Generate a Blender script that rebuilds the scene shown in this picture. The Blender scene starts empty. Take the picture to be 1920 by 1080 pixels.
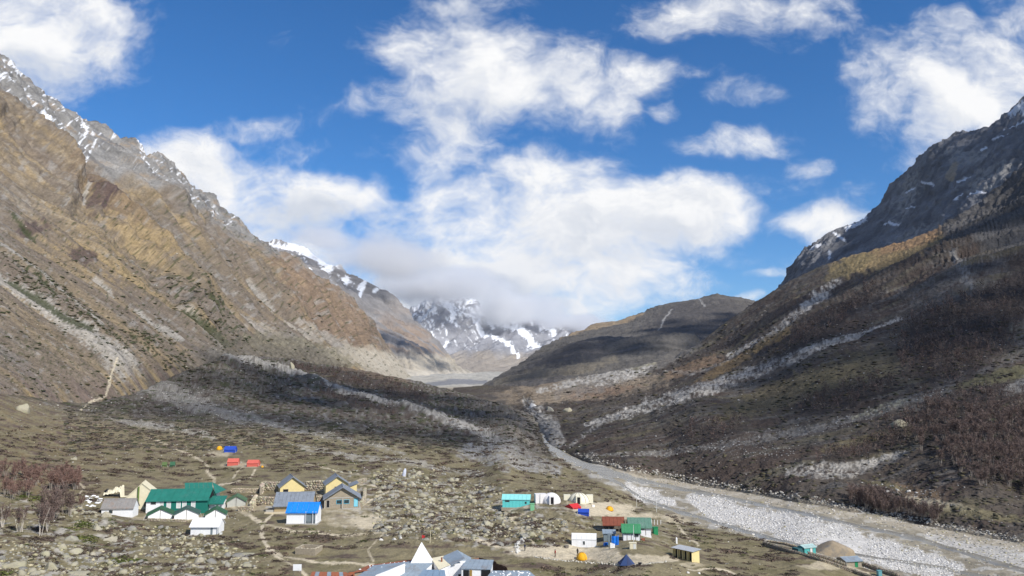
import bpy, math, random
import numpy as np

# ------------------------------------------------------------------ camera, sky, sun, exposure
SC = bpy.context.scene
COL = SC.collection
random.seed(7)
RNG = np.random.default_rng(11)

FPX = 1387.0                      # focal length in photograph pixels (1920 wide)
HOR = 715.0                       # image row of the eye-level horizon
CAM_H = 43.0
PITCH = math.atan((HOR - 540.0) / FPX)
CP, SP = math.cos(PITCH), math.sin(PITCH)

cam_data = bpy.data.cameras.new('camera')
cam = bpy.data.objects.new('camera', cam_data)
COL.objects.link(cam)
cam.location = (0, 0, CAM_H)
cam.rotation_euler = (math.pi / 2 + PITCH, 0, 0)
cam_data.sensor_width = 36.0
cam_data.lens = 36.0 * FPX / 1920.0
cam_data.clip_start = 1.0
cam_data.clip_end = 60000.0
SC.camera = cam

SC.view_settings.view_transform = 'Standard'
SC.view_settings.look = 'None'
SC.view_settings.exposure = 0.12
SC.view_settings.gamma = 1.0
SC.view_settings.use_curve_mapping = False
SC.cycles.use_denoising = True
SC.cycles.denoising_input_passes = 'RGB_ALBEDO_NORMAL'
SC.cycles.denoising_prefilter = 'ACCURATE'
SC.cycles.denoising_quality = 'HIGH'
SC.cycles.denoiser = 'OPENIMAGEDENOISE'
SC.cycles.use_adaptive_sampling = True
SC.cycles.adaptive_threshold = 0.01
SC.cycles.adaptive_min_samples = 12
SC.cycles.max_bounces = 7
SC.cycles.diffuse_bounces = 2
SC.cycles.glossy_bounces = 2
SC.cycles.volume_bounces = 4
SC.cycles.sample_clamp_indirect = 2.0
SC.cycles.transparent_max_bounces = 8

SUN_EL = math.radians(40.0)
SUN_AZ = math.radians(-46.0)      # angle of the sun from +X in the ground plane (behind-right of the viewer)
SUN_DIR = np.array([math.cos(SUN_EL) * math.cos(SUN_AZ), math.cos(SUN_EL) * math.sin(SUN_AZ), math.sin(SUN_EL)])
sun_data = bpy.data.lights.new('sun', 'SUN')
sun_data.energy = 5.0
sun_data.angle = math.radians(0.53)
sun_data.color = (1.0, 0.955, 0.88)
sun = bpy.data.objects.new('sun', sun_data)
COL.objects.link(sun)
sun.location = tuple(SUN_DIR * 3000)
from mathutils import Vector, Matrix
sun.rotation_euler = Vector(-SUN_DIR).to_track_quat('-Z', 'Y').to_euler()


def pix_dir(x, y):
    u = (np.asarray(x, float) - 960.0) / FPX
    v = (540.0 - np.asarray(y, float)) / FPX
    return u, CP - v * SP, SP + v * CP


def at(x, y, Y):
    """point at distance Y along the valley seen in the photograph at (x, y)"""
    u, dy, dz = pix_dir(x, y)
    t = np.asarray(Y, float) / dy
    return np.stack([u * t, np.asarray(Y, float) + 0 * t, CAM_H + dz * t], -1)


# ---- world: Nishita sky with fair-weather cumulus laid out by direction
world = bpy.data.worlds.new('World')
SC.world = world
world.use_nodes = True
WT = world.node_tree
WT.nodes.clear()


class NB:
    """small helper to write node maths as expressions"""
    def __init__(self, tree):
        self.t = tree

    def n(self, typ, **kw):
        nd = self.t.nodes.new(typ)
        for k, v in kw.items():
            setattr(nd, k, v)
        return nd

    def put(self, sock, val):
        if hasattr(val, 'is_output') or isinstance(val, bpy.types.NodeSocket):
            self.t.links.new(val, sock)
        else:
            sock.default_value = val

    def m(self, op, a, b=None, c=None, clamp=False):
        nd = self.n('ShaderNodeMath', operation=op, use_clamp=clamp)
        for i, q in enumerate((a, b, c)):
            if q is not None:
                self.put(nd.inputs[i], q)
        return nd.outputs[0]

    def step(self, x, a, b, o0=0.0, o1=1.0):
        nd = self.n('ShaderNodeMapRange', interpolation_type='SMOOTHSTEP')
        self.put(nd.inputs['Value'], x)
        self.put(nd.inputs['From Min'], a); self.put(nd.inputs['From Max'], b)
        self.put(nd.inputs['To Min'], o0); self.put(nd.inputs['To Max'], o1)
        return nd.outputs[0]

    def noise(self, vec, scale, detail=5, rough=0.55, lac=2.0, dist=0.0, dim='3D'):
        nd = self.n('ShaderNodeTexNoise', noise_dimensions=dim)
        nd.normalize = True
        if vec is not None:
            self.put(nd.inputs['Vector'], vec)
        nd.inputs['Scale'].default_value = scale
        nd.inputs['Detail'].default_value = detail
        nd.inputs['Roughness'].default_value = rough
        nd.inputs['Lacunarity'].default_value = lac
        nd.inputs['Distortion'].default_value = dist
        return nd

    def mix(self, f, a, b, blend='MIX'):
        nd = self.n('ShaderNodeMix', data_type='RGBA', blend_type=blend)
        self.put(nd.inputs[0], f)
        for i, q in ((6, a), (7, b)):
            if isinstance(q, tuple) and len(q) == 3:
                q = (*q, 1.0)
            self.put(nd.inputs[i], q)
        return nd.outputs[2]


# clouds in view: (pixel x, y, radius x, radius y, strength)
CLOUDS = [
    (70, 40, 185, 120, 1.0), (150, 80, 110, 75, .8),
    (345, 290, 75, 48, .95), (430, 350, 120, 62, 1.0), (570, 385, 150, 62, 1.0), (690, 355, 32, 24, .45), (600, 450, 170, 60, .9),
    (512, 233, 75, 19, .42), (600, 205, 40, 18, .3), (610, 275, 70, 14, .16), (640, 225, 45, 16, .2),
    (880, 25, 75, 55, .38), (860, 95, 130, 62, .62), (965, 165, 120, 68, .8), (765, 195, 110, 32, .42), (1080, 168, 75, 55, .55), (905, 255, 95, 62, .5), (830, 285, 70, 42, .6),
    (1160, 195, 42, 55, .6), (1210, 142, 75, 34, .75), (1285, 138, 70, 15, .5), (1050, 225, 100, 30, .5), (700, 205, 60, 22, .35),
    (1045, 325, 105, 68, 1.0), (870, 405, 120, 85, 1.0), (1010, 430, 260, 95, 1.45), (1190, 385, 190, 58, 1.0), (1340, 380, 70, 34, .65),
    (1090, 505, 230, 85, 1.3), (900, 520, 240, 100, 1.5), (740, 450, 130, 80, 1.05), (830, 565, 180, 55, 1.2), (1020, 575, 150, 50, 1.0), (1270, 475, 75, 32, .65), (1310, 430, 60, 18, .55), (1330, 405, 100, 30, .5), (960, 320, 110, 45, .75),
    (1310, 35, 115, 42, .7), (1440, 25, 150, 48, .75), (1430, 80, 45, 28, .45), (1240, 35, 55, 22, .4),
    (1400, 170, 62, 24, .6), (1245, 200, 18, 14, .3), (1385, 258, 95, 26, .68), (1510, 305, 30, 18, .3), (1290, 268, 25, 12, .3),
    (1720, 95, 110, 55, .6), (1800, 190, 165, 105, 1.0), (1700, 220, 85, 95, .7), (1870, 130, 110, 75, .62), (1640, 150, 65, 55, .5), (1775, 40, 62, 26, .6), (1745, 290, 80, 45, .9), (1900, 60, 60, 40, .3),
    (1555, 408, 95, 30, .95), (1605, 375, 75, 30, .4), (1450, 505, 52, 11, .5), (1420, 555, 22, 10, .5), (1290, 535, 70, 9, .4), (1465, 350, 40, 18, .2), (1400, 480, 70, 12, .16),
    (255, 8, 45, 16, .35), (240, 140, 40, 20, .2),
]

# broad grey undersides of the thick clouds: (pixel x, y, radius x, radius y, strength)
GREYS = [(60, 150, 200, 60, .8), (180, 110, 60, 40, .4), (560, 415, 190, 50, .75), (690, 490, 170, 110, .75), (850, 590, 240, 90, .7), (860, 215, 150, 45, .55),
         (1000, 240, 130, 35, .4), (1270, 440, 140, 40, .4), (1090, 470, 130, 45, .35), (1610, 375, 80, 34, .8), (1720, 270, 90, 70, .35), (900, 20, 70, 45, .4), (1430, 60, 110, 25, .35), (960, 500, 170, 60, .3)]

w = NB(WT)
tc = w.n('ShaderNodeTexCoord')
sep = w.n('ShaderNodeSeparateXYZ'); w.put(sep.inputs[0], tc.outputs['Generated'])
yy = w.m('MAXIMUM', w.m('ABSOLUTE', sep.outputs[1]), .12)
U = w.m('DIVIDE', sep.outputs[0], yy)
V = w.m('DIVIDE', sep.outputs[2], yy)
cmb = w.n('ShaderNodeCombineXYZ'); w.put(cmb.inputs[0], U); w.put(cmb.inputs[1], V); cmb.inputs[2].default_value = 0.37
w1 = w.noise(cmb.outputs[0], 6.0, 3, .6)
wv = w.n('ShaderNodeVectorMath', operation='MULTIPLY_ADD')
w.put(wv.inputs[0], w1.outputs['Color']); wv.inputs[1].default_value = (.11, .085, 0)
off = w.n('ShaderNodeVectorMath', operation='SUBTRACT'); w.put(off.inputs[0], cmb.outputs[0]); off.inputs[1].default_value = (.055, .0425, 0)
w.put(wv.inputs[2], off.outputs[0])


def blobs(lst, grow):
    field = None
    for (cx, cy, rx, ry, st) in lst:
        du, dy, dz = pix_dir(cx, cy)
        cu, cv, k = float(du / dy), float(dz / dy), float(dy)
        ku, kv = FPX * k / (rx * grow), FPX * k / (ry * grow)
        a = w.n('ShaderNodeVectorMath', operation='MULTIPLY_ADD')
        w.put(a.inputs[0], wv.outputs[0]); a.inputs[1].default_value = (ku, kv, 0); a.inputs[2].default_value = (-cu * ku, -cv * kv, 0)
        d = w.n('ShaderNodeVectorMath', operation='DOT_PRODUCT')
        w.put(d.inputs[0], a.outputs[0]); w.put(d.inputs[1], a.outputs[0])
        e = w.m('MULTIPLY_ADD', d.outputs['Value'], -st, st)
        field = e if field is None else w.m('SMOOTH_MAX', field, e, .25)
    return field


inb = w.m('MAXIMUM', blobs(CLOUDS, 1.25), -.6)
grey = blobs(GREYS, 1.2)
# beyond the picture the same sort of sky goes on
far_n = w.noise(cmb.outputs[0], 2.3, 3, .5)
far_f = w.m('MULTIPLY', w.m('SUBTRACT', far_n.outputs[0], .52), 6.0)
outw = w.m('MAXIMUM', w.step(w.m('ABSOLUTE', U), .72, .95), w.step(V, .56, .72))
base = w.m('ADD', w.m('MULTIPLY', inb, w.m('SUBTRACT', 1.0, outw)), w.m('MULTIPLY', far_f, outw))
strt = w.n('ShaderNodeVectorMath', operation='MULTIPLY'); w.put(strt.inputs[0], wv.outputs[0]); strt.inputs[1].default_value = (.8, 1.15, 1)
n1 = w.noise(strt.outputs[0], 9.5, 9, .63)
off2 = w.n('ShaderNodeVectorMath', operation='ADD'); w.put(off2.inputs[0], strt.outputs[0]); off2.inputs[1].default_value = (.018, .03, 0)
n1b = w.noise(off2.outputs[0], 9.5, 5, .56)
fine = w.m('SUBTRACT', n1.outputs[0], .5)
n3 = w.noise(strt.outputs[0], 3.6, 3, .5)
f0 = w.m('MULTIPLY_ADD', fine, 3.7, w.m('MULTIPLY_ADD', w.m('SUBTRACT', n3.outputs[0], .5), 1.3, w.m('MULTIPLY', base, .95)))
dens = w.m('POWER', w.step(f0, -.3, 1.15), 1.25)
thick = w.step(f0, .2, 1.7)
puff = w.step(w.m('SUBTRACT', n1b.outputs[0], n1.outputs[0]), -.10, .13)
gsum = w.m('ADD', w.step(grey, -.1, 1.0, 0.0, .62), w.m('MULTIPLY', w.m('MULTIPLY', puff, thick), .62))
shade = w.m('MINIMUM', w.m('MULTIPLY', gsum, w.m('MULTIPLY_ADD', thick, .5, .5)), 1.0)
ccol = w.mix(shade, (.99, .99, .99), (.43, .505, .64))
sky = w.n('ShaderNodeTexSky', sky_type='NISHITA')
sky.sun_disc = False
sky.sun_elevation = SUN_EL
sky.sun_rotation = math.pi / 2 - SUN_AZ
sky.altitude = 0
sky.air_density = 1.0
sky.dust_density = 0.0
sky.ozone_density = 10.0
hs = w.n('ShaderNodeHueSaturation'); hs.inputs['Saturation'].default_value = 1.13; w.put(hs.inputs['Color'], sky.outputs[0])
b1 = w.n('ShaderNodeBackground'); w.put(b1.inputs[0], hs.outputs[0]); b1.inputs[1].default_value = 0.118
b2 = w.n('ShaderNodeBackground'); w.put(b2.inputs[0], ccol); b2.inputs[1].default_value = 0.93
up = w.step(sep.outputs[2], -.02, .02)
mx = w.n('ShaderNodeMixShader'); w.put(mx.inputs[0], w.m('MULTIPLY', dens, up))
WT.links.new(b1.outputs[0], mx.inputs[1]); WT.links.new(b2.outputs[0], mx.inputs[2])
wo = w.n('ShaderNodeOutputWorld'); WT.links.new(mx.outputs[0], wo.inputs[0])
world.cycles.sampling_method = 'MANUAL'
world.cycles.sample_map_resolution = 512

# ------------------------------------------------------------------ noise and small geometry helpers
_PERM = np.random.default_rng(5).permutation(4096).astype(np.int64)
_GA = np.random.default_rng(6).uniform(0, 2 * math.pi, 4096)
_GX, _GY = np.cos(_GA), np.sin(_GA)


def perlin(x, y, seed=0):
    x = np.asarray(x, float); y = np.asarray(y, float)
    xi = np.floor(x).astype(np.int64); yi = np.floor(y).astype(np.int64)
    xf = x - xi; yf = y - yi
    def h(a, b):
        return _PERM[(_PERM[(a + seed * 131) & 4095] + b) & 4095]
    def gdot(a, b, dx, dy):
        k = h(a, b)
        return _GX[k] * dx + _GY[k] * dy
    u = xf * xf * xf * (xf * (xf * 6 - 15) + 10)
    v = yf * yf * yf * (yf * (yf * 6 - 15) + 10)
    n00 = gdot(xi, yi, xf, yf); n10 = gdot(xi + 1, yi, xf - 1, yf)
    n01 = gdot(xi, yi + 1, xf, yf - 1); n11 = gdot(xi + 1, yi + 1, xf - 1, yf - 1)
    a = n00 + u * (n10 - n00); b = n01 + u * (n11 - n01)
    return (a + v * (b - a)) * 1.5


def fbm(x, y, octv=5, seed=0, gain=.5, lac=2.03):
    s = 0; a = 1.0; t = 0; f = 1.0
    for i in range(octv):
        s = s + a * perlin(x * f + 17.3 * i, y * f - 9.1 * i, seed + i); t += a
        a *= gain; f *= lac
    return s / t * 1.25


def ridged(x, y, octv=5, seed=0, gain=.55, lac=2.07):
    s = 0; a = 1.0; t = 0; f = 1.0
    for i in range(octv):
        n = 1 - np.abs(perlin(x * f + 7.7 * i, y * f + 3.3 * i, seed + i)) * 1.6
        s = s + a * n; t += a
        a *= gain; f *= lac
    return s / t


def sstep(x, a, b):
    t = np.clip((x - a) / (b - a), 0, 1)
    return t * t * (3 - 2 * t)


def mixc(c, col, m):
    m = np.clip(m, 0, 1)[..., None]
    return c * (1 - m) + np.asarray(col, float) * m


def stroke(px, py, pts):
    """distance in photograph pixels to a polyline [(x, y[, w])...] and the half-width there"""
    best = np.full(px.shape, 1e9); wid = np.ones(px.shape)
    for p, q in zip(pts[:-1], pts[1:]):
        ax, ay = p[0], p[1]; bx, by = q[0], q[1]
        wa = p[2] if len(p) > 2 else 1.0; wb = q[2] if len(q) > 2 else wa
        dx, dy = bx - ax, by - ay
        t = np.clip(((px - ax) * dx + (py - ay) * dy) / (dx * dx + dy * dy + 1e-9), 0, 1)
        d = np.hypot(px - ax - t * dx, py - ay - t * dy)
        k = d < best
        best = np.where(k, d, best); wid = np.where(k, wa + (wb - wa) * t, wid)
    return best, wid


def band(px, py, pts, jag=0.0, seed=3, js=9.0):
    """soft mask of a painted streak whose width is given per point"""
    d, wd = stroke(px, py, pts)
    wd = wd * (1 + .45 * fbm(px / 38 + seed, py / 24, 2, seed + 40))
    if jag:
        d = d + jag * wd * fbm(px / js, py / js * 1.6, 3, seed)
    return 1 - sstep(d / wd, .6, 1.15)


def blob(px, py, cx, cy, rx, ry, ang=0.0, jag=.35, seed=2, js=14.0):
    c, s_ = math.cos(math.radians(ang)), math.sin(math.radians(ang))
    dx, dy = px - cx, py - cy
    d = np.hypot((dx * c + dy * s_) / rx, (-dx * s_ + dy * c) / ry)
    d = d + jag * fbm(px / js, py / js * 1.4, 3, seed)
    return 1 - sstep(d, .75, 1.1)


def line_at(pts, x):
    p = np.array(pts, float)
    return np.interp(x, p[:, 0], p[:, 1])


class TPS:
    def __init__(self, pts, smooth=1e-4):
        p = np.array(pts, float)
        self.q = p[:, :2] / 400.0
        v = np.log(p[:, 2])
        n = len(p)
        d = np.linalg.norm(self.q[:, None] - self.q[None], axis=-1)
        K = np.where(d > 0, d * d * np.log(d + 1e-12), 0) + np.eye(n) * smooth
        P = np.c_[np.ones(n), self.q]
        A = np.block([[K, P], [P.T, np.zeros((3, 3))]])
        s = np.linalg.solve(A, np.r_[v, np.zeros(3)])
        self.w, self.a = s[:n], s[n:]

    def __call__(self, x, y):
        sh = np.shape(x)
        x = np.ravel(x) / 400.0; y = np.ravel(y) / 400.0
        out = self.a[0] + self.a[1] * x + self.a[2] * y
        for (qx, qy), w_ in zip(self.q, self.w):
            r2 = (x - qx) ** 2 + (y - qy) ** 2
            out = out + w_ * .5 * r2 * np.log(r2 + 1e-12)
        return np.exp(out).reshape(sh)


def make_mesh(name, verts, faces, mat=None, smooth=False):
    """verts (n,3), faces (m,3|4) int array -> mesh, fast"""
    me = bpy.data.meshes.new(name)
    verts = np.ascontiguousarray(verts, np.float32); faces = np.ascontiguousarray(faces, np.int32)
    k = faces.shape[1]
    me.vertices.add(len(verts)); me.vertices.foreach_set('co', verts.ravel())
    me.loops.add(faces.size); me.loops.foreach_set('vertex_index', faces.ravel())
    me.polygons.add(len(faces))
    me.polygons.foreach_set('loop_start', np.arange(0, faces.size, k, dtype=np.int32))
    me.polygons.foreach_set('loop_total', np.full(len(faces), k, np.int32))
    if smooth:
        me.polygons.foreach_set('use_smooth', np.ones(len(faces), bool))
    me.update(calc_edges=True)
    if mat is not None:
        me.materials.append(mat)
    return me


def set_col(me, cols, name='Col'):
    at_ = me.attributes.new(name, 'FLOAT_COLOR', 'POINT')
    c = np.ones((len(cols), 4), np.float32); c[:, :3] = cols
    at_.data.foreach_set('color', c.ravel())


def link(name, me, parent=None, **props):
    o = bpy.data.objects.new(name, me)
    COL.objects.link(o)
    if parent is not None:
        o.parent = parent
    for k, v in props.items():
        o[k] = v
    return o


# ------------------------------------------------------------------ ground materials
def ground_material(name, bumps, vary=.35, tint=None, rough=.92, spec=.12):
    """vertex colour of the ground cover, broken up by grain, with relief at several scales (metres)"""
    mt = bpy.data.materials.new(name); mt.use_nodes = True
    t = mt.node_tree; t.nodes.clear(); n = NB(t)
    geo = n.n('ShaderNodeNewGeometry')
    col = n.n('ShaderNodeAttribute'); col.attribute_name = 'Col'
    c = col.outputs['Color']
    bsdf = n.n('ShaderNodeBsdfPrincipled')
    nrm = None
    for i, (size, strength) in enumerate(bumps):
        tx = n.noise(geo.outputs['Position'], 1.0 / size, 4, .62)
        k = n.m('MULTIPLY_ADD', n.m('SUBTRACT', tx.outputs[0], .5), vary * 2.6, 1.0)
        cc = n.n('ShaderNodeVectorMath', operation='SCALE'); n.put(cc.inputs[0], c); n.put(cc.inputs['Scale'], n.m('MAXIMUM', k, .12))
        c = cc.outputs[0]
        bp = n.n('ShaderNodeBump'); bp.inputs['Strength'].default_value = strength; bp.inputs['Distance'].default_value = size * .5
        n.put(bp.inputs['Height'], tx.outputs[0])
        if nrm is not None:
            n.put(bp.inputs['Normal'], nrm)
        nrm = bp.outputs[0]
    n.put(bsdf.inputs['Base Color'], c)
    bsdf.inputs['Roughness'].default_value = rough
    bsdf.inputs['Specular IOR Level'].default_value = spec
    n.put(bsdf.inputs['Normal'], nrm)
    out = n.n('ShaderNodeOutputMaterial'); t.links.new(bsdf.outputs[0], out.inputs[0])
    return mt


M_GROUND = ground_material('ground_cover', [(2.6, .55), (.55, .5)], .34)
M_SLOPE = ground_material('mountain_cover', [(16.0, .7), (4.5, .8)], .36)
M_ROCKY = ground_material('mountain_rock', [(40.0, .6), (11.0, .7)], .30)
M_FAR = ground_material('far_mountain_rock', [(170.0, .5), (45.0, .6)], .22)

# ------------------------------------------------------------------ terrain sheets
SHEETS = {}


class Sheet:
    """one piece of terrain: a grid of points from a lower line up to its crest, and down again behind it"""
    def __init__(self, name, x0, x1, dx, nrow, top, bot, depth, relief, colour, mat, back=(.5, 10, .9)):
        xs = np.arange(x0, x1 + dx, dx, dtype=float)
        ty = line_at(top, xs); by = line_at(bot, xs)
        tt = np.linspace(0, 1, nrow)[:, None]
        PX = np.repeat(xs[None], nrow, 0)
        PY = by[None] + (ty - by)[None] * tt
        Yd = depth(PX, PY)
        lo = (np.diff(Yd, axis=0) <= 0).mean()
        Yd = np.maximum.accumulate(Yd, axis=0) + np.linspace(0, .5, nrow)[:, None]
        P = at(PX, PY, Yd)
        self.xs, self.by, self.ty, self.nrow = xs, by, ty, nrow
        # normals of the smooth surface
        gu = np.gradient(P, axis=1); gv = np.gradient(P, axis=0)
        N = np.cross(gu, gv); N /= np.linalg.norm(N, axis=-1, keepdims=True) + 1e-9
        N[N[..., 2] < 0] *= -1
        D = relief(PX, PY, P, N)
        P = P + D
        self.P = P; self.PX = PX; self.PY = PY; self.N = N
        gu = np.gradient(P, axis=1); gv = np.gradient(P, axis=0)
        N2 = np.cross(gu, gv); N2 /= np.linalg.norm(N2, axis=-1, keepdims=True) + 1e-9
        N2[N2[..., 2] < 0] *= -1
        C = colour(PX, PY, P, N2)
        self.C = C
        # the far side of the crest
        reach, nb, drop = back
        sk = P[:1].copy(); sk[..., 2] -= .05 * sk[..., 1]; sk[..., :2] *= 1.02
        rows = [sk, P]; crow = [C[:1], C]
        crest = P[-1]; r = np.linalg.norm(crest[:, :2], axis=1, keepdims=True)
        d = crest[:, :2] / r
        for k in range(1, nb + 1):
            s = (k / nb) ** 1.5 * reach * r
            q = crest.copy(); q[:, :2] += d * s
            q[:, 2:] -= drop * s + 4e-4 * r * k
            rows.append(q[None]); crow.append(C[-1:])
        A = np.concatenate(rows, 0); CC = np.concatenate(crow, 0)
        nr, nc = A.shape[:2]
        idx = np.arange(nr * nc).reshape(nr, nc)
        f = np.stack([idx[:-1, :-1], idx[:-1, 1:], idx[1:, 1:], idx[1:, :-1]], -1).reshape(-1, 4)
        me = make_mesh(name, A.reshape(-1, 3), f, mat, smooth=True)
        set_col(me, np.clip(CC.reshape(-1, 3), .005, .95))
        self.obj = link(name, me, kind='structure')
        SHEETS[name] = self
        print('SHEET', name, A.shape, 'nonmono', round(float(lo), 4), 'Y', Yd.min().round(), Yd.max().round())

    def ground(self, x, y):
        """ground point seen at photograph pixel (x, y)"""
        x = np.asarray(x, float); y = np.asarray(y, float)
        fx = np.clip((x - self.xs[0]) / (self.xs[1] - self.xs[0]), 0, len(self.xs) - 1.001)
        b = np.interp(x, self.xs, self.by); t = np.interp(x, self.xs, self.ty)
        fy = np.clip((y - b) / (t - b), 0, .9999) * (self.nrow - 1)
        i = fx.astype(int); j = fy.astype(int); a = (fx - i)[..., None]; c = (fy - j)[..., None]
        G = self.P
        return (G[j, i] * (1 - a) + G[j, i + 1] * a) * (1 - c) + (G[j + 1, i] * (1 - a) + G[j + 1, i + 1] * a) * c


# ---- shared ground-cover colours (albedo)
TAN = np.array((.248, .188, .112)); GOLD = np.array((.35, .255, .128)); BROWN = np.array((.150, .108, .072)); RUST = np.array((.19, .134, .092))
GREY = np.array((.26, .25, .235)); PALE = np.array((.48, .45, .40)); DARKG = np.array((.10, .10, .10)); JUN = np.array((.045, .052, .022))
HEATH = np.array((.085, .062, .050)); OLIVE = np.array((.15, .13, .068)); SAND = np.array((.50, .43, .31)); SNOW = np.array((.86, .88, .92)); BIRCH = np.array((.060, .048, .042))


# ================= valley floor: village terrace, left foot slopes, dark terrace, river bed
VF_TOP = [(-320, 690), (0, 738), (150, 757), (240, 742), (330, 705), (420, 666), (540, 672), (650, 690), (770, 712), (860, 735), (930, 753), (985, 772), (1008, 788), (1022, 808), (1034, 832), (1060, 848),
          (1110, 866), (1180, 884), (1300, 906), (1400, 922), (1500, 940), (1600, 958), (1700, 976), (1800, 996), (1920, 1018), (2240, 1072)]
VF_BOT = [(-320, 1190), (2240, 1190)]


def terr(y):
    return 72471.0 / (y - 645.65)


vf_pts = []
for x, prof in ((-320, ((1180, 110), (1080, 140), (1000, 165), (930, 200), (860, 245), (800, 290))), (0, ((1180, 118), (1080, 150), (1000, 180), (930, 220), (860, 277), (800, 345))),
                (200, ((1180, 132), (1080, 163), (1000, 200), (930, 246), (860, 322), (800, 420)))):
    for y, Y in prof:
        vf_pts.append((x, y, Y))
for x in (450, 700, 950):
    for y in (1180, 1080, 1000, 930, 870):
        vf_pts.append((x, y, terr(y)))
for x, y, Y in [(0, 738, 430), (-320, 690, 380), (150, 757, 500), (240, 742, 560), (330, 705, 700), (420, 666, 900), (540, 672, 1250), (650, 690, 1350), (770, 712, 1330), (860, 735, 1230), (930, 753, 1100), (985, 772, 950),
                (330, 770, 520), (450, 800, 470), (600, 810, 455), (600, 740, 800), (750, 780, 640), (850, 815, 520), (900, 850, 420), (960, 800, 640), (980, 860, 420), (1005, 820, 660), (1034, 832, 600),
                (1110, 866, 480), (1180, 884, 425), (1500, 940, 325), (1700, 976, 283), (1920, 1018, 240), (2240, 1072, 205),
                (1080, 882, 420), (1200, 940, 316), (1300, 972, 277), (1450, 1010, 240), (1600, 1050, 212), (1680, 1085, 195), (1920, 1100, 187), (1800, 1180, 155), (2240, 1180, 150),
                (1100, 930, 258), (1100, 1000, 206), (1100, 1080, 168), (1200, 990, 214), (1300, 1050, 184), (1400, 1090, 166), (1300, 1180, 140), (1550, 1180, 145), (1500, 1060, 190), (1050, 1180, 136), (1020, 900, 300)]:
    vf_pts.append((x, y, Y))
vf_depth = TPS(vf_pts, 3e-4)

# flat pads (pixel polygons) where the ground is trodden smooth
PADS = [(1090, 1040, 190, 24), (1130, 955, 70, 16), (1290, 1000, 60, 14), (640, 960, 90, 30), (330, 965, 120, 16)]


def river_mask(px, py):
    """1 on the water and gravel of the river bed"""
    lft = [(1010, 800), (1020, 828), (1050, 862), (1085, 884), (1150, 915), (1205, 945), (1260, 965), (1330, 988), (1420, 1012), (1520, 1040), (1610, 1062), (1690, 1090), (1800, 1150), (1900, 1200)]
    yl = line_at(lft, px)
    return sstep(px, 990, 1030) * (1 - sstep(py - yl + 5 * fbm(px / 22, py / 14, 4, 4) + 5 * fbm(px / 70, py / 60, 2, 6), -4, 5))


def vf_relief(px, py, P, N):
    X, Y = P[..., 0], P[..., 1]
    r = river_mask(px, py)
    h = 1.1 * fbm(X / 30, Y / 30, 3, 21) + .45 * fbm(X / 7, Y / 7, 3, 22)
    far = sstep(Y, 330, 800)
    h = h * (1 + 3.5 * far) + far * 5.0 * (ridged(X / 90, Y / 90, 4, 23) - .6)
    # boulder fields are lumpy
    lump = blob(px, py, 830, 960, 260, 75, 8) + blob(px, py, 200, 1040, 300, 90, 15)
    h = h + np.clip(lump, 0, 1) * .5 * ridged(X / 5, Y / 5, 3, 24)
    # debris-flow levees on the dark terrace
    d, wd = stroke(px, py, [(420, 668, 8), (540, 694, 9), (640, 735, 12), (740, 762, 14), (850, 800, 18), (900, 830, 20)])
    h = h + 5.0 * (1 - sstep(d / wd, 0, 1.3)) * sstep(Y, 380, 600)
    # steep face dropping to the gorge
    flat = np.zeros_like(h)
    for cx, cy, rx, ry in PADS:
        flat = np.maximum(flat, 1 - sstep(np.hypot((px - cx) / rx, (py - cy) / ry), .8, 1.3))
    h = h * (1 - .85 * flat) * (1 - r) + r * .3 * fbm(X / 9, Y / 9, 3, 25)
    edge = 1 - sstep(py - line_at(VF_TOP, px), 0, 10)
    D = np.zeros(P.shape); D[..., 2] = h * (1 - .5 * edge)
    return D


PATHS = [  # foot paths of pale sand: (x, y, half-width)
    [(280, 820, 1.5), (330, 842, 1.6), (372, 858, 2.0), (392, 876, 2.4), (388, 886, 2.4), (402, 896, 2.6), (400, 912, 2.6), (412, 922, 2.0)],
    [(400, 912, 1.8), (440, 905, 1.8), (470, 893, 1.8), (480, 880, 1.6)], [(437, 893, 1.3), (456, 876, 1.3)],
    [(430, 948, 3.5), (470, 968, 4.0), (492, 985, 4.0), (490, 1002, 4.5), (498, 1022, 4.5), (512, 1034, 4), (530, 1040, 2.5), (620, 1054, 2.5), (700, 1058, 2)],
    [(492, 985, 2.2), (560, 996, 2.2), (640, 1000, 2.4), (720, 1000, 1.6)], [(492, 983, 2), (512, 964, 2)],
    [(498, 1030, 2.5), (560, 1066, 3.0), (580, 1080, 3)], [(700, 1052, 2.2), (690, 1030, 1.6), (720, 1000, 1.4)],
    [(946, 958, 3.0), (960, 975, 3.2), (985, 1000, 2.4), (1000, 1018, 2.5)], [(960, 975, 1.6), (985, 962, 1.6)],
    [(860, 1012, 2.5), (930, 1026, 3.0), (985, 1030, 3)], [(1270, 985, 2.2), (1290, 1008, 2.2), (1310, 1022, 2)],
    [(152, 768, 2.0), (168, 755, 2.2), (198, 742, 2.4), (204, 720, 2.6), (212, 690, 2.2), (216, 676, 1.6)],
    [(0, 655, 1.2), (60, 660, 1.5), (140, 662, 1.8), (215, 664, 1.8)],
    [(640, 903, 1.2), (760, 925, 1.0)], [(570, 870, .9), (680, 892, .9)], [(670, 955, 1.4), (700, 936, 1.4), (730, 925, 1.2)],
    [(1495, 1035, 3.0), (1560, 1058, 3), (1640, 1085, 3)], [(1290, 1072, 2), (1350, 1068, 3), (1380, 1075, 2)],
    [(150, 905, 1.6), (158, 912, 2.2), (148, 928, 2.2)],
]


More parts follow.
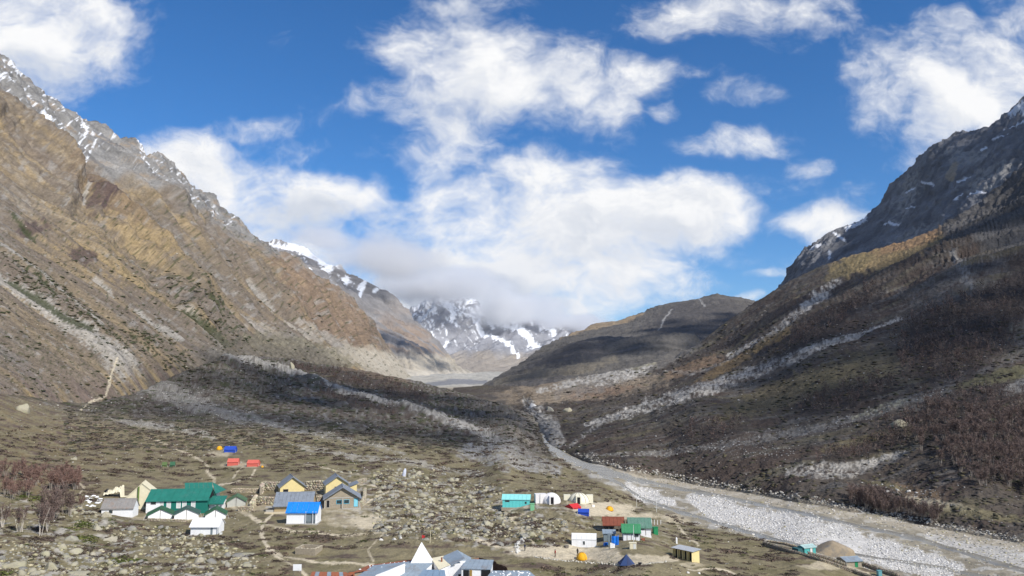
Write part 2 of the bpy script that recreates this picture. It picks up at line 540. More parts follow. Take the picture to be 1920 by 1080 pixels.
def ground_cover(px, py, P, N):
    """albedo of the valley floor"""
    X, Y = P[..., 0], P[..., 1]
    big = fbm(X / 60, Y / 60, 4, 31); mid = fbm(X / 13, Y / 13, 4, 32); sm = fbm(X / 3.2, Y / 3.2, 3, 33); st = fbm(X / 9, Y / 4, 4, 34)
    c = np.broadcast_to(np.array((.192, .163, .098)), P.shape).copy()
    c = mixc(c, OLIVE * 1.0, sstep(mid + .4 * big, -.15, .4) * .85)
    c = mixc(c, HEATH * 1.15, sstep(st + .3 * mid - .08, .02, .30) * .9)
    c = mixc(c, (.24, .20, .13), sstep(sm, .1, .6) * .5)
    # stony ground
    stony = np.clip(blob(px, py, 830, 960, 270, 70, 8, .3) + blob(px, py, 180, 1050, 330, 90, 18, .3) + .35 * blob(px, py, 1100, 980, 240, 50, 0, .4), 0, 1)
    stony = np.maximum(stony, .45 * sstep(Y, 380, 470))
    rub = sstep(sm + .4 * mid, .05, .45)
    c = mixc(c, PALE * .80, rub * stony * .75)
    # left foot slope: heath and grass
    lf = 1 - sstep(px + .5 * (py - 800), 120, 420)
    c = mixc(c, HEATH * 1.5, lf * sstep(st + mid * .4, -.1, .35) * .8 * (py < 930))
    c = mixc(c, np.array((.17, .125, .07)), lf * sstep(-st + .2 * mid, .1, .4) * .7 * (py < 930))
    # the far dark terrace: grey rubble and dark scrub
    dk = sstep(Y + 60 * mid, 400, 520)
    far = mixc(np.broadcast_to(np.array((.115, .102, .084)), P.shape), HEATH * .75, sstep(st * .8 + mid * .7, -.15, .25) * .9)
    far = mixc(far, GREY * .8, sstep(fbm(X / 6, Y / 6, 3, 36) + .3 * big, .1, .5) * .7)
    far = mixc(far, JUN * 1.1, sstep(fbm(X / 16, Y / 9, 3, 37), .18, .36) * .8)
    c = c * (1 - dk[..., None]) + far * dk[..., None]
    c = mixc(c, BIRCH * .9, band(px, py, [(550, 686, 7), (640, 705, 16), (720, 725, 16), (800, 745, 10)], .3) * .85)
    c = mixc(c, RUST * .8, band(px, py, [(640, 690, 4), (720, 706, 7), (770, 718, 4)], .4) * .55)
    c = mixc(c, BIRCH, band(px, py, [(600, 735, 5), (680, 760, 9), (740, 775, 7)], .5) * .7)
    # pale debris-flow tongues
    for pts, col, k in [([(400, 660, 6), (470, 680, 7), (545, 696, 7), (600, 712, 5), (640, 737, 5), (700, 752, 6), (760, 765, 6), (830, 790, 9), (900, 815, 13), (960, 838, 14)], PALE * .74, .8),
                        ([(180, 640, 16), (230, 690, 26), (320, 738, 22), (400, 768, 14), (500, 795, 7), (640, 822, 5), (760, 850, 4)], PALE * .62, .55),
                        ([(210, 785, 5), (280, 795, 7), (400, 818, 5)], PALE * .7, .6),
                        ([(560, 838, 5), (660, 856, 6), (760, 866, 6), (900, 890, 8)], PALE * .7, .6),
                        ([(880, 845, 16), (960, 860, 22), (1040, 880, 14)], GREY * 1.15, .85)]:
        m = band(px, py, pts, .55, 5, 11)
        c = mixc(c, col * (1 + .45 * sm[..., None]), m * k * sstep(fbm(X / 4, Y / 4, 2, 38) + .35 + .7 * mid, -.25, .45))
    # gorge side, bare
    gs = sstep(px, 880, 1000) * (1 - sstep(px, 1030, 1060)) * (1 - sstep(py, 850, 880)) * sstep(py, 740, 780)
    c = mixc(c, np.array((.25, .215, .17)), gs * sstep(mid, -.3, .3) * .8)
    # sandy trodden places
    for cx, cy, rx, ry, k in [(1060, 1036, 115, 14, .95), (1190, 1050, 90, 11, .8), (985, 1032, 40, 8, .8), (1130, 955, 66, 15, .95), (1190, 968, 50, 5, .8), (690, 978, 34, 13, .85), (660, 975, 60, 14, .4), (410, 852, 26, 5, .6), (455, 872, 40, 6, .6), (1270, 972, 30, 8, .6),
                              (960, 952, 30, 5, .6), (1560, 1064, 60, 8, .6), (640, 952, 70, 12, .35), (330, 972, 90, 6, .4), (500, 952, 60, 9, .5), (1295, 1062, 26, 5, .5), (560, 960, 50, 8, .4)]:
        c = mixc(c, SAND * (1 + .15 * sm[..., None]), blob(px, py, cx, cy, rx, ry, 0, .35) * k)
    for pts in PATHS:
        c = mixc(c, SAND * (1.0 + .2 * sm[..., None]), band(px, py, pts, .7, 7, 7) * (.55 + .4 * sstep(mid + .4, -.1, .5)))
    # river bed: grey silt, pale gravel bars
    r = river_mask(px, py)
    silt = np.array((.255, .225, .17)) * (1 + .35 * fbm(X / 10, Y / 10, 4, 41)[..., None])
    silt = mixc(silt, (.44, .42, .38), sstep(fbm(px / 30, py / 7, 4, 42), .0, .35) * .7)
    c = mixc(c, silt, r)
    for pts, k in GRAVEL:
        c = mixc(c, np.array((.52, .50, .47)), band(px, py, pts, .35, 8, 10) * k)
    c = mixc(c, np.array((.40, .35, .27)), band(px, py, [(1160, 884, 5), (1300, 912, 6), (1500, 950, 6), (1700, 985, 7), (1920, 1030, 8)], .6, 9, 12) * .6)
    return c


GRAVEL = [([(1180, 914, 9), (1215, 930, 14), (1262, 942, 6)], .9),
          ([(1296, 936, 10), (1340, 953, 24), (1420, 974, 27), (1520, 998, 30), (1620, 1026, 28), (1700, 1044, 20), (1800, 1066, 9)], .9),
          ([(1640, 1052, 7), (1700, 1066, 10), (1780, 1078, 8)], .8),
          ([(1740, 1008, 8), (1830, 1030, 16), (1920, 1050, 20), (2000, 1066, 20)], .65)]

VF = Sheet('valley_floor', -320, 2240, 2.2, 300, VF_TOP, VF_BOT, vf_depth, vf_relief, ground_cover, M_GROUND, back=(.25, 8, .5))


def no_relief(px, py, P, N):
    return np.zeros(P.shape)


# ================= left mountain
LM_TOP = [(-320, -70), (-100, 40), (0, 100), (30, 128), (60, 160), (110, 193), (150, 214), (200, 246), (255, 264), (276, 290), (318, 288), (345, 320), (380, 350), (403, 366), (420, 395), (450, 420), (480, 446), (520, 462), (560, 482), (600, 510),
          (650, 552), (700, 604), (730, 650), (758, 692), (775, 712)]
LM_BOT = [(-320, 730), (0, 772), (150, 790), (240, 776), (330, 735), (420, 690), (540, 692), (650, 708), (775, 722)]
lm_depth = TPS([(-320, 690, 372), (0, 738, 435), (150, 757, 505), (240, 742, 566), (330, 705, 706), (420, 668, 910), (540, 674, 1350), (650, 692, 2100), (775, 712, 4000),
                (-320, 730, 362), (0, 772, 422), (150, 790, 490), (240, 776, 548), (330, 735, 680), (420, 690, 870), (540, 692, 1270), (650, 708, 1900), (775, 722, 3600),
                (0, 650, 500), (-320, 430, 520), (0, 510, 640), (200, 650, 620), (-320, 280, 700),
                (150, 390, 1300), (300, 500, 1280), (430, 610, 1250), (0, 280, 1300), (-320, 60, 1300),
                (-320, -70, 1800), (0, 100, 1900), (200, 245, 2250), (320, 290, 2500), (420, 395, 2700), (520, 465, 3000), (600, 510, 3300), (700, 604, 3700), (758, 692, 3950),
                (500, 560, 2200), (600, 640, 2300), (680, 660, 3100)], 1e-4)


def left_relief(px, py, P, N):
    X, Y, Z = P[..., 0], P[..., 1], P[..., 2]
    q = Y + .25 * X
    warp = 60 * fbm(Y / 300, Z / 300, 3, 51)
    up = sstep(Z, 90, 420); base_fade = sstep(Z, 25, 140)
    s = Y / 1800.0
    g1 = ridged((q + warp) / 420, Z / 1300, 4, 52) - .62
    g2 = ridged((q + warp * .6) / 120, Z / 420, 4, 53) - .62
    crag = ridged(q / 60, Z / 55, 4, 54) - .6
    rock = rock_left(px, py, X, Y, Z)
    kc = .35 + .65 * sstep(py - line_at(LM_TOP, px), 5, 80)
    h = base_fade * kc * (95 * up * g1 + 30 * (g2) * (.5 + .7 * up)) * np.clip(s, .25, 1.6) + rock * 15 * crag * np.clip(s, .4, 1.6)
    h = h + (4.0 * fbm(q / 26, Z / 90, 4, 55) + 1.0 * (ridged(q / 9, Z / 20, 3, 56) - .6)) * sstep(Z, 5, 60) * np.clip(s * 2, .4, 2.0)
    keep = sstep(py - line_at(LM_TOP, px), 25, 110)
    for sp, hgt, wdt in (([(-60, 190), (0, 238), (100, 322), (200, 428), (270, 480), (370, 577), (440, 640)], 62, 42), ([(265, 300), (380, 402), (480, 502), (580, 602), (640, 660)], 60, 34), ([(-60, 420), (60, 520), (170, 620), (230, 680)], 16, 30)):
        d, _ = stroke(px, py, sp)
        h = h + hgt * np.clip(s, .3, 1.4) * (1 - sstep(d / wdt, 0, 1.4)) * (1 + .3 * fbm(px / 40, py / 40, 3, 58)) * sstep(line_at(LM_BOT, px) - py, 25, 190) * keep
    for sp, hgt, wdt in (([(132, 262), (150, 345), (156, 392), (240, 470), (330, 560)], -48, 26), ([(400, 425), (470, 505), (540, 585), (610, 650)], -40, 22), ([(60, 170), (130, 262)], -50, 24), ([(560, 500), (620, 570), (690, 660)], -40, 22)):
        d, _ = stroke(px, py, sp)
        h = h + hgt * np.clip(s, .3, 1.4) * (1 - sstep(d / wdt, 0, 1.4)) * sstep(line_at(LM_BOT, px) - py, 25, 190) * keep
    h = h * (1 - .75 * sstep(px, 660, 775))
    return N * h[..., None]


def rock_left(px, py, X, Y, Z):
    """bare rock in the upper part below the skyline"""
    low = line_at([(-320, 10), (0, 185), (70, 228), (130, 285), (200, 325), (260, 345), (330, 395), (400, 430), (480, 470), (540, 485), (620, 525), (700, 600)], px)
    return sstep(low - py + 26 * fbm(px / 40, py / 30, 4, 57), -12, 22)


def left_cover(px, py, P, N):
    X, Y, Z = P[..., 0], P[..., 1], P[..., 2]
    q = Y + .25 * X
    st = fbm(q / 34, Z / 300, 5, 61); st2 = fbm(q / 11, Z / 90, 4, 62); big = fbm(q / 260, Z / 220, 4, 63); sm = fbm(px / 5, py / 5, 3, 64)
    c = np.broadcast_to(np.array((.158, .128, .096)), P.shape).copy()
    c = mixc(c, TAN, sstep(st + .7 * big, -.1, .45) * .7)
    c = mixc(c, GOLD * .92, sstep(st2 + big + .5 * blob(px, py, 110, 390, 260, 70, 35) - .12, .15, .65) * .6)
    c = mixc(c, (.17, .135, .105), sstep(-st + .4 * st2 - .3 * big, .05, .45) * .75)
    c = mixc(c, GREY * .85, sstep(st2 * .8 - big * .7 + .1, .15, .6) * .45)
    # reddish slope far along
    c = mixc(c, RUST * (1.05 + .25 * st2[..., None]), blob(px, py, 610, 560, 150, 60, 42, .4) * .75)
    c = mixc(c, RUST * .85, (blob(px, py, 175, 340, 75, 42, 20, .4) + blob(px, py, 240, 400, 90, 30, 30, .5)) * .55)
    c = mixc(c, np.array((.085, .060, .055)), (blob(px, py, 160, 345, 16, 20, 0, .8) + blob(px, py, 175, 385, 26, 12, 20, .8) + blob(px, py, 215, 385, 40, 7, -25, .8) + blob(px, py, 155, 480, 28, 16, 10, .8) + blob(px, py, 60, 430, 26, 12, 0, .8)) * .8)
    # outcrops, dead grass tufts and dark runnels
    f1 = fbm((px + py * .35) / 9, (py - px * .75) / 4, 4, 73); f2 = fbm((px + py) / 30, (py - px * .78) / 5, 4, 74); f3 = fbm(px / 3.2, py / 2.6, 2, 75)
    c = c * (1 + .26 * np.clip(f1, -.6, .6))[..., None] * (1 + .16 * np.clip(f3, -.7, .7))[..., None]
    c = mixc(c, (.105, .085, .068), sstep(f2 + .35 * st2, .25, .55) * .45)
    c = mixc(c, GREY * 1.12, sstep(fbm((px + py * .6) / 24, (py - px * .6) / 8, 4, 76) - .15 * big, .28, .5) * .45)
    # upper rock
    rk = rock_left(px, py, X, Y, Z)
    rc = GREY * (.80 + .45 * fbm(q / 40, Z / 40, 5, 65)[..., None])
    rc = mixc(rc, (.30, .215, .13), sstep(fbm(q / 70, Z / 35, 4, 66), .12, .5) * .55)
    rc = mixc(rc, (.10, .10, .11), sstep(fbm(q / 30 + Z / 60, Z / 90, 4, 67), .2, .5) * .6)
    c = c * (1 - rk[..., None]) + rc * rk[..., None]
    # snow in gullies near the skyline
    dtop = py - line_at(LM_TOP, px)
    sn = sstep(ridged(q / 95 - Z / 210, Z / 260 + q / 500, 4, 68), .80, .88) * (1 - sstep(dtop, 55, 100)) * rk
    zone = blob(px, py, 90, 200, 130, 38, 38, .3) + .8 * blob(px, py, 20, 140, 40, 26, 30, .3) + .8 * band(px, py, [(270, 305, 26), (350, 350, 26), (420, 410, 18)], .3)
    ledge = sstep(fbm((px - py * .5) / 26, (py + px * .45) / 4.6, 3, 69), .30, .42) * np.clip(zone, 0, 1) * rk
    brk = sstep(fbm(px / 7, py / 5, 3, 70), -.22, .12)
    c = mixc(c, SNOW * .92, np.clip(sn * np.clip(zone, 0, 1) * 1.0 + ledge, 0, 1) * .9 * brk)
    for pts in ([(8, 112, 3), (40, 140, 4), (60, 150, 2)], [(0, 150, 3), (20, 160, 4), (35, 185, 2)], [(80, 210, 2), (100, 232, 3), (92, 248, 3)], [(150, 220, 2), (165, 240, 3), (140, 290, 3)], [(255, 262, 2), (272, 288, 3), (268, 300, 2)], [(210, 258, 1.5), (232, 264, 2)],
                [(128, 232, 2), (118, 262, 2.5), (96, 275, 2)], [(180, 262, 1.6), (170, 290, 2.2), (150, 315, 2)]):
        c = mixc(c, SNOW * .92, band(px, py, pts, .9, 6, 5) * .85 * brk)
    # scree chutes and pale streaks
    for pts, k in [([(132, 272, 2), (138, 310, 3), (150, 345, 3.5), (154, 385, 4)], .8), ([(-40, 492, 8), (60, 556, 11), (130, 612, 14), (190, 652, 18), (240, 690, 26)], .8), ([(-20, 450, 3), (60, 505, 5), (130, 560, 5), (190, 610, 4)], .75),
                   ([(255, 580, 3), (290, 608, 6), (320, 625, 7), (342, 636, 4)], .8), ([(180, 525, 5), (205, 545, 6), (212, 560, 3)], .7), ([(400, 658, 5), (440, 672, 6), (480, 684, 6)], .8),
                   ([(470, 520, 2), (510, 565, 3), (545, 605, 5), (600, 640, 8)], .6), ([(440, 585, 8), (500, 620, 14), (580, 655, 12), (660, 680, 9)], .5), ([(330, 580, 3), (380, 625, 3), (420, 655, 4)], .55), ([(560, 600, 4), (640, 650, 8), (720, 690, 8)], .6),
                   ([(150, 610, 2), (230, 660, 3)], .4)]:
        c = mixc(c, PALE * (.76 + .3 * sm[..., None]), band(px, py, pts, .7, 9, 7) * k * .85)
    # moraine rubble at the far foot
    c = mixc(c, np.array((.40, .36, .29)) * (1 + .25 * st2[..., None]), band(px, py, [(600, 662, 8), (680, 668, 22), (740, 690, 24), (775, 714, 12)], .3) * .8)
    c = mixc(c, np.array((.20, .18, .12)) * (1 + .5 * sm[..., None]), blob(px, py, 560, 660, 110, 26, 14, .4) * .75)
    # juniper clumps
    j = sstep(fbm(px / 13 - py / 22, py / 7 + px / 40, 3, 71), .26, .36)
    jz = blob(px, py, 130, 570, 150, 22, 36, .3) + blob(px, py, 300, 655, 80, 26, 30, .3) + .9 * blob(px, py, 390, 600, 120, 26, 42, .3) + .5 * blob(px, py, 60, 680, 130, 60, 0, .3) + .45 * blob(px, py, 330, 560, 200, 40, 40, .3)
    c = mixc(c, JUN, j * np.clip(jz, 0, 1) * .9)
    c = mixc(c, JUN, sstep(fbm(px / 7, py / 3.5, 2, 72), .42, .5) * .7 * sstep(py, 330, 420))
    for pts in ([(20, 525, 3), (70, 560, 5), (120, 600, 6), (165, 625, 5)], [(60, 520, 2), (100, 555, 3)], [(330, 590, 3), (380, 620, 4), (430, 650, 4)], [(380, 570, 3), (430, 625, 4)], [(20, 405, 2), (70, 450, 2.5)], [(195, 628, 2), (225, 636, 3)]):
        c = mixc(c, JUN * 1.05, band(px, py, pts, .9, 11, 6) * .85)
    foot = (1 - sstep(line_at(VF_TOP, px) - py + 22 * fbm(px / 40, py / 20, 3, 77), 4, 62)) * sstep(px, 190, 300) * (1 - sstep(px, 600, 680))
    c = mixc(c, np.array((.125, .11, .088)) * (1 + .6 * sm[..., None]), foot * .85)
    # bottom blend into heath
    lowm = sstep(py - line_at(LM_BOT, px), -110, -40) * (1 - sstep(px, 300, 420))
    c = mixc(c, HEATH * 1.7, lowm * sstep(st2 + .3 * st, -.05, .3) * .8)
    c = mixc(c, GOLD * .85, lowm * sstep(-st2 + .4 * big, .2, .4) * .7)
    for pts in PATHS[11:13]:
        c = mixc(c, SAND * .95, band(px, py, pts, .8, 7, 6) * .8)
    return c


Sheet('left_mountain', -320, 776, 2.0, 330, LM_TOP, LM_BOT, lm_depth, left_relief, left_cover, M_SLOPE, back=(.35, 8, .9))

# ================= right mountain: fans, birch slopes, shoulder
RM_TOP = [(850, 727), (910, 723), (1000, 725), (1060, 712), (1120, 702), (1200, 686), (1260, 672), (1310, 645), (1360, 605), (1415, 568), (1465, 536), (1520, 508), (1560, 490), (1640, 468), (1700, 450), (1752, 428), (1775, 420), (1830, 384), (1880, 345), (1920, 310), (2000, 250), (2240, 70)]
RM_BOT = [(850, 757), (930, 775), (985, 800), (1010, 830), (1034, 850), (1110, 880), (1180, 896), (1300, 917), (1400, 933), (1500, 951), (1600, 968), (1700, 986), (1800, 1006), (1920, 1028), (2240, 1084)]
def tie(xs, line, dy0, dy1, k1):
    """depth points that make a slope meet the valley floor along a line and dip just under it below"""
    out = []
    for x in xs:
        y0 = float(line_at(line, x)); d = float(vf_depth(np.array([float(x)]), np.array([y0 + 3.0]))[0])
        out += [(x, y0 + dy0, d * 1.004), (x, y0 + dy1, d * k1)]
    return out


rm_depth = TPS(tie((1040, 1075, 1110, 1180, 1240, 1300, 1400, 1500, 1600, 1700, 1800, 1920, 2060, 2240), VF_TOP, 1, 12, .992) + [(850, 757, 1150), (930, 775, 1000), (985, 800, 850),
                (1250, 850, 470), (1500, 812, 465), (1700, 762, 470), (1920, 722, 480), (2240, 640, 490), (1850, 870, 318), (1650, 905, 345), (1920, 930, 290), (2100, 850, 330),
                (1060, 800, 720), (1100, 790, 740), (1300, 725, 770), (1500, 660, 790), (1680, 600, 810), (1920, 520, 830), (2240, 420, 850),
                (1000, 750, 1150), (1150, 715, 1300), (1370, 660, 1250), (1600, 530, 1250), (1760, 445, 1300), (1920, 380, 1250),
                (850, 727, 2000), (1000, 726, 1700), (1100, 705, 1650), (1260, 672, 1600), (1360, 605, 1700), (1465, 536, 1750), (1640, 468, 1600), (1752, 428, 1500), (1920, 310, 1420), (2240, 70, 1400)], 1e-4)


def right_relief(px, py, P, N):
    X, Y, Z = P[..., 0], P[..., 1], P[..., 2]
    q = Y - .2 * X
    up = sstep(Z, 40, 250)
    warp = 40 * fbm(Y / 200, Z / 200, 3, 81)
    g1 = ridged((q + warp) / 260, Z / 700, 4, 82) - .62
    g2 = ridged((q + warp) / 70, Z / 260, 4, 83) - .62
    crest = sstep(py - line_at(RM_TOP, px), 4, 70)
    h = up * (40 * g1 + 12 * g2) * np.clip(Y / 1100, .3, 1.3) * (.12 + .88 * crest)
    h = h + (1.8 * fbm(q / 22, X / 45, 4, 84) + .7 * fbm(q / 6, X / 8, 3, 85)) * np.clip(Y / 500, .7, 2.2)
    rib = blob(px, py, 1850, 400, 130, 60, -35, .3)
    h = h + rib * 22 * (ridged(q / 60 + Z / 80, Z / 200, 4, 86) - .6)
    # rim of the river bank
    dy = py - line_at(VF_TOP, px)
    h = h * sstep(-dy, -2, 30) + .7 * sstep(-dy, -3, 10) * (.4 + fbm(px / 30, py / 30, 3, 88)) - .8 * sstep(dy, 1, 10)
    # gorge: broken rock and gullies
    gz = blob(px, py, 1010, 790, 70, 60, 0, .2)
    h = h + gz * 4 * (ridged(X / 28, Y / 60, 4, 87) - .6)
    return N * h[..., None]


def right_cover(px, py, P, N):
    X, Y, Z = P[..., 0], P[..., 1], P[..., 2]
    q = Y - .2 * X
    st = fbm(q / 26, X / 160, 5, 91); st2 = fbm(q / 9, X / 40, 4, 92); big = fbm(px / 150, py / 90, 4, 93); sm = fbm(px / 5, py / 4, 3, 94)
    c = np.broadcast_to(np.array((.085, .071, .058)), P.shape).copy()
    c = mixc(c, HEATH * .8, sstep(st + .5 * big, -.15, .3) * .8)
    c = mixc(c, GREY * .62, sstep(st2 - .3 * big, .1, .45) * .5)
    c = mixc(c, OLIVE * .9, sstep(-st + .3 * st2, .15, .5) * .4)
    # far fan, reddish and pale, with sunlight painted into its tone
    c = mixc(c, np.array((.27, .215, .155)) * (1 + .35 * st2[..., None]), blob(px, py, 1090, 730, 170, 24, -6, .35) * .85)
    c = mixc(c, np.array((.25, .155, .10)), blob(px, py, 1120, 735, 70, 12, -5, .6) * .5)
    c = mixc(c, np.array((.25, .23, .20)) * (1 + .4 * st2[..., None]), blob(px, py, 1180, 690, 150, 26, -20, .4) * .6)
    for pts, col, k in [([(1010, 735, 6), (1080, 716, 8), (1150, 704, 10), (1195, 688, 9), (1230, 680, 4)], PALE * 1.15, .9), ([(1120, 722, 5), (1170, 708, 8), (1210, 696, 6)], PALE * 1.25, .9), ([(1250, 697, 3), (1300, 700, 5), (1340, 686, 4)], PALE, .7),
                        ([(1365, 668, 5), (1420, 640, 6), (1460, 615, 8), (1510, 575, 12), (1545, 545, 11), (1570, 528, 6)], PALE * 1.1, .95), ([(1345, 690, 3), (1400, 650, 3)], PALE * .8, .6),
                        ([(1100, 798, 5), (1180, 772, 11), (1260, 748, 14), (1340, 724, 13), (1430, 692, 12), (1520, 655, 8), (1600, 630, 6), (1690, 598, 4)], PALE * 1.0, 1.0), ([(1380, 722, 14), (1450, 705, 16), (1500, 690, 10)], GREY * .6, .35),
                        ([(1500, 628, 3), (1560, 595, 4), (1620, 560, 7), (1650, 545, 6)], PALE * .85, .75), ([(1590, 585, 10), (1640, 560, 16), (1690, 545, 12)], GREY * .9, .45),
                        ([(1090, 852, 3), (1220, 852, 5), (1330, 838, 8), (1450, 820, 10), (1540, 800, 9), (1640, 776, 7), (1700, 756, 5), (1780, 738, 6)], PALE * .5, .8), ([(1600, 782, 5), (1650, 768, 8), (1700, 752, 5)], np.array((.36, .34, .24)), .7),
                        ([(1480, 886, 8), (1540, 880, 14), (1600, 882, 16), (1630, 868, 8), (1700, 850, 5)], PALE * .95, .9), ([(1880, 740, 10), (1920, 720, 16), (2000, 700, 16)], PALE * .72, .8),
                        ([(1785, 470, 8), (1800, 495, 12), (1812, 520, 14), (1822, 540, 5)], GREY * 1.15, .8), ([(1720, 560, 20), (1790, 530, 40), (1860, 500, 36)], GREY * .72, .5),
                        ([(1870, 640, 14), (1905, 620, 26), (1960, 600, 26)], np.array((.20, .185, .15)), .75), ([(1760, 720, 8), (1850, 690, 12), (1920, 665, 12)], GREY * .7, .5),
                        ([(1036, 815, 6), (1020, 792, 9), (1003, 770, 14), (985, 752, 9)], PALE * 1.15, .95), ([(1140, 786, 3), (1100, 812, 4), (1070, 838, 5)], PALE * .9, .8)]:
        m = band(px, py, pts, .5, 10, 9)
        c = mixc(c, col * .84 * (1 + .45 * sm[..., None]), m * k * .9 * sstep(sm + .45 + .9 * fbm(px / 30, py / 12, 3, 98), -.05, .75))
    # grassy patches; the golden shoulder patch has sunlight painted into its colour
    for cx, cy, rx, ry, a, col, k in [(1668, 472, 112, 30, -16, GOLD * .85, .95), (1700, 452, 70, 15, -16, np.array((.33, .20, .11)), .7), (1590, 500, 50, 16, -25, (.20, .16, .08), .6), (1480, 735, 150, 30, -20, (.135, .112, .065), .7), (1600, 700, 120, 40, -15, (.12, .102, .06), .6), (1440, 640, 60, 8, -32, (.24, .17, .08), .6),
                                     (1360, 690, 70, 9, -28, (.24, .165, .08), .6), (1300, 690, 60, 12, -20, (.27, .18, .11), .5), (1730, 800, 40, 12, -20, (.20, .165, .06), .7), (1880, 705, 110, 12, -14, (.155, .14, .075), .8), (1640, 820, 110, 10, -15, (.155, .13, .06), .5), (1720, 925, 60, 12, 14, (.17, .12, .075), .7),
                                     (1760, 948, 70, 9, 10, SAND * .9, .75), (1840, 965, 110, 10, 8, (.16, .14, .08), .7), (1660, 912, 40, 6, 10, (.17, .15, .08), .6), (1240, 665, 70, 10, -25, (.22, .2, .12), .6)]:
        c = mixc(c, np.asarray(col) * (1 + .4 * sm[..., None]), blob(px, py, cx, cy, rx, ry, a, .45) * k)
    c = mixc(c, PALE * .72 * (1 + .5 * sm[..., None]), blob(px, py, 1030, 812, 24, 40, -25, .5) * .8)
    # stony river bank
    dyb = line_at(VF_TOP, px) - py
    bk = (1 - sstep(dyb + 9 * fbm(px / 22, py / 9, 4, 99), 0, 9)) * sstep(px, 1060, 1120)
    c = mixc(c, np.array((.27, .235, .18)) * (1 + .5 * sm[..., None]), bk * .75)
    # birch woods (dark bare twigs and litter beneath)
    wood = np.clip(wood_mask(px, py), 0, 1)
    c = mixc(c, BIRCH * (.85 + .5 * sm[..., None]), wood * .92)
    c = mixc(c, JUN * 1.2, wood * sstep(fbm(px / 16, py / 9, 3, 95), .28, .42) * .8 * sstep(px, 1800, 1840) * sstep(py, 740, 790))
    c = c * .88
    # ribbed dark rock top right
    rk = sstep(line_at([(1465, 300), (1700, 380), (1770, 440), (1850, 470), (1920, 470), (2240, 420)], px) - py + 20 * fbm(px / 40, py / 30, 3, 96), -10, 20)
    c = mixc(c, np.array((.095, .09, .085)) * (1 + .6 * fbm(q / 14 + Z / 60, Z / 60, 4, 97)[..., None]), rk * .9)
    return c


def wood_mask(px, py):
    return (blob(px, py, 1880, 825, 165, 92, 14, .25) + blob(px, py, 1790, 640, 120, 75, -18, .25) + blob(px, py, 1900, 560, 110, 45, -25, .25) + blob(px, py, 1560, 600, 130, 18, -33, .3)
            + .8 * blob(px, py, 1590, 745, 110, 24, -14, .4) + blob(px, py, 1640, 952, 60, 20, 16, .25) + blob(px, py, 1725, 972, 34, 14, 12, .3) + .8 * blob(px, py, 1620, 845, 90, 16, -14, .4) + .7 * blob(px, py, 1330, 815, 70, 16, -6, .5) + .7 * blob(px, py, 1720, 800, 90, 34, -20, .4))


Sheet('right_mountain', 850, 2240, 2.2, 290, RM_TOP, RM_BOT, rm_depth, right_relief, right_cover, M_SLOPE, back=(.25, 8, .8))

# ================= right crag behind the shoulder
RC_TOP = [(1440, 560), (1466, 530), (1478, 508), (1490, 488), (1508, 468), (1540, 452), (1570, 430), (1600, 420), (1622, 410), (1636, 392), (1652, 372), (1690, 330), (1740, 285), (1790, 246), (1830, 238), (1852, 232), (1890, 204), (1904, 196), (1922, 178), (2000, 120), (2240, -40)]
RC_BOT = [(1440, 585), (1520, 540), (1640, 500), (1760, 460), (1850, 420), (1920, 360), (2240, 130)]
rc_depth = TPS([(1440, 560, 3300), (1490, 488, 3200), (1622, 410, 3000), (1740, 285, 2700), (1922, 178, 2500), (2240, -40, 2400), (1440, 585, 2700), (1640, 500, 2300), (1760, 460, 2050), (1920, 360, 1800), (2240, 130, 1700)])


def crag_relief(px, py, P, N):
    X, Y, Z = P[..., 0], P[..., 1], P[..., 2]
    q = Y * .8 - .5 * X
    h = 38 * (ridged(q / 330, Z / 420, 5, 101) - .62) + 18 * (ridged(q / 80 + Z / 140, Z / 120, 4, 102) - .6) + 9 * fbm(q / 16, Z / 22, 4, 103)
    return N * h[..., None]


def crag_cover(px, py, P, N):
    X, Y, Z = P[..., 0], P[..., 1], P[..., 2]
    q = Y * .8 - .5 * X
    c = np.array((.155, .155, .16)) * (1 + .5 * fbm(q / 90 + Z / 100, Z / 70, 5, 104)[..., None])
    c = mixc(c, (.09, .09, .095), sstep(fbm(q / 40, Z / 150, 4, 105), .05, .4) * .7)
    c = mixc(c, (.30, .29, .27), np.clip(blob(px, py, 1850, 330, 60, 24, -25, .5) + blob(px, py, 1700, 370, 20, 50, 20, .6) + blob(px, py, 1810, 290, 40, 14, 0, .6) + blob(px, py, 1720, 440, 60, 12, -25, .6), 0, 1) * sstep(fbm(q / 20, Z / 20, 3, 106) + .3, 0, .4) * .65)
    c = mixc(c, (.33, .27, .19), blob(px, py, 1785, 320, 8, 20, 20, .4) * .7)
    for pts in ([(1790, 338, 1.5), (1815, 322, 2.2)], [(1733, 344, 2.5), (1752, 347, 3)], [(1695, 360, 1.4), (1715, 350, 1.4)], [(1808, 364, 2), (1838, 358, 2.5)], [(1838, 280, 3), (1848, 276, 3)], [(1660, 422, 2), (1690, 421, 2)], [(1554, 490, 2), (1556, 475, 2)], [(1590, 432, 5), (1622, 415, 6), (1626, 408, 4)],
                [(1565, 440, 2.5), (1585, 452, 2.5)], [(1895, 212, 6), (1915, 200, 8), (1925, 215, 6)], [(1786, 372, 1.5), (1798, 358, 2)], [(1520, 470, 2), (1540, 462, 2)], [(1700, 392, 1), (1722, 390, 1.5)], [(1880, 240, 1.5), (1925, 232, 2)], [(1860, 262, 1), (1890, 252, 1.4)]):
        c = mixc(c, SNOW * .85, band(px, py, pts, 1.0, 12, 5) * .8)
    return c


Sheet('right_crag', 1440, 2240, 2.0, 190, RC_TOP, RC_BOT, rc_depth, crag_relief, crag_cover, M_ROCKY, back=(.3, 8, .9))

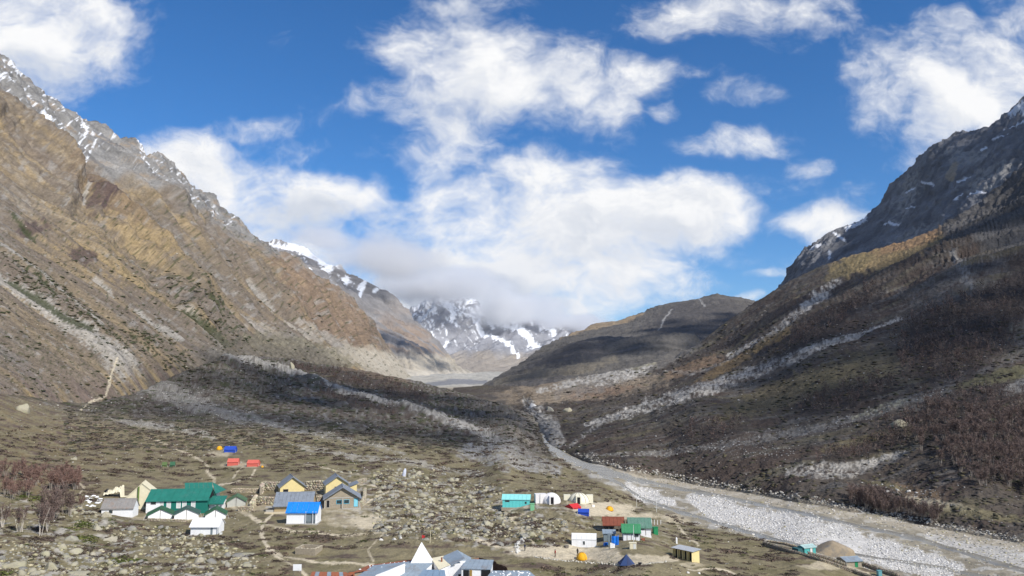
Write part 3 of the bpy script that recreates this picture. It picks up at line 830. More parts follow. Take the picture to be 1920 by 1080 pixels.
# ================= dark moraine hill in the middle distance
MH_TOP = [(896, 727), (930, 708), (960, 690), (1000, 663), (1030, 646), (1060, 632), (1080, 622), (1110, 608), (1140, 604), (1165, 600), (1200, 585), (1240, 572), (1290, 562), (1320, 555), (1345, 552), (1390, 556), (1418, 566), (1480, 590), (1560, 640)]
MH_BOT = [(896, 732), (960, 734), (1100, 735), (1300, 735), (1420, 720), (1560, 700)]
mh_depth = TPS([(896, 732, 2100), (1100, 735, 1750), (1300, 735, 1750), (1560, 700, 1900), (896, 724, 2300), (1000, 662, 2900), (1110, 608, 3500), (1240, 572, 3700), (1345, 552, 3700), (1418, 566, 3500), (1560, 640, 2800), (1100, 690, 2150), (1250, 660, 2300)])


def moraine_relief(px, py, P, N):
    X, Y, Z = P[..., 0], P[..., 1], P[..., 2]
    q = Y + .4 * X
    h = 26 * (ridged(q / 300, Z / 400, 4, 111) - .62) + 9 * (ridged(q / 70, Z / 160, 4, 112) - .62) + 4 * fbm(X / 30, Y / 30, 4, 113)
    # an inner ridge line
    d, wd = stroke(px, py, [(930, 718, 6), (1010, 680, 12), (1070, 662, 14), (1130, 648, 12), (1200, 652, 10), (1300, 640, 10)])
    h = h + 30 * (1 - sstep(d / wd, 0, 1.6)) * sstep(px, 985, 1110)
    return N * (h * sstep(px, 890, 960))[..., None]


def moraine_cover(px, py, P, N):
    X, Y, Z = P[..., 0], P[..., 1], P[..., 2]
    q = Y + .4 * X
    st = fbm(q / 40, Z / 120, 4, 114)
    c = np.array((.108, .10, .09)) * (1 + .4 * st[..., None])
    c = mixc(c, (.085, .078, .075), np.clip(blob(px, py, 1310, 600, 110, 36, -8, .3) + blob(px, py, 1040, 690, 110, 26, -22, .3), 0, 1) * .8)  # cloud-shaded areas of the hill darkened in the colour
    c = mixc(c, (.33, .25, .16), band(px, py, [(1020, 645, 5), (1080, 622, 6), (1120, 610, 7), (1170, 600, 6), (1205, 588, 4)], .4) * .75)  # sunlit crest painted as a lighter band
    c = mixc(c, (.21, .18, .13), band(px, py, [(930, 720, 5), (1000, 700, 9), (1080, 690, 12), (1150, 676, 9)], .5) * .6)
    for pts in ([(1260, 580, 1.5), (1245, 600, 2), (1235, 620, 1.5)], [(1310, 560, 1), (1322, 575, 1.5)]):
        c = mixc(c, (.36, .35, .33), band(px, py, pts, .8, 13, 5) * .7)
    return c


Sheet('moraine_hill', 896, 1560, 2.0, 130, MH_TOP, MH_BOT, mh_depth, moraine_relief, moraine_cover, M_ROCKY, back=(.3, 8, .7))

# ================= second mountain on the left, with snow
SM_TOP = [(420, 430), (470, 440), (490, 447), (520, 447), (545, 452), (580, 470), (612, 490), (640, 494), (660, 512), (700, 536), (735, 562), (760, 578), (775, 596), (800, 624), (830, 652), (858, 684), (885, 698), (940, 704)]
SM_BOT = [(420, 720), (940, 720)]
sm_depth = TPS([(420, 430, 6200), (545, 452, 6300), (640, 494, 6300), (735, 562, 6200), (800, 624, 6000), (858, 684, 5600), (940, 704, 5400), (420, 720, 4000), (700, 720, 4100), (800, 720, 4200), (940, 720, 4300), (700, 640, 5000), (780, 680, 4700), (850, 706, 4800)])


def second_relief(px, py, P, N):
    X, Y, Z = P[..., 0], P[..., 1], P[..., 2]
    q = Y + .3 * X
    up = sstep(py, 660, 600)
    h = (130 * (ridged(q / 900, Z / 900, 4, 121) - .62) + 55 * (ridged(q / 220, Z / 400, 4, 122) - .6)) * (.15 + .85 * sstep(660 - py, -10, 50)) + 20 * fbm(q / 60, Z / 60, 4, 123) * sstep(710 - py, 0, 40)
    # fluted moraine wall
    fl = blob(px, py, 790, 672, 100, 26, 14, .2)
    h = h + fl * 26 * (ridged(X / 70 + Y / 400, Z / 900, 3, 124) - .6)
    return N * h[..., None]


def second_cover(px, py, P, N):
    X, Y, Z = P[..., 0], P[..., 1], P[..., 2]
    q = Y + .3 * X
    c = np.array((.20, .19, .185)) * (1 + .4 * fbm(q / 110, Z / 110, 5, 125)[..., None])
    c = mixc(c, (.26, .19, .135), sstep(py, 560, 620) * sstep(fbm(q / 150, Z / 200, 4, 126) + .25, 0, .5) * .7)
    c = mixc(c, (.38, .34, .27), sstep(py + 14 * fbm(px / 30, py / 30, 3, 127), 652, 675) * .85)
    c = mixc(c, (.47, .43, .36), sstep(py, 690, 702) * .7)
    dtop = py - line_at(SM_TOP, px)
    s = sstep(fbm((px + py) / 22, (py - px * .7) / 9, 4, 128) + .30 * sstep(40 - dtop, 0, 40) - .6 * sstep(px, 600, 740), .22, .44)
    brk = sstep(fbm(px / 6, py / 4, 3, 129), -.3, .15)
    c = mixc(c, SNOW * .93, s * sstep(640 - py, 0, 60) * .9 * brk)
    for pts in ([(600, 490, 3), (622, 497, 6), (606, 508, 5)], [(640, 525, 3), (652, 518, 6), (648, 532, 5)], [(672, 540, 3), (682, 532, 4), (676, 552, 3)], [(545, 456, 4), (580, 474, 6), (600, 486, 4)], [(505, 452, 4), (560, 466, 4)], [(700, 548, 3), (720, 545, 3)], [(614, 512, 2), (622, 504, 3)]):
        c = mixc(c, SNOW * .95, band(px, py, pts, .8, 14, 5) * .9)
    return c


Sheet('second_mountain', 420, 940, 2.0, 170, SM_TOP, SM_BOT, sm_depth, second_relief, second_cover, M_FAR, back=(.3, 8, .8))

# ================= far snow mountain under the clouds
FM_TOP = [(690, 610), (730, 592), (770, 572), (800, 556), (835, 546), (870, 556), (905, 572), (940, 590), (970, 602), (1000, 600), (1030, 604), (1060, 610), (1100, 616), (1150, 622), (1200, 636)]
FM_BOT = [(690, 718), (1200, 718)]
fm_depth = TPS([(690, 718, 6300), (950, 718, 6000), (1200, 718, 6500), (690, 600, 9500), (835, 546, 10000), (970, 590, 10000), (1060, 590, 11000), (1200, 630, 11000), (850, 640, 8600), (960, 660, 8000), (860, 680, 7300)])


def far_relief(px, py, P, N):
    X, Y, Z = P[..., 0], P[..., 1], P[..., 2]
    q = X * .9 - Y * .35
    h = 200 * (ridged(q / 1500, (Z + Y * .1) / 1400, 4, 131) - .62) + 120 * (ridged(q / 380 + Z / 1500, Z / 900, 4, 132) - .6) + 45 * fbm(q / 90, Z / 90, 4, 133)
    return N * (h * sstep(700 - py, 0, 50))[..., None]


def far_cover(px, py, P, N):
    X, Y, Z = P[..., 0], P[..., 1], P[..., 2]
    q = X * .9 - Y * .35
    c = np.array((.23, .23, .245)) * (1 + .35 * fbm(q / 150, Z / 150, 5, 134)[..., None])
    c = mixc(c, (.30, .255, .20), sstep(py + 10 * fbm(px / 25, py / 25, 3, 135), 655, 675) * .8)
    st = fbm((px * .8 - py * .55) / 9, (py + px * .3) / 26, 4, 136); ch = fbm((px - py * 1.3) / 10, (py + px) / 50, 4, 137)
    s = sstep(np.maximum(st, ch) + .42 * sstep(640 - py, 0, 75) - .12, .22, .46)
    brk = sstep(fbm(px / 5, py / 4, 3, 138), -.3, .15)
    c = mixc(c, SNOW * .93, s * sstep(668 - py, 0, 30) * .9 * brk)
    for pts in ([(880, 590, 3), (900, 612, 5), (930, 635, 5), (955, 655, 4), (972, 668, 3)], [(945, 600, 6), (975, 622, 8), (1000, 640, 8), (1012, 648, 4)], [(838, 575, 8), (850, 590, 9), (846, 606, 4)], [(785, 602, 8), (800, 595, 7), (815, 590, 4)], [(840, 632, 3), (830, 650, 3)], [(1020, 610, 4), (1040, 625, 4)], [(905, 585, 4), (925, 605, 4)]):
        c = mixc(c, SNOW * .95, band(px, py, pts, .8, 15, 5) * .93)
    return c


Sheet('snow_mountain', 690, 1200, 2.0, 150, FM_TOP, FM_BOT, fm_depth, far_relief, far_cover, M_FAR, back=(.3, 8, .8))

# ================= glacier-snout flats far up the valley
GF_TOP = [(680, 700), (800, 699), (960, 697), (1020, 700), (1100, 706)]
GF_BOT = [(680, 745), (1100, 745)]
gf_depth = TPS([(680, 745, 1500), (900, 745, 1500), (1100, 745, 1600), (680, 722, 2600), (850, 722, 2500), (1000, 722, 2500), (680, 700, 5200), (850, 698, 5400), (1000, 699, 5000), (860, 710, 3700)])


def flats_relief(px, py, P, N):
    X, Y = P[..., 0], P[..., 1]
    h = 9 * fbm(X / 110, Y / 260, 5, 141) * sstep(715 - py, -6, 8)
    D = np.zeros(P.shape); D[..., 2] = h
    return D


def flats_cover(px, py, P, N):
    X, Y = P[..., 0], P[..., 1]
    c = np.array((.39, .37, .325)) * (1 + .35 * fbm(X / 60, Y / 150, 4, 142)[..., None])
    c = mixc(c, (.19, .195, .21), band(px, py, [(800, 722, 5), (850, 716, 5), (910, 716, 5)], .2) * .9)
    c = mixc(c, (.26, .215, .15), sstep(py, 722, 730) * .8)
    return c


Sheet('glacier_flats', 680, 1100, 2.0, 90, GF_TOP, GF_BOT, gf_depth, flats_relief, flats_cover, M_ROCKY, back=(.2, 4, .0))

# low ground that closes the horizon all round
gz = []
R_ = [40, 400, 1500, 6000, 40000]
for r in R_:
    for k in range(48):
        a = 2 * math.pi * k / 48
        gz.append((r * math.cos(a), r * math.sin(a), -60 - .004 * r))
gf = [(i * 48 + k, i * 48 + (k + 1) % 48, (i + 1) * 48 + (k + 1) % 48, (i + 1) * 48 + k) for i in range(len(R_) - 1) for k in range(48)]
me = make_mesh('ground', np.array(gz), np.array(gf), M_GROUND); set_col(me, np.broadcast_to(np.array((.16, .13, .09)), (len(gz), 3)))
link('ground', me, kind='structure')


# ------------------------------------------------------------------ unseen clouds placed right of the viewer to shade parts of the valley
M_CLOUD = bpy.data.materials.new('shade_cloud_white'); M_CLOUD.use_nodes = True
M_CLOUD.node_tree.nodes['Principled BSDF'].inputs['Base Color'].default_value = (.85, .86, .88, 1)
M_CLOUD.node_tree.nodes['Principled BSDF'].inputs['Roughness'].default_value = 1.0


def ico(sub):
    import bmesh
    bm = bmesh.new(); bmesh.ops.create_icosphere(bm, subdivisions=sub, radius=1.0)
    v = np.array([q.co[:] for q in bm.verts]); f = np.array([[q.index for q in p.verts] for p in bm.faces]); bm.free()
    return v, f


ICO1, ICO2, ICO3, ICO4 = ico(1), ico(2), ico(3), ico(4)
_e1 = np.cross(SUN_DIR, (0, 0, 1.0)); _e1 /= np.linalg.norm(_e1)


def shade_cloud(spots, up):
    """one cloud of overlapping puffs whose shadow falls on the given ground spots (sheet, x, y, radius along the valley, radius across)"""
    V, F, n = [], [], 0
    rg = np.random.default_rng(int(up) + len(spots))
    v0, f0_ = ICO1
    for sh_, x, y, ry, rx, cov in spots:
        g_ = SHEETS[sh_].ground(x, y)
        c = g_ + SUN_DIR * ((up - g_[2]) / SUN_DIR[2])
        pr = max(18.0, min(60.0, .22 * min(rx, ry)))
        for k in range(int(1.25 * cov * rx * ry / pr ** 2)):
            a = rg.uniform(0, 2 * math.pi); r = math.sqrt(rg.uniform()) * rg.uniform(.8, 1.12)
            o = np.array((rx * r * math.cos(a), ry * r * math.sin(a), rg.normal() * pr * .7))
            v = v0 * pr * rg.uniform(.6, 1.25) * np.array((1, 1, .55))
            V.append(v + c + o); F.append(f0_ + n); n += len(v)
    me = make_mesh('cloud', np.concatenate(V), np.concatenate(F), M_CLOUD, smooth=True)
    return link('cloud', me, kind='stuff')


# (centre pixel of the shaded ground; radii in metres; cover)
shade_cloud([('valley_floor', 640, 735, 160, 190, .8), ('valley_floor', 830, 755, 190, 120, .8), ('valley_floor', 930, 790, 130, 90, .8), ('valley_floor', 520, 740, 110, 120, .6), ('valley_floor', 700, 800, 70, 90, .6), ('valley_floor', 860, 825, 60, 60, .6), ('valley_floor', 420, 775, 50, 70, .6), ('valley_floor', 980, 840, 50, 40, .5)], 5200)
shade_cloud([('moraine_hill', 1330, 615, 420, 260, .8), ('moraine_hill', 1220, 640, 350, 200, .8), ('moraine_hill', 1030, 690, 280, 130, .9), ('moraine_hill', 1130, 655, 300, 170, .9)], 6400)
shade_cloud([('right_mountain', 1750, 600, 170, 130, .6), ('right_mountain', 1880, 520, 250, 170, .7), ('right_mountain', 1850, 440, 260, 180, .8), ('right_mountain', 1640, 590, 130, 80, .6), ('right_crag', 1780, 350, 320, 330, .7), ('right_crag', 1640, 450, 420, 260, .7), ('right_crag', 1880, 290, 350, 260, .6), ('right_mountain', 1820, 660, 110, 90, .6), ('right_mountain', 1400, 775, 110, 90, .35), ('right_mountain', 1560, 710, 140, 110, .45), ('right_mountain', 1480, 650, 170, 110, .45), ('right_mountain', 1700, 740, 70, 60, .4)], 5800)
shade_cloud([('second_mountain', 775, 655, 420, 160, .9), ('second_mountain', 820, 685, 420, 90, .9), ('second_mountain', 735, 632, 260, 110, .8)], 7000)

# ------------------------------------------------------------------ object helpers
def pmat(name, col, rough=.75, metal=0.0, var=.16, scale=1.2, spec=.3, bump=0.0, dirt=None, dirt_amt=.5):
    m_ = bpy.data.materials.new(name); m_.use_nodes = True
    t = m_.node_tree; t.nodes.clear(); n = NB(t)
    geo = n.n('ShaderNodeNewGeometry')
    bs = n.n('ShaderNodeBsdfPrincipled')
    tx = n.noise(geo.outputs['Position'], scale, 5, .65)
    k = n.m('MULTIPLY_ADD', n.m('SUBTRACT', tx.outputs[0], .5), var * 3, 1.0)
    c = n.n('ShaderNodeVectorMath', operation='SCALE'); c.inputs[0].default_value = col; n.put(c.inputs['Scale'], k)
    cc = c.outputs[0]
    if dirt is not None:
        t2 = n.noise(geo.outputs['Position'], scale * .6, 6, .7)
        cc = n.mix(n.step(t2.outputs[0], .5, .68, 0.0, dirt_amt), cc, dirt)
    n.put(bs.inputs['Base Color'], cc)
    bs.inputs['Roughness'].default_value = rough; bs.inputs['Metallic'].default_value = metal
    bs.inputs['Specular IOR Level'].default_value = spec
    if bump:
        b_ = n.n('ShaderNodeBump'); b_.inputs['Strength'].default_value = bump; b_.inputs['Distance'].default_value = .15
        n.put(b_.inputs['Height'], tx.outputs[0]); n.put(bs.inputs['Normal'], b_.outputs[0])
    o = n.n('ShaderNodeOutputMaterial'); t.links.new(bs.outputs[0], o.inputs[0])
    return m_


def col_mat(name, rough=.9, var=.3, scale=3.0, bump=.5, spec=.15):
    """material coloured by the vertex colours of scattered pieces"""
    m_ = bpy.data.materials.new(name); m_.use_nodes = True
    t = m_.node_tree; t.nodes.clear(); n = NB(t)
    geo = n.n('ShaderNodeNewGeometry'); at_ = n.n('ShaderNodeAttribute'); at_.attribute_name = 'Col'
    bs = n.n('ShaderNodeBsdfPrincipled')
    tx = n.noise(geo.outputs['Position'], scale, 4, .65)
    k = n.m('MULTIPLY_ADD', n.m('SUBTRACT', tx.outputs[0], .5), var * 3, 1.0)
    c = n.n('ShaderNodeVectorMath', operation='SCALE'); n.put(c.inputs[0], at_.outputs['Color']); n.put(c.inputs['Scale'], k)
    n.put(bs.inputs['Base Color'], c.outputs[0])
    bs.inputs['Roughness'].default_value = rough; bs.inputs['Specular IOR Level'].default_value = spec
    if bump:
        b_ = n.n('ShaderNodeBump'); b_.inputs['Strength'].default_value = bump; b_.inputs['Distance'].default_value = .12
        n.put(b_.inputs['Height'], tx.outputs[0]); n.put(bs.inputs['Normal'], b_.outputs[0])
    o = n.n('ShaderNodeOutputMaterial'); t.links.new(bs.outputs[0], o.inputs[0])
    return m_


def rock_mat():
    m_ = bpy.data.materials.new('boulder_stone'); m_.use_nodes = True
    t = m_.node_tree; t.nodes.clear(); n = NB(t)
    geo = n.n('ShaderNodeNewGeometry'); oi = n.n('ShaderNodeObjectInfo')
    tcn = n.n('ShaderNodeTexCoord')
    bs = n.n('ShaderNodeBsdfPrincipled')
    tx = n.noise(geo.outputs['Position'], 1.6, 6, .68); ty = n.noise(geo.outputs['Position'], .55, 4, .6)
    ramp = n.n('ShaderNodeValToRGB'); e = ramp.color_ramp.elements
    e[0].position = 0; e[0].color = (.19, .18, .165, 1); e[1].position = 1; e[1].color = (.36, .33, .255, 1)
    for p, c_ in ((.3, (.27, .26, .225, 1)), (.55, (.31, .285, .205, 1)), (.8, (.37, .335, .25, 1))):
        q = ramp.color_ramp.elements.new(p); q.color = c_
    n.put(ramp.inputs[0], oi.outputs['Random'])
    c = n.mix(n.step(ty.outputs[0], .5, .62, 0.0, .55), ramp.outputs[0], (.37, .35, .22))
    c = n.mix(n.step(tx.outputs[0], .56, .66, 0.0, .6), c, (.16, .155, .14))
    n.put(bs.inputs['Base Color'], c); bs.inputs['Roughness'].default_value = .92; bs.inputs['Specular IOR Level'].default_value = .15
    b_ = n.n('ShaderNodeBump'); b_.inputs['Strength'].default_value = .6; b_.inputs['Distance'].default_value = .25
    n.put(b_.inputs['Height'], tx.outputs[0]); n.put(bs.inputs['Normal'], b_.outputs[0])
    o = n.n('ShaderNodeOutputMaterial'); t.links.new(bs.outputs[0], o.inputs[0])
    return m_


class MB:
    """collects faces (any size) and builds one mesh"""
    def __init__(self):
        self.v, self.f = [], []

    def add(self, vs, fs):
        n = len(self.v); self.v += [tuple(map(float, q)) for q in vs]; self.f += [tuple(i + n for i in q) for q in fs]
        return self

    def box(self, x0, x1, y0, y1, z0, z1):
        return self.add([(x0, y0, z0), (x1, y0, z0), (x1, y1, z0), (x0, y1, z0), (x0, y0, z1), (x1, y0, z1), (x1, y1, z1), (x0, y1, z1)],
                        [(0, 3, 2, 1), (4, 5, 6, 7), (0, 1, 5, 4), (1, 2, 6, 5), (2, 3, 7, 6), (3, 0, 4, 7)])

    def slab(self, p00, p10, p11, p01, th):
        """four corners (counter-clockwise from above) thickened downward"""
        P = [np.array(q, float) for q in (p00, p10, p11, p01)]
        n_ = np.cross(P[1] - P[0], P[3] - P[0]); n_ /= np.linalg.norm(n_)
        if n_[2] < 0:
            n_ = -n_
        return self.add(P + [q - n_ * th for q in P], [(0, 1, 2, 3), (7, 6, 5, 4), (0, 4, 5, 1), (1, 5, 6, 2), (2, 6, 7, 3), (3, 7, 4, 0)])

    def prism_y(self, poly, y0, y1):
        """polygon in x, z extruded along y"""
        k = len(poly)
        return self.add([(x, y0, z) for x, z in poly] + [(x, y1, z) for x, z in poly], [tuple(range(k)), tuple(range(2 * k - 1, k - 1, -1))] + [((i + 1) % k, i, i + k, (i + 1) % k + k) for i in range(k)])

    def prism_x(self, poly, x0, x1):
        k = len(poly)
        return self.add([(x0, y, z) for y, z in poly] + [(x1, y, z) for y, z in poly], [tuple(range(k))[::-1], tuple(range(k, 2 * k))] + [(i, (i + 1) % k, (i + 1) % k + k, i + k) for i in range(k)])

    def tube(self, pts, rad, sides=6, cap=True):
        pts = [np.array(p, float) for p in pts]; rad = rad if hasattr(rad, '__len__') else [rad] * len(pts)
        base = len(self.v)
        for i, p in enumerate(pts):
            d = pts[min(i + 1, len(pts) - 1)] - pts[max(i - 1, 0)]; d /= np.linalg.norm(d) + 1e-9
            a = np.cross(d, (0, 0, 1.0) if abs(d[2]) < .95 else (1.0, 0, 0)); a /= np.linalg.norm(a); b = np.cross(d, a)
            for k in range(sides):
                t = 2 * math.pi * k / sides
                self.v.append(tuple(p + rad[i] * (a * math.cos(t) + b * math.sin(t))))
        for i in range(len(pts) - 1):
            for k in range(sides):
                q = base + i * sides
                self.f.append((q + k, q + (k + 1) % sides, q + sides + (k + 1) % sides, q + sides + k))
        if cap:
            self.f.append(tuple(base + k for k in range(sides))[::-1]); self.f.append(tuple(base + (len(pts) - 1) * sides + k for k in range(sides)))
        return self

    def lathe(self, prof, sides=20, x0=0, y0=0):
        base = len(self.v)
        for r, z in prof:
            for k in range(sides):
                t = 2 * math.pi * k / sides; self.v.append((x0 + r * math.cos(t), y0 + r * math.sin(t), z))
        for i in range(len(prof) - 1):
            for k in range(sides):
                q = base + i * sides
                self.f.append((q + k, q + (k + 1) % sides, q + sides + (k + 1) % sides, q + sides + k))
        self.f.append(tuple(base + k for k in range(sides))[::-1]); self.f.append(tuple(base + (len(prof) - 1) * sides + k for k in range(sides)))
        return self

    def mesh(self, name, mat, smooth=False):
        me = bpy.data.meshes.new(name); me.from_pydata(self.v, [], self.f)
        if smooth:
            me.polygons.foreach_set('use_smooth', np.ones(len(me.polygons), bool))
        me.update(); me.materials.append(mat)
        return me

    def build(self, name, mat, parent=None, smooth=False, **props):
        return link(name, self.mesh(name, mat, smooth), parent, **props)


def site(x, y, sheet='valley_floor'):
    """ground point under photograph pixel and the metres one photograph pixel spans there"""
    p = SHEETS[sheet].ground(x, y)
    u, dy, dz = pix_dir(x, y)
    return p, float(p[1] / dy / FPX)


def thing(name, p, yaw, label, cat, group=None, sink=0.0):
    o = bpy.data.objects.new(name, None); COL.objects.link(o)
    o.location = (float(p[0]), float(p[1]), float(p[2]) - sink); o.rotation_euler = (0, 0, math.radians(yaw))
    o.empty_display_size = .5
    return tag(o, label, cat, group)


def tag(o, label, cat, group=None):
    o['label'] = label; o['category'] = cat; o['kind'] = 'thing'
    if group:
        o['group'] = group
    return o


def scatter(name, variants, pos, scl, rz, cols, mat, tilt=0.0, smooth=False, **props):
    """merge many small pieces into one mesh; variants = list of (verts, tris)"""
    n = len(pos); rg = np.random.default_rng(n + len(name))
    which = rg.integers(0, len(variants), n)
    V, F, C, off = [], [], [], 0
    scl = np.broadcast_to(scl if np.ndim(scl) == 2 else np.asarray(scl)[:, None], (n, 3))
    tx = rg.normal(0, tilt, n) if tilt else np.zeros(n)
    for k, (v, f) in enumerate(variants):
        ii = np.nonzero(which == k)[0]
        if not len(ii):
            continue
        w_ = v[None] * scl[ii][:, None]
        c, s_ = np.cos(rz[ii])[:, None], np.sin(rz[ii])[:, None]
        if tilt:
            ct, st = np.cos(tx[ii])[:, None], np.sin(tx[ii])[:, None]
            w_ = np.stack([w_[..., 0], w_[..., 1] * ct - w_[..., 2] * st, w_[..., 1] * st + w_[..., 2] * ct], -1)
        w_ = np.stack([w_[..., 0] * c - w_[..., 1] * s_, w_[..., 0] * s_ + w_[..., 1] * c, w_[..., 2]], -1) + pos[ii][:, None]
        V.append(w_.reshape(-1, 3)); F.append((f[None] + (off + np.arange(len(ii)) * len(v))[:, None, None]).reshape(-1, 3))
        C.append(np.repeat(cols[ii], len(v), 0)); off += len(ii) * len(v)
    me = make_mesh(name, np.concatenate(V), np.concatenate(F), mat, smooth)
    set_col(me, np.clip(np.concatenate(C), .003, .95))
    return link(name, me, kind='stuff', **props)


def rock_variant(seed, base, flat=.75, rough=.28, cut=3):
    """an angular boulder: ball pushed by noise with a few sides sliced flat, sitting on z = 0"""
    rg = np.random.default_rng(seed); v, f = base; v = v.copy()
    v *= (1 + rough * fbm(v[:, 0] * 1.3 + seed, v[:, 1] * 1.3 + v[:, 2] * .9, 2, seed))[:, None]
    for k in range(cut):
        d = rg.normal(size=3); d[2] = abs(d[2]) * .6; d /= np.linalg.norm(d)
        h = rg.uniform(.55, .8); q = v @ d; v -= np.clip(q - h, 0, None)[:, None] * d
    v *= np.array((rg.uniform(.9, 1.25), rg.uniform(.8, 1.1), flat * rg.uniform(.8, 1.15)))
    v[:, 2] += .35 * flat
    return v, f


ICO0 = ico(0) if False else None
import bmesh as _bm


def _ico0():
    b = _bm.new(); _bm.ops.create_icosphere(b, subdivisions=1, radius=1.0)
    v = np.array([q.co[:] for q in b.verts]); f = np.array([[q.index for q in p.verts] for p in b.faces]); b.free()
    return v, f


LOW = _ico0()          # 12 vertices, 20 faces
ROCKS_LOW = [rock_variant(300 + k, LOW, .7, .45, 2) for k in range(7)]
ROCKS_MID = [rock_variant(320 + k, ICO2, .75, .34, 5) for k in range(8)]
ROCKS_HI = [rock_variant(340 + k, ICO3, .8, .36, 6) for k in range(6)]


def clump_variant(seed, n, leaf=.22, flat=.45):
    """a low shrub: many small leaf faces spread through a flattened dome"""
    rg = np.random.default_rng(seed)
    d = rg.normal(size=(n, 3)); d /= np.linalg.norm(d, axis=1, keepdims=True); d[:, 2] = np.abs(d[:, 2])
    r = rg.uniform(.45, 1.0, n) ** .6
    lob = 1 + .35 * np.sin(np.arctan2(d[:, 1], d[:, 0]) * rg.integers(2, 5) + rg.uniform(0, 6))
    c = d * (r * lob)[:, None] * np.array((1, 1, flat))
    a = rg.normal(size=(n, 3)); a /= np.linalg.norm(a, axis=1, keepdims=True)
    b = np.cross(a, rg.normal(size=(n, 3))); b /= np.linalg.norm(b, axis=1, keepdims=True)
    s = leaf * rg.uniform(.5, 1.4, (n, 1))
    v = np.stack([c + a * s, c - a * s * .5 + b * s * .8, c - a * s * .5 - b * s * .8], 1).reshape(-1, 3)
    return v, np.arange(3 * n).reshape(n, 3)


CLUMPS = [clump_variant(400 + k, 46) for k in range(7)]
CLUMPS_LOW = [(rock_variant(420 + k, LOW, .5, .6, 1)) for k in range(6)]


def pick(n, mask, x0, x1, y0, y1, seed=0, top=None):
    """random photograph pixels weighted by mask(px, py)"""
    rg = np.random.default_rng(seed); X, Y_ = [], []
    got = 0; tries = 0
    while got < n and tries < 60:
        x = rg.uniform(x0, x1, n * 3); y = rg.uniform(y0, y1, n * 3)
        k = rg.uniform(size=n * 3) < mask(x, y)
        X.append(x[k]); Y_.append(y[k]); got += k.sum(); tries += 1
    return np.concatenate(X)[:n], np.concatenate(Y_)[:n]


def mpp_at(P):
    return P[:, 1] / FPX * 1.0


# ---- materials of the built things
W_WHITE = pmat('white_paint', (.78, .78, .78), .6, var=.05, dirt=(.5, .47, .42), dirt_amt=.25)
W_CREAM = pmat('cream_canvas', (.66, .60, .43), .85, var=.1)
W_YELLOW = pmat('yellow_wall', (.66, .54, .26), .8, var=.1, dirt=(.45, .38, .25), dirt_amt=.3)
W_STONE = pmat('stone_wall_plaster', (.30, .255, .19), .9, var=.3, scale=2.5, bump=.5)
W_CONC = pmat('concrete', (.38, .36, .32), .9, var=.2, scale=2.0)
W_DRY = col_mat('dry_stone', .95, .25, 2.0, .5)
R_GREEN = pmat('green_metal_roof', (.018, .155, .118), .55, .0, .2, .5, dirt=(.05, .17, .14), dirt_amt=.6)
R_TENTG = pmat('green_canvas', (.035, .105, .055), .8, var=.15)
G_WALL = pmat('green_wall', (.012, .15, .115), .6, var=.1)
R_GREY = pmat('grey_metal_roof', (.20, .225, .26), .5, .0, .2, .9, dirt=(.13, .14, .15), dirt_amt=.7)
R_TIN = pmat('blue_grey_tin', (.235, .285, .33), .45, .0, .22, .7, dirt=(.2, .165, .14), dirt_amt=.5)
R_OLD = pmat('weathered_tin', (.24, .225, .21), .6, .0, .2, .9, dirt=(.24, .15, .1), dirt_amt=.5)
R_BLUE = pmat('blue_sheet_roof', (.012, .20, .62), .5, var=.14, dirt=(.03, .24, .6), dirt_amt=.5)
R_RUST = pmat('rust_metal', (.30, .10, .05), .8, var=.25, dirt=(.12, .05, .035), dirt_amt=.6)
R_RED = pmat('red_brown_roof', (.20, .062, .036), .8, var=.2)
R_GREEN2 = pmat('faded_green_roof', (.10, .20, .15), .6, var=.2, dirt=(.2, .26, .22))
R_GREEN3 = pmat('bright_green_roof', (.05, .225, .10), .6, var=.15)
W_TURQ = pmat('turquoise_panel', (.12, .54, .52), .5, var=.05)
R_TURQ = pmat('pale_turquoise_roof', (.25, .62, .60), .5, var=.05)
W_PINK = pmat('pinkish_white_shell', (.72, .69, .67), .7, var=.05)
W_IVORY = pmat('ivory_shell', (.70, .66, .52), .7, var=.05)
T_YEL = pmat('yellow_tent_fabric', (.72, .36, .01), .7, var=.08)
T_BLUE = pmat('blue_tent_fabric', (.02, .065, .38), .75, var=.15)
T_RED = pmat('salmon_red_tent_fabric', (.55, .12, .09), .75, var=.14)
T_RED2 = pmat('red_tent_fabric', (.52, .03, .035), .7, var=.1)
T_PINK = pmat('pink_tent_fabric', (.66, .25, .22), .7, var=.1)
T_NAVY = pmat('navy_tent_fabric', (.02, .045, .13), .7, var=.1)
T_TARP = pmat('blue_tarp', (.01, .16, .62), .6, var=.2)
D_DARK = pmat('dark_opening', (.012, .012, .014), .9, var=.1)
D_GLASS = pmat('window_glass', (.03, .045, .05), .12, var=.1, spec=.5)
D_BFRAME = pmat('blue_window_frame', (.10, .36, .48), .6, var=.1)
D_DOORB = pmat('light_blue_door', (.20, .52, .62), .6, var=.1)
D_WFRAME = pmat('white_frame', (.6, .6, .56), .6, var=.1)
D_WOOD = pmat('grey_wood', (.16, .14, .12), .85, var=.25)
D_GREYP = pmat('blue_grey_panel', (.17, .21, .23), .6, var=.15)
D_BLACK = pmat('black_plastic', (.012, .012, .014), .5, var=.1)
D_GREEND = pmat('green_door_paint', (.015, .20, .08), .6, var=.1)
D_GBOX = pmat('light_green_cabinet', (.20, .48, .26), .6, var=.05)
M_ROCK = rock_mat()
M_STONES = col_mat('loose_stones', .92, .25, 2.0, .4)
M_TWIG = col_mat('bare_twigs', .9, .15, .4, 0)
M_SHRUB = col_mat('shrub_leaves', .9, .3, .8, 0)

# ------------------------------------------------------------------ builders for huts, tents, walls
def look_down(y):
    return math.atan((y - HOR) / FPX)


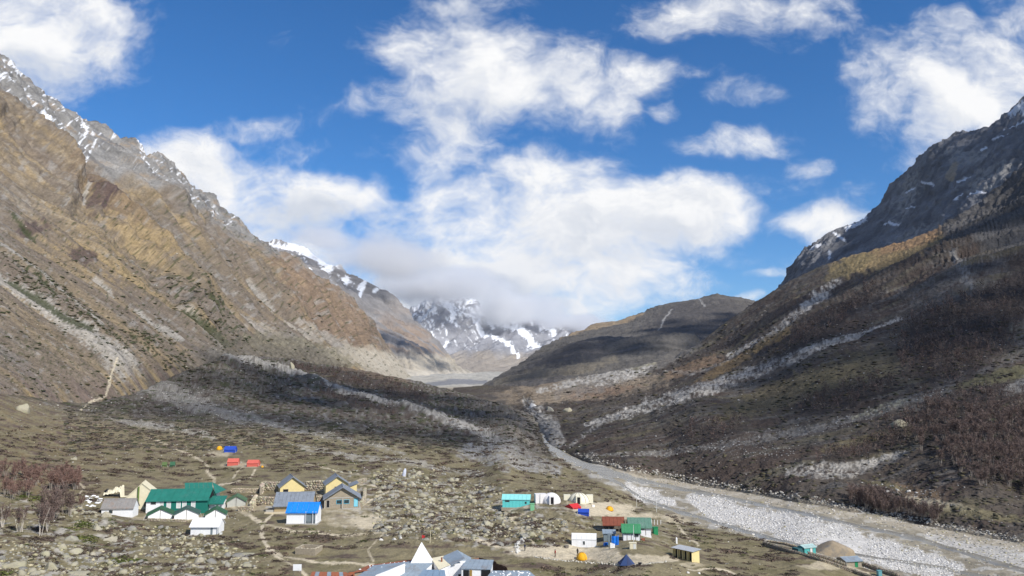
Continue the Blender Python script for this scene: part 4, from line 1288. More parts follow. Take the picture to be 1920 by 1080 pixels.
def roof_panels(parent, p00, p10, p11, p01, n, th, mat, name='roof_panel', jit=.012, seed=1):
    """a roof slope of separate metal sheets; p00-p10 eave, p01-p11 ridge"""
    rg = random.Random(seed + n)
    P = [np.array(q, float) for q in (p00, p10, p11, p01)]
    for i in range(n):
        a, b = (i + .02) / n, (i + .98) / n
        d = np.array((0, 0, rg.uniform(0, jit) + (.012 if i % 2 else 0)))
        q = [P[0] + (P[1] - P[0]) * a + d, P[0] + (P[1] - P[0]) * b + d, P[3] + (P[2] - P[3]) * b + d, P[3] + (P[2] - P[3]) * a + d]
        MB().slab(*q, th).build(name, mat, parent)


def opening(parent, x, z, w, h, y=0.0, pane=None, frame=None, name='window', fw=.1, depth=.07, axis='y', sgn=-1):
    """window or door on a wall facing -y (axis 'y') or +-x: frame with a pane inside"""
    def bx(mb, a0, a1, z0, z1, d0, d1):
        if axis == 'y':
            mb.box(a0, a1, y + min(sgn * d0, sgn * d1), y + max(sgn * d0, sgn * d1), z0, z1)
        else:
            mb.box(y + min(sgn * d0, sgn * d1), y + max(sgn * d0, sgn * d1), a0, a1, z0, z1)
    x0, x1, z0, z1 = x - w / 2, x + w / 2, z - h / 2, z + h / 2
    m_ = MB(); bx(m_, x0 + fw, x1 - fw, z0 + fw, z1 - fw, -.05, .02)
    o = m_.build(name, pane or D_GLASS, parent)
    if frame is not None:
        m_ = MB()
        for a in ((x0, x0 + fw, z0, z1), (x1 - fw, x1, z0, z1), (x0 + fw, x1 - fw, z0, z0 + fw), (x0 + fw, x1 - fw, z1 - fw, z1)):
            bx(m_, *a, -.04, depth)
        m_.build('frame', frame, o)
    return o


def long_house(name, label, cat, xl, xr, by, ey, ry, D, yaw, wall, roof, npan=8, over=.35, group=None, th=.07, sheet='valley_floor', wallname='wall', side=.3, found=.9):
    """gable-roofed building, ridge across the view"""
    p, s = site((xl + xr) / 2, by, sheet)
    W = (xr - xl) * s; H = (by - ey) * s; rise = max(.35, (ey - ry) * s - (D / 2 + over) * math.sin(look_down(by)))
    t = thing(name, p, yaw, label, cat, group)
    t['H'] = H; slope = rise / (D / 2)
    MB().prism_x([(0, -found), (D, -found), (D, H - .02), (D / 2, H + rise - .05), (0, H - .02)], -W / 2, W / 2).build(wallname, wall, t)
    e = over
    z0 = H - e * slope + .1; zr = H + rise + .1; a = W / 2 + side
    roof_panels(t, (-a, -e, z0), (a, -e, z0), (a, D / 2, zr), (-a, D / 2, zr), npan, th, roof)
    roof_panels(t, (a, D + e, z0), (-a, D + e, z0), (-a, D / 2, zr), (a, D / 2, zr), npan, th, roof)
    MB().prism_x([(D / 2 - .22, zr - .04 - .22 * slope * .4), (D / 2, zr + .10), (D / 2 + .22, zr - .04 - .22 * slope * .4), (D / 2, zr + .02)], -a - .03, a + .03).build('ridge_cap', roof, t)
    for k in (e + .02,):
        MB().box(-a, a, -k - .03, -k + .03, z0 - .19, z0 - .02).build('fascia', roof, t)
    del t['H']
    return t, s, W, H, rise, D


def gable_house(name, label, cat, xl, xr, by, ey, py, D, yaw, wall, roof, npan=5, over=.4, front=.45, group=None, th=.08, found=.9, peak=.5):
    """building with its gable towards the viewer"""
    p, s = site((xl + xr) / 2, by)
    W = (xr - xl) * s; H = (by - ey) * s; rise = (ey - py) * s
    xp = (peak - .5) * W
    t = thing(name, p, yaw, label, cat, group)
    MB().prism_y([(-W / 2, -found), (W / 2, -found), (W / 2, H - .02), (xp, H + rise - .05), (-W / 2, H - .02)], 0, D).build('wall', wall, t)
    for sg in (-1, 1):
        half = W / 2 - sg * xp if sg > 0 else W / 2 + xp
        sl = rise / half
        xe = sg * (W / 2 + over); ze = H - over * sl + .1; zr = H + rise + .1
        a, b, c, d = (xe, -front, ze), (xe, D + front * .5, ze), (xp, D + front * .5, zr), (xp, -front, zr)
        roof_panels(t, a, b, c, d, npan, th, roof)
        q = MB(); n0 = np.array((xe, -front - .02, ze - .03)); n1 = np.array((xp, -front - .02, zr - .03))
        q.add([n0 + (0, -.03, 0), n1 + (0, -.03, 0), n1 + (0, -.03, -.22), n0 + (0, -.03, -.22), n0 + (0, .03, 0), n1 + (0, .03, 0), n1 + (0, .03, -.22), n0 + (0, .03, -.22)],
              [(0, 1, 2, 3), (7, 6, 5, 4), (0, 4, 5, 1), (1, 5, 6, 2), (2, 6, 7, 3), (3, 7, 4, 0)]).build('bargeboard', roof, t)
    MB().tube([(xp, -front - .05, H + rise + .12), (xp, D + front * .5, H + rise + .12)], .11, 6).build('ridge_cap', roof, t)
    return t, s, W, H, rise, D


def stone_wall(pts, label, hpx, thick=.7, cat='wall', seed=1, col=(.40, .35, .26)):
    """dry-stone wall along photograph pixels of its foot: a core faced and topped with single stones"""
    rg = np.random.default_rng(seed)
    P = np.array([VF.ground(np.float64(x), np.float64(y)) for x, y in pts]); s = P[:, 1].mean() / FPX
    h = hpx * s
    t = thing('stone_wall', P[0], 0, label, cat)
    Q = P - P[0]
    core = MB(); pos = []; scl = []
    for a, b in zip(Q[:-1], Q[1:]):
        d = b - a; L = np.linalg.norm(d[:2]); nrm = np.array((-d[1], d[0], 0)) / (L + 1e-9) * thick / 2
        nz = np.array((0, 0, 1.0))
        core.add([a - nrm - nz, b - nrm - nz, b + nrm - nz, a + nrm - nz, a - nrm * .8 + nz * h * .93, b - nrm * .8 + nz * h * .93, b + nrm * .8 + nz * h * .93, a + nrm * .8 + nz * h * .93],
                 [(0, 3, 2, 1), (4, 5, 6, 7), (0, 1, 5, 4), (1, 2, 6, 5), (2, 3, 7, 6), (3, 0, 4, 7)])
        size = max(.22, .16 * h if h > 1.2 else .28 * h)
        nx = max(2, int(L / (size * 1.7))); nzc = max(2, int(h / (size * 1.25)))
        for i in range(nx):
            for j in range(nzc + 1):
                for sg in ((-1, 1) if j < nzc else (0,)):
                    q = a + d * (i + .5 + rg.uniform(-.25, .25) + .5 * (j % 2)) / nx
                    pos.append(q + nrm * sg * .88 + nz * (h * (j + .3) / nzc if j < nzc else h * .88)); scl.append(size * rg.uniform(.75, 1.25))
    core.build('core', W_STONE, t)
    pos = np.array(pos); scl = np.array(scl); n = len(pos)
    cols = np.array(col) * rg.uniform(.6, 1.25, (n, 1)) * (1 + rg.normal(0, .05, (n, 3)))
    o = scatter('stones', ROCKS_LOW, pos, scl, rg.uniform(0, 6.28, n), cols, W_DRY, .3)
    o.parent = t
    return t


def cabin_tent(label, xc, by, wpx, hpx, mat, D=3.4, yaw=0, wallf=.45, group=None, cat='tent', door=None, name='cabin_tent'):
    """ridge tent with upright walls, long side to the viewer"""
    p, s = site(xc, by); W = wpx * s; Hh = hpx * s; H = Hh * wallf; sd = math.sin(look_down(by)); R = max(.5, Hh - H - D / 2 * sd)
    t = thing(name, p, yaw, label, cat, group, .05)
    MB().prism_x([(0.05, -.2), (D - .05, -.2), (D, H), (D / 2, H + R - .04), (0, H)], -W / 2 + .08, W / 2 - .08).build('wall', mat, t)
    sag = .06 * W
    for y0, y1 in ((-.2, D / 2), (D + .2, D / 2)):
        vs = []; k = 6
        for i in range(k + 1):
            x = -W / 2 + W * i / k; dz = -sag * .5 * math.sin(math.pi * i / k)
            vs += [(x, y0, H - .06 + dz * .5), (x, y1, H + R + dz)]
        fs = [(2 * i, 2 * i + 2, 2 * i + 3, 2 * i + 1) for i in range(k)]
        m_ = MB(); m_.add(vs, fs); m_.add([(a, b, c - .04) for a, b, c in vs], [q[::-1] for q in fs]); m_.build('fly_sheet', mat, t)
    m_ = MB()
    for sx in (-1, 1):
        m_.tube([(sx * W / 2, -.1, H), (sx * (W / 2 + .5), -1.0, -.2)], .03, 5)
    m_.build('guy_rope', D_WFRAME, t)
    MB().box(W / 2 - .09, W / 2 - .05, D / 2 - .35, D / 2 + .35, 0, H * 1.2).build('door_flap', door or mat, t)
    return t


def dome_tent(label, xc, by, wpx, hpx, mat, yaw=0, group=None, name='dome_tent', door=D_DARK, ribs=None, dscale=1.0, cat='tent'):
    p, s = site(xc, by); R = wpx * s / 2; Hh = hpx * s * .92
    t = thing(name, p, yaw, label, cat, group, .05)
    n = 16; prof = []
    for i in range(7):
        a = math.pi / 2 * i / 6
        prof.append((R * math.cos(a) ** .8 if i < 6 else .03, Hh * math.sin(a)))
    vs = MB().lathe(prof, n, 0, R * dscale)
    vs.v = [(x, R * dscale + (y - R * dscale) * dscale, z) for x, y, z in vs.v]
    vs.build('canopy', mat, t, True)
    for k in range(2):
        a = math.pi / 4 + k * math.pi / 2
        pts = []
        for i in range(13):
            b = math.pi * i / 12; c_ = math.cos(b)
            pts.append((math.copysign(abs(c_) ** .8, c_) * (R + .03) * math.cos(a), R * dscale + math.copysign(abs(c_) ** .8, c_) * (R + .03) * dscale * math.sin(a), math.sin(b) * (Hh + .03)))
        MB().tube(pts, .035, 5).build('tent_pole', ribs or D_WOOD, t)
    dh = Hh * .6
    MB().add([(-R * .28, R * dscale * .06, 0), (R * .28, R * dscale * .06, 0), (0, R * dscale * .30, dh)], [(0, 1, 2)]).add([(-R * .28, R * dscale * .06 + .05, 0), (R * .28, R * dscale * .06 + .05, 0), (0, R * dscale * .30 + .05, dh)], [(2, 1, 0)]).build('door_flap', door, t)
    return t


# ================= left cluster
# grey-roofed shed
t, s, W, H, r, D = long_house('storage_shed', 'low white shed with weathered grey tin roof left of the green hall', 'shed', 191, 247, 968, 954, 937, 4.2, 6, W_WHITE, R_OLD, 9, .3)
opening(t, -W * .2, H * .5, 1.0, .9, 0, D_GLASS, D_WOOD)
# green hall
t, s, W, H, r, D = long_house('green_hall', 'large hall with dark green metal roof and green walls behind white tents', 'building', 276, 386, 964, 938, 917, 8.5, 7, G_WALL, R_GREEN, 10, .5)
MB().box(-W / 2 - .03, -W / 2 + .22 * W, -.06, .02, -.5, H - .25).build('white_wall_section', W_WHITE, t, label='white painted end of the front wall')
opening(t, -W * .385, H * .80, 1.5, .8, -.06, D_GLASS, D_WOOD)
for fx in (-.255, -.135, .025, .12, .265):
    opening(t, W * fx, H * .66, 1.25, 2.1, 0, D_WFRAME, W_WHITE, fw=.14)
MB().add([(W / 2 + .02, 1.2, H + .1), (W / 2 + .02, D - 1.2, H + .1), (W / 2 + .02, D / 2, H + r - .4), (W / 2 + .08, 1.2, H + .1), (W / 2 + .08, D - 1.2, H + .1), (W / 2 + .08, D / 2, H + r - .4)], [(3, 4, 5), (0, 2, 1), (0, 1, 4, 3), (1, 2, 5, 4), (2, 0, 3, 5)]).build('gable_louver', D_DARK, t)
# entrance porch on the right end and the rear wing with a hipped roof
px_ = W / 2
MB().box(px_ + .05, px_ + 3.6, 1.8, D - .8, -.6, 2.9).build('porch_wall', W_WHITE, t)
roof_panels(t, (px_ + .1, .5, 3.0), (px_ + 4.6, .5, 3.0), (px_ + 4.6, D / 2 + .6, 4.5), (px_ + .1, D / 2 + .6, 4.5), 3, .08, R_GREEN)
MB().box(px_ + .1, px_ + 4.6, .42, .5, 2.55, 3.0).build('porch_fascia', R_GREEN, t)
m_ = MB()
for k in range(3):
    MB().box(px_ + 2.0 + k * 1.1, px_ + 2.14 + k * 1.1, .75, .9, -.4, 2.9).build('porch_post', W_WHITE, t)
roof_panels(t, (-W * .02, D + .3, H + .4), (W * .46, D + .3, H + .4), (W * .36, D + 5, H + r + .75), (-W * .12, D + 5, H + r + .75), 6, .08, R_GREEN, 'rear_roof_panel')
roof_panels(t, (W * .46 + .6, D + .3, H + .35), (W * .56, D + 9, H + .4), (W * .36 + .2, D + 5.1, H + r + .75), (W * .36 + .1, D + 5.0, H + r + .75), 2, .08, R_GREEN, 'rear_roof_panel')
MB().box(-W * .08, W * .46, D + .1, D + 8, -.6, H + .3).build('rear_wall', W_WHITE, t)

# canvas hall with green pole, crumpled sheet, black tank
t, s, W, H, r, D = gable_house('canvas_hall', 'cream canvas hall with a green corner post behind the green hall', 'building', 236, 296, 955, 934, 907, 6.5, 18, W_CREAM, W_CREAM, 2, .25, .2, peak=.47)
MB().tube([(-W * .12, -.45, -.5), (-W * .12, -.45, H + r * .78)], .26, 8).build('corner_post', pmat('mossy_post', (.13, .19, .05), .9), t, label='thick green post')
for fx in (-.36, .10, .26):
    opening(t, W * fx, H * .42, 1.0, 1.6, 0, D_GLASS, W_CREAM)
p, s = site(214, 934)
t = thing('collapsed_tent', p, 8, 'torn cream canvas of a collapsed tent beside the black tank', 'tent')
gx, gy = np.meshgrid(np.linspace(-3.4, 3.2, 26), np.linspace(0, 3.5, 12))
gzv = np.maximum(0, 1.5 + .38 * (gx + 3) * (gx < 1.8) - 2.2 * (gx > 1.8) + .9 * fbm(gx * .9, gy * .9, 3, 9) + .35 * np.sin(gx * 7) * .6) * np.clip(.55 + gy * .35, 0, 1)
ii = np.arange(gx.size).reshape(gx.shape)
m_ = MB(); m_.add(np.stack([gx, gy, gzv], -1).reshape(-1, 3), np.stack([ii[:-1, :-1], ii[:-1, 1:], ii[1:, 1:], ii[1:, :-1]], -1).reshape(-1, 4).tolist()).build('canvas', W_CREAM, t, True)
for k, xx in enumerate((-2.6, 1.2)):
    MB().tube([(xx, .6, -.3), (xx + .3, .7, 3.0)], .06, 6).build('tent_pole', D_WOOD, t)
p, s = site(201, 929)
t = thing('water_tank', p, 0, 'round black plastic water tank at the left of the camp', 'tank')
MB().lathe([(.85, -.2), (.95, .1), (.95, .9), (.92, 1.0), (.95, 1.1), (.95, 1.5), (.6, 1.85), (.3, 1.95)], 20).build('tank_shell', D_BLACK, t, True)
MB().lathe([(.3, 1.95), (.32, 2.08), (.05, 2.12)], 14).build('lid', D_BLACK, t)


def gable_tent(label, xl, xr, by, ey, py, roof, wall, D=4.2, yaw=0, group=None, peak=.5):
    p, s = site((xl + xr) / 2, by); W = (xr - xl) * s; H = (by - ey) * s; R = (ey - py) * s; xp = (peak - .5) * W
    t = thing('frame_tent', p, yaw, label, 'tent', group)
    MB().prism_y([(-W * .44, -.3), (W * .44, -.3), (W * .43, H), (xp, H + R * .9), (-W * .43, H)], .25, D).build('wall', wall, t)
    for sg in (-1, 1):
        m_ = MB(); k = 7; vs = []
        for i in range(k + 1):
            y = -.15 + (D + .3) * i / k; dz = -.08 * math.sin(math.pi * i / k)
            vs += [(sg * W / 2, y, H - .12 + dz), (sg * W * .25 + xp * .5, y, H + R * .47 + dz), (xp, y, H + R + dz * .5)]
        fs = []
        for i in range(k):
            for j in range(2):
                a = 3 * i + j; fs.append((a, a + 3, a + 4, a + 1))
        m_.add(vs, fs); m_.add([(a, b, c - .05) for a, b, c in vs], [q[::-1] for q in fs]); m_.build('fly_sheet', roof, t)
        q = MB(); q.add([(sg * W / 2, -.17, H - .13), (xp, -.17, H + R), (xp, -.17, H + R - .38), (sg * (W / 2 - .02), -.17, H - .5)], [(0, 1, 2, 3)] if sg < 0 else [(3, 2, 1, 0)]); q.build('valance', roof, t)
        MB().tube([(sg * W * .5, .1, H - .1), (sg * W * .62, -.9, -.25)], .03, 5).build('guy_rope', D_WFRAME, t)
    MB().tube([(xp, .05, -.2), (xp, .05, H + R * .96)], .05, 6).build('tent_pole', D_WOOD, t)
    MB().box(xp - .02, xp + .9, .2, .26, -.1, H + .2).build('door_flap', wall, t)
    return t


W_TENT = pmat('white_tent_canvas', (.80, .80, .78), .8, var=.05)
W_GTENT = pmat('grey_tent_canvas', (.42, .42, .38), .8, var=.08)
G3 = 'green-topped white tents in front of the green hall'
gable_tent('white tent with green roof, leftmost of the three before the green hall', 276, 324, 975, 964, 953, R_TENTG, W_TENT, 4.6, 22, G3)
gable_tent('white tent with dull green roof, middle of the three before the green hall', 325, 373, 975, 963, 952, pmat('blue_green_canvas', (.05, .10, .085), .8), W_TENT, 4.6, 20, G3)
gable_tent('white tent with green roof, rightmost of the three, behind the white hut', 383, 424, 975, 964, 953, R_TENTG, W_TENT, 4.6, 18, G3)
gable_tent('grey canvas tent with green roof, alone right of the green hall', 424, 461, 951, 940, 930, pmat('mossy_canvas', (.075, .14, .075), .8), W_GTENT, 4.6, 16)

# white hut with white roof
t, s, W, H, r, D = long_house('white_hut', 'small white hut with white roof and porch on the right, near boulders', 'hut', 357, 409, 1002, 985, 971, 4.0, 0, W_WHITE, pmat('white_roof', (.72, .72, .73), .5, var=.05), 6, .5)
MB().box(W * .22, W * .5 + .03, -.04, .03, -.2, H - .15).build('porch_recess', D_GREYP, t)
MB().box(W * .49, W * .49 + .14, -.5, -.36, -.4, H - .1).build('porch_post', W_WHITE, t)
MB().box(W * .3, W * .46, -.09, -.04, 0, H * .8).build('door', W_WHITE, t)
MB().box(-W / 2 - .2, W / 2 + .5, -.8, D + .3, -.9, .0).build('plinth', W_CONC, t)

# two small green tents up the slope
GT = 'small green tents on the slope above the green hall'
TG_ = pmat('olive_tent_fabric', (.085, .13, .045), .8)
cabin_tent('small olive green tent on the slope, left of the pair', 308, 877, 9, 9, TG_, 2.2, 20, .35, GT)
cabin_tent('small dark green tent on the slope, right of the pair', 323, 876, 9, 10, R_TENTG, 2.2, 20, .35, GT)
# tents beside the upper path
dome_tent('tiny yellow dome tent beside the blue tent on the upper meadow', 409, 846, 11, 8, T_YEL)
cabin_tent('bright blue ridge tent alone beside the tiny yellow dome tent', 430, 850, 21, 12, T_BLUE, 3.6, 4)
GR = 'salmon red tents on the upper meadow'
cabin_tent('salmon red ridge tent, left of the two on the upper meadow', 436, 872, 20, 14, T_RED, 4.0, 10, .5, GR)
cabin_tent('salmon red ridge tent, right of the two on the upper meadow', 473, 874, 21, 13, T_RED, 3.8, 4, .5, GR)
dome_tent('very small orange tent right of the red tents', 491, 876, 5, 4, T_YEL)

# ================= stone houses cluster
t, s, W, H, r, D = gable_house('yellow_house', 'yellow house with grey metal roof, left of the two, before the stone wall', 'house', 526, 570, 921, 907, 890, 7.5, 23, W_YELLOW, R_GREY, 5, .5, .7)
opening(t, -W * .27, H * .42, 1.7, 1.0, 0, D_DARK, D_WOOD, fw=.06)
roof_panels(t, (W / 2 + 1.1, .6, H - .55), (W / 2 + 1.1, D + 1.4, H - .55), (W * .26, D + 1.4, H + r * .5), (W * .26, .6, H + r * .5), 4, .08, R_GREY, 'side_roof_panel')
t, s, W, H, r, D = gable_house('yellow_house', 'yellow house with a lean-to, right of the two, behind the stone house', 'house', 611, 652, 930, 908, 894, 7.0, 19, W_YELLOW, R_GREY, 5, .5, .7)
opening(t, -W * .06, H * .62, .95, 1.2, 0, D_DARK, W_YELLOW, fw=.1)
MB().prism_y([(W / 2 + .0, -.6), (W / 2 + 3.0, -.6), (W / 2 + 3.0, H * .86), (W / 2, H * .55)], 1.0, D - .4).build('lean_to_wall', W_YELLOW, t)
roof_panels(t, (W / 2 + 3.6, .5, H * .97), (W / 2 + 3.6, D, H * .97), (W / 2 - .1, D, H * .62), (W / 2 - .1, .5, H * .62), 3, .08, R_GREY, 'lean_to_roof_panel')
# long metal-roofed house
t, s, W, H, r, D = long_house('long_stone_house', 'long stone house with ribbed grey metal roof behind the blue-roofed hut', 'house', 515, 584, 958, 945, 922, 7.0, 6, pmat('tan_stone_wall', (.42, .32, .18), .9, var=.15, bump=.3), R_GREY, 10, .7)
MB().box(-W / 2 - 2.3, -W / 2 - .2, -.8, 2.6, -.7, .5).build('side_platform', W_CONC, t)
MB().box(-W / 2 - 2.6, -W / 2 - .3, -.3, 1.6, 1.2, 1.34).build('side_canopy', W_CONC, t)
MB().box(-W / 2 - 2.4, W * .1, -2.2, -.9, -.8, .1).build('front_terrace', pmat('pale_paving', (.55, .47, .33), .9, var=.1), t)
# stone house with blue windows
t, s, W, H, r, D = gable_house('stone_house', 'stone gable house with blue-framed windows and grey roof', 'house', 609, 674, 953, 934, 914, 8.0, 14, W_STONE, R_GREY, 6, .5, .9)
opening(t, -W * .40, H * .47, 1.05, 2.3, 0, D_DARK, W_CONC, 'door', fw=.12)
opening(t, -W * .09, H * .62, 1.7, 1.3, 0, D_GLASS, D_BFRAME, fw=.13)
opening(t, W * .12, H * .62, 1.7, 1.3, 0, D_GLASS, D_BFRAME, fw=.13)
opening(t, W * .385, H * .50, 1.25, 2.4, 0, D_DOORB, D_BFRAME, 'door', fw=.1)
MB().box(W * .0, W * .02, -.9, -.75, -.2, H + .1).build('porch_post', W_CONC, t)
for sx in (-.5, .485):
    MB().box(W * sx - .05, W * sx + .22, -.12, .0, -.3, H - .1).build('corner_pier', W_CONC, t)
MB().box(-W / 2, W / 2, -.1, -.02, H - .1, H + .18).build('lintel_band', W_CONC, t)
MB().box(-W / 2 - .8, W / 2 + .3, -1.5, D, -1.1, -.02).build('plinth', W_CONC, t)
# blue-roofed hut
t, s, W, H, r, D = long_house('blue_roofed_hut', 'white hut with bright blue sheet roof and open porch', 'hut', 537, 594, 983, 961, 944, 4.6, 1, W_WHITE, R_BLUE, 6, .45)
MB().box(W * .10, W * .44, -.03, .04, .05, H - .2).build('porch_recess', D_GREYP, t)
for fx in (.13, .36, .46):
    MB().box(W * fx, W * fx + .12, -.42, -.30, -.1, H).build('porch_post', W_WHITE, t)
for k in range(7):
    MB().box(W * .14 + k * W * .045, W * .14 + k * W * .045 + .05, -.36, -.30, 0, .9).build('baluster', D_WOOD, t)
MB().box(-W * .44, -W * .36, -.06, .0, H * .82, H * .92).build('vent', D_DARK, t)
MB().box(-W / 2 - .15, W / 2 + .25, -.9, D + .2, -1.0, .0).build('plinth', W_CONC, t)
# walls around the houses
stone_wall([(490, 918), (524, 917)], 'tall dry-stone wall left of the left yellow house', 16, .8, seed=1)
stone_wall([(571, 917), (612, 917)], 'tall dry-stone wall between the two yellow houses', 16, .8, seed=2)
stone_wall([(655, 916), (672, 910), (686, 906)], 'dry-stone wall running up right of the yellow lean-to', 8, .7, seed=3)
stone_wall([(489, 926), (492, 919)], 'short broken end of the dry-stone wall by the upper path', 15, .8, seed=4)
stone_wall([(434, 925), (484, 923)], 'low tumbled stone wall below the upper path', 8, .9, seed=5, col=(.50, .42, .30))
stone_wall([(480, 947), (513, 946)], 'stone retaining wall left of the long metal-roofed house', 14, .8, seed=6)
stone_wall([(586, 943), (606, 942)], 'stone retaining wall between the long house and the stone house', 12, .8, seed=7)
stone_wall([(470, 960), (480, 942)], 'sloping stone wall end beside the sandy path', 14, .8, seed=8, col=(.50, .43, .31))
stone_wall([(446, 960), (470, 960)], 'low stone wall between the grey tent and the path', 8, .8, seed=9, col=(.45, .38, .27))
stone_wall([(677, 952), (683, 940), (684, 926)], 'curved stone wall right of the stone house', 10, .8, seed=10)
stone_wall([(276, 977), (352, 979)], 'low stone edging in front of the green-topped tents', 4, .6, seed=11)
t_ = thing('stone_ruin', site(572, 1036)[0], -12, 'roofless low stone enclosure on the meadow below the blue-roofed hut', 'ruin')
for nm, b_ in (('front_wall', (-2.6, 2.6, 0, .5, -.5, 1.35)), ('back_wall', (-2.6, 2.6, 3.4, 3.9, -.5, 1.5)), ('left_wall', (-2.6, -2.1, .5, 3.4, -.5, 1.45)), ('right_wall', (2.1, 2.6, .5, 3.4, -.5, 1.2))):
    MB().box(*b_).build(nm.replace('front_', '').replace('back_', '').replace('left_', '').replace('right_', ''), W_STONE, t_)
rg = np.random.default_rng(5); n = 150
a = rg.uniform(0, 4, n); e_ = np.floor(a); f_ = a - e_
xs_ = np.where(e_ == 0, -2.6 + 5.2 * f_, np.where(e_ == 1, -2.6 + 5.2 * f_, np.where(e_ == 2, -2.35, 2.35))); ys_ = np.where(e_ == 0, .25, np.where(e_ == 1, 3.65, .3 + 3.2 * f_))
o = scatter('capstones', ROCKS_LOW, np.stack([xs_, ys_, np.full(n, 1.3)], -1), rg.uniform(.16, .3, n), rg.uniform(0, 6, n), np.array((.42, .37, .28)) * rg.uniform(.7, 1.2, (n, 1)), W_DRY, .3); o.parent = t_

# ================= camp by the river
t, s, W, H, r, D = long_house('turquoise_hut', 'turquoise sheet-metal hut at the edge of the boulder field', 'hut', 942, 993, 953, 938, 929, 4.4, -5, W_TURQ, R_TURQ, 7, .15, th=.05)
opening(t, -W * .32, H * .80, 1.4, .5, 0, D_DARK, D_WOOD, fw=.05)
opening(t, W * .36, H * .62, .55, .6, 0, D_DARK, D_WOOD, fw=.05)
for k in range(1, 8):
    MB().box(-W / 2 + W * k / 8 - .02, -W / 2 + W * k / 8 + .02, -.025, .0, .1, H - .1).build('panel_joint', pmat('turquoise_joint', (.08, .38, .37), .6) if k == 1 else bpy.data.materials['turquoise_joint'], t)
MB().box(-W / 2 - .3, W / 2 + .3, -.5, D, -.9, .05).build('plinth', W_STONE, t)
p, s = site(998, 958)
t = thing('cabinet', p, -5, 'upright light green cabinet beside the turquoise hut', 'cabinet')
MB().box(-.6, .6, 0, 1.0, -.2, 1.9).build('body', D_GBOX, t); MB().box(-.5, .5, -.04, .0, 0, 1.75).build('door', D_GBOX, t); MB().box(-.68, .68, -.1, 1.1, 1.9, 2.0).build('roof', D_GBOX, t)


def shell_dome(label, xc, by, wpx, hpx, mat, yaw, wing, name='dome_hut', ribs=False):
    p, s = site(xc, by); R = wpx * s / 2; Hh = hpx * s * .9
    t = thing(name, p, yaw, label, 'dome')
    prof = [(R, -.4), (R, .2)] + [(R * math.cos(a) + .01, .2 + (Hh - .2) * math.sin(a)) for a in np.linspace(.12, math.pi / 2, 9)]
    MB().lathe(prof, 28, 0, R).build('shell', mat, t, True)
    if ribs:
        for k in range(5):
            a = math.pi * (k + .5) / 5
            pts = [((R * math.cos(b) + .04) * math.cos(a), R + (R * math.cos(b) + .04) * math.sin(-a), .2 + (Hh - .15) * math.sin(b)) for b in np.linspace(0, math.pi / 2, 9)]
            MB().tube(pts, .06, 5).build('rib', D_WOOD, t)
    MB().box(-.1 * R - .85, -.1 * R + .85, -.25, R * .6, -.3, 2.25).build('entrance', mat, t)
    MB().box(-.1 * R - .45, -.1 * R + .45, -.29, -.22, 0, 2.0).build('door', D_DARK, t)
    for q in wing:
        MB().box(*q).build('side_vestibule', mat, t)
    return t


shell_dome('pinkish white dome hut with a boxy wing on its left', 1037, 948, 36, 20, W_PINK, 8, [(-5.0, -1.6, 2.0, 4.6, -.4, 2.6)])
shell_dome('ivory dome hut with dark ribs, right of the pinkish dome', 1087, 945, 40, 20, W_IVORY, 0, [(2.4, 4.5, 3.0, 4.8, -.3, 2.2), (-4.7, -2.6, 3.2, 4.8, -.3, 2.2)], ribs=True)
cabin_tent('red ridge tent partly behind the blue tent by the domes', 1082, 955, 22, 11, T_RED2, 3.4, 40, .3, door=T_PINK)
cabin_tent('blue ridge tent in front of the red tent by the domes', 1094, 967, 21, 13, T_BLUE, 3.0, -8, .5)
dome_tent('yellow dome tent on the sand right of the ivory dome', 1144, 958, 15, 9, T_YEL)
# red-brown roofed open shelter
t, s, W, H, r, D = long_house('open_shelter', 'open shelter on posts with red-brown corrugated roof', 'shelter', 1132, 1170, 996, 982, 968, 5.0, -4, D_WOOD, R_RED, 6, .4, wallname='back_wall', found=.3)
bk = [c for c in t.children if c.name.startswith('back_wall')][0]
bk.data = MB().box(-W / 2, W / 2, D - .25, D, -.3, H).prism_x([(.1, H - .1), (D - .1, H - .1), (D / 2, H + r - .1)], -W / 2 - .02, -W / 2 + .1).mesh('back_wall', D_WOOD)
for k in range(5):
    MB().box(-W / 2 + k * W / 4.05, -W / 2 + k * W / 4.05 + .14, 0.05, .2, -.6, H).build('post', D_WOOD, t)
# faded green roofed shed and small bright green roofed hut
t, s, W, H, r, D = long_house('green_roofed_shed', 'white shed with faded green corrugated roof beside the red-brown shelter', 'shed', 1180, 1221, 1000, 985, 968, 5.5, -4, W_WHITE, R_GREEN2, 7, .4)
for k in range(5):
    MB().box(-W / 2 + k * W / 4 - .06, -W / 2 + k * W / 4 + .06, -.05, .0, 0, H - .1).build('wall_batten', D_WOOD, t)
opening(t, W * .12, H * .8, .9, .6, 0, D_GLASS, D_WOOD, fw=.06)
MB().add([(-W / 2 - .03, .4, H), (-W / 2 - .03, D - .4, H), (-W / 2 - .03, D / 2, H + r - .25)], [(0, 2, 1)]).add([(-W / 2 - .01, .4, H), (-W / 2 - .01, D - .4, H), (-W / 2 - .01, D / 2, H + r - .25)], [(0, 1, 2)]).build('gable_end', D_DARK, t)
t, s, W, H, r, D = long_house('green_roofed_hut', 'small white panelled hut with bright green roof in front of the shed', 'hut', 1168, 1200, 1011, 996, 982, 4.2, -6, W_WHITE, R_GREEN3, 6, .4)
for k in range(5):
    MB().box(-W / 2 + k * W / 4 - .06, -W / 2 + k * W / 4 + .06, -.05, .0, -.1, H - .1).build('wall_batten', D_WOOD, t)
MB().box(-W / 2, W / 2, -.05, .01, H * .66, H - .1).build('dark_band', D_GREYP, t)
opening(t, W * .30, H * .66, 1.0, 1.0, -.05, D_GLASS, D_WOOD, fw=.07)
p, s = site(1230, 1002)
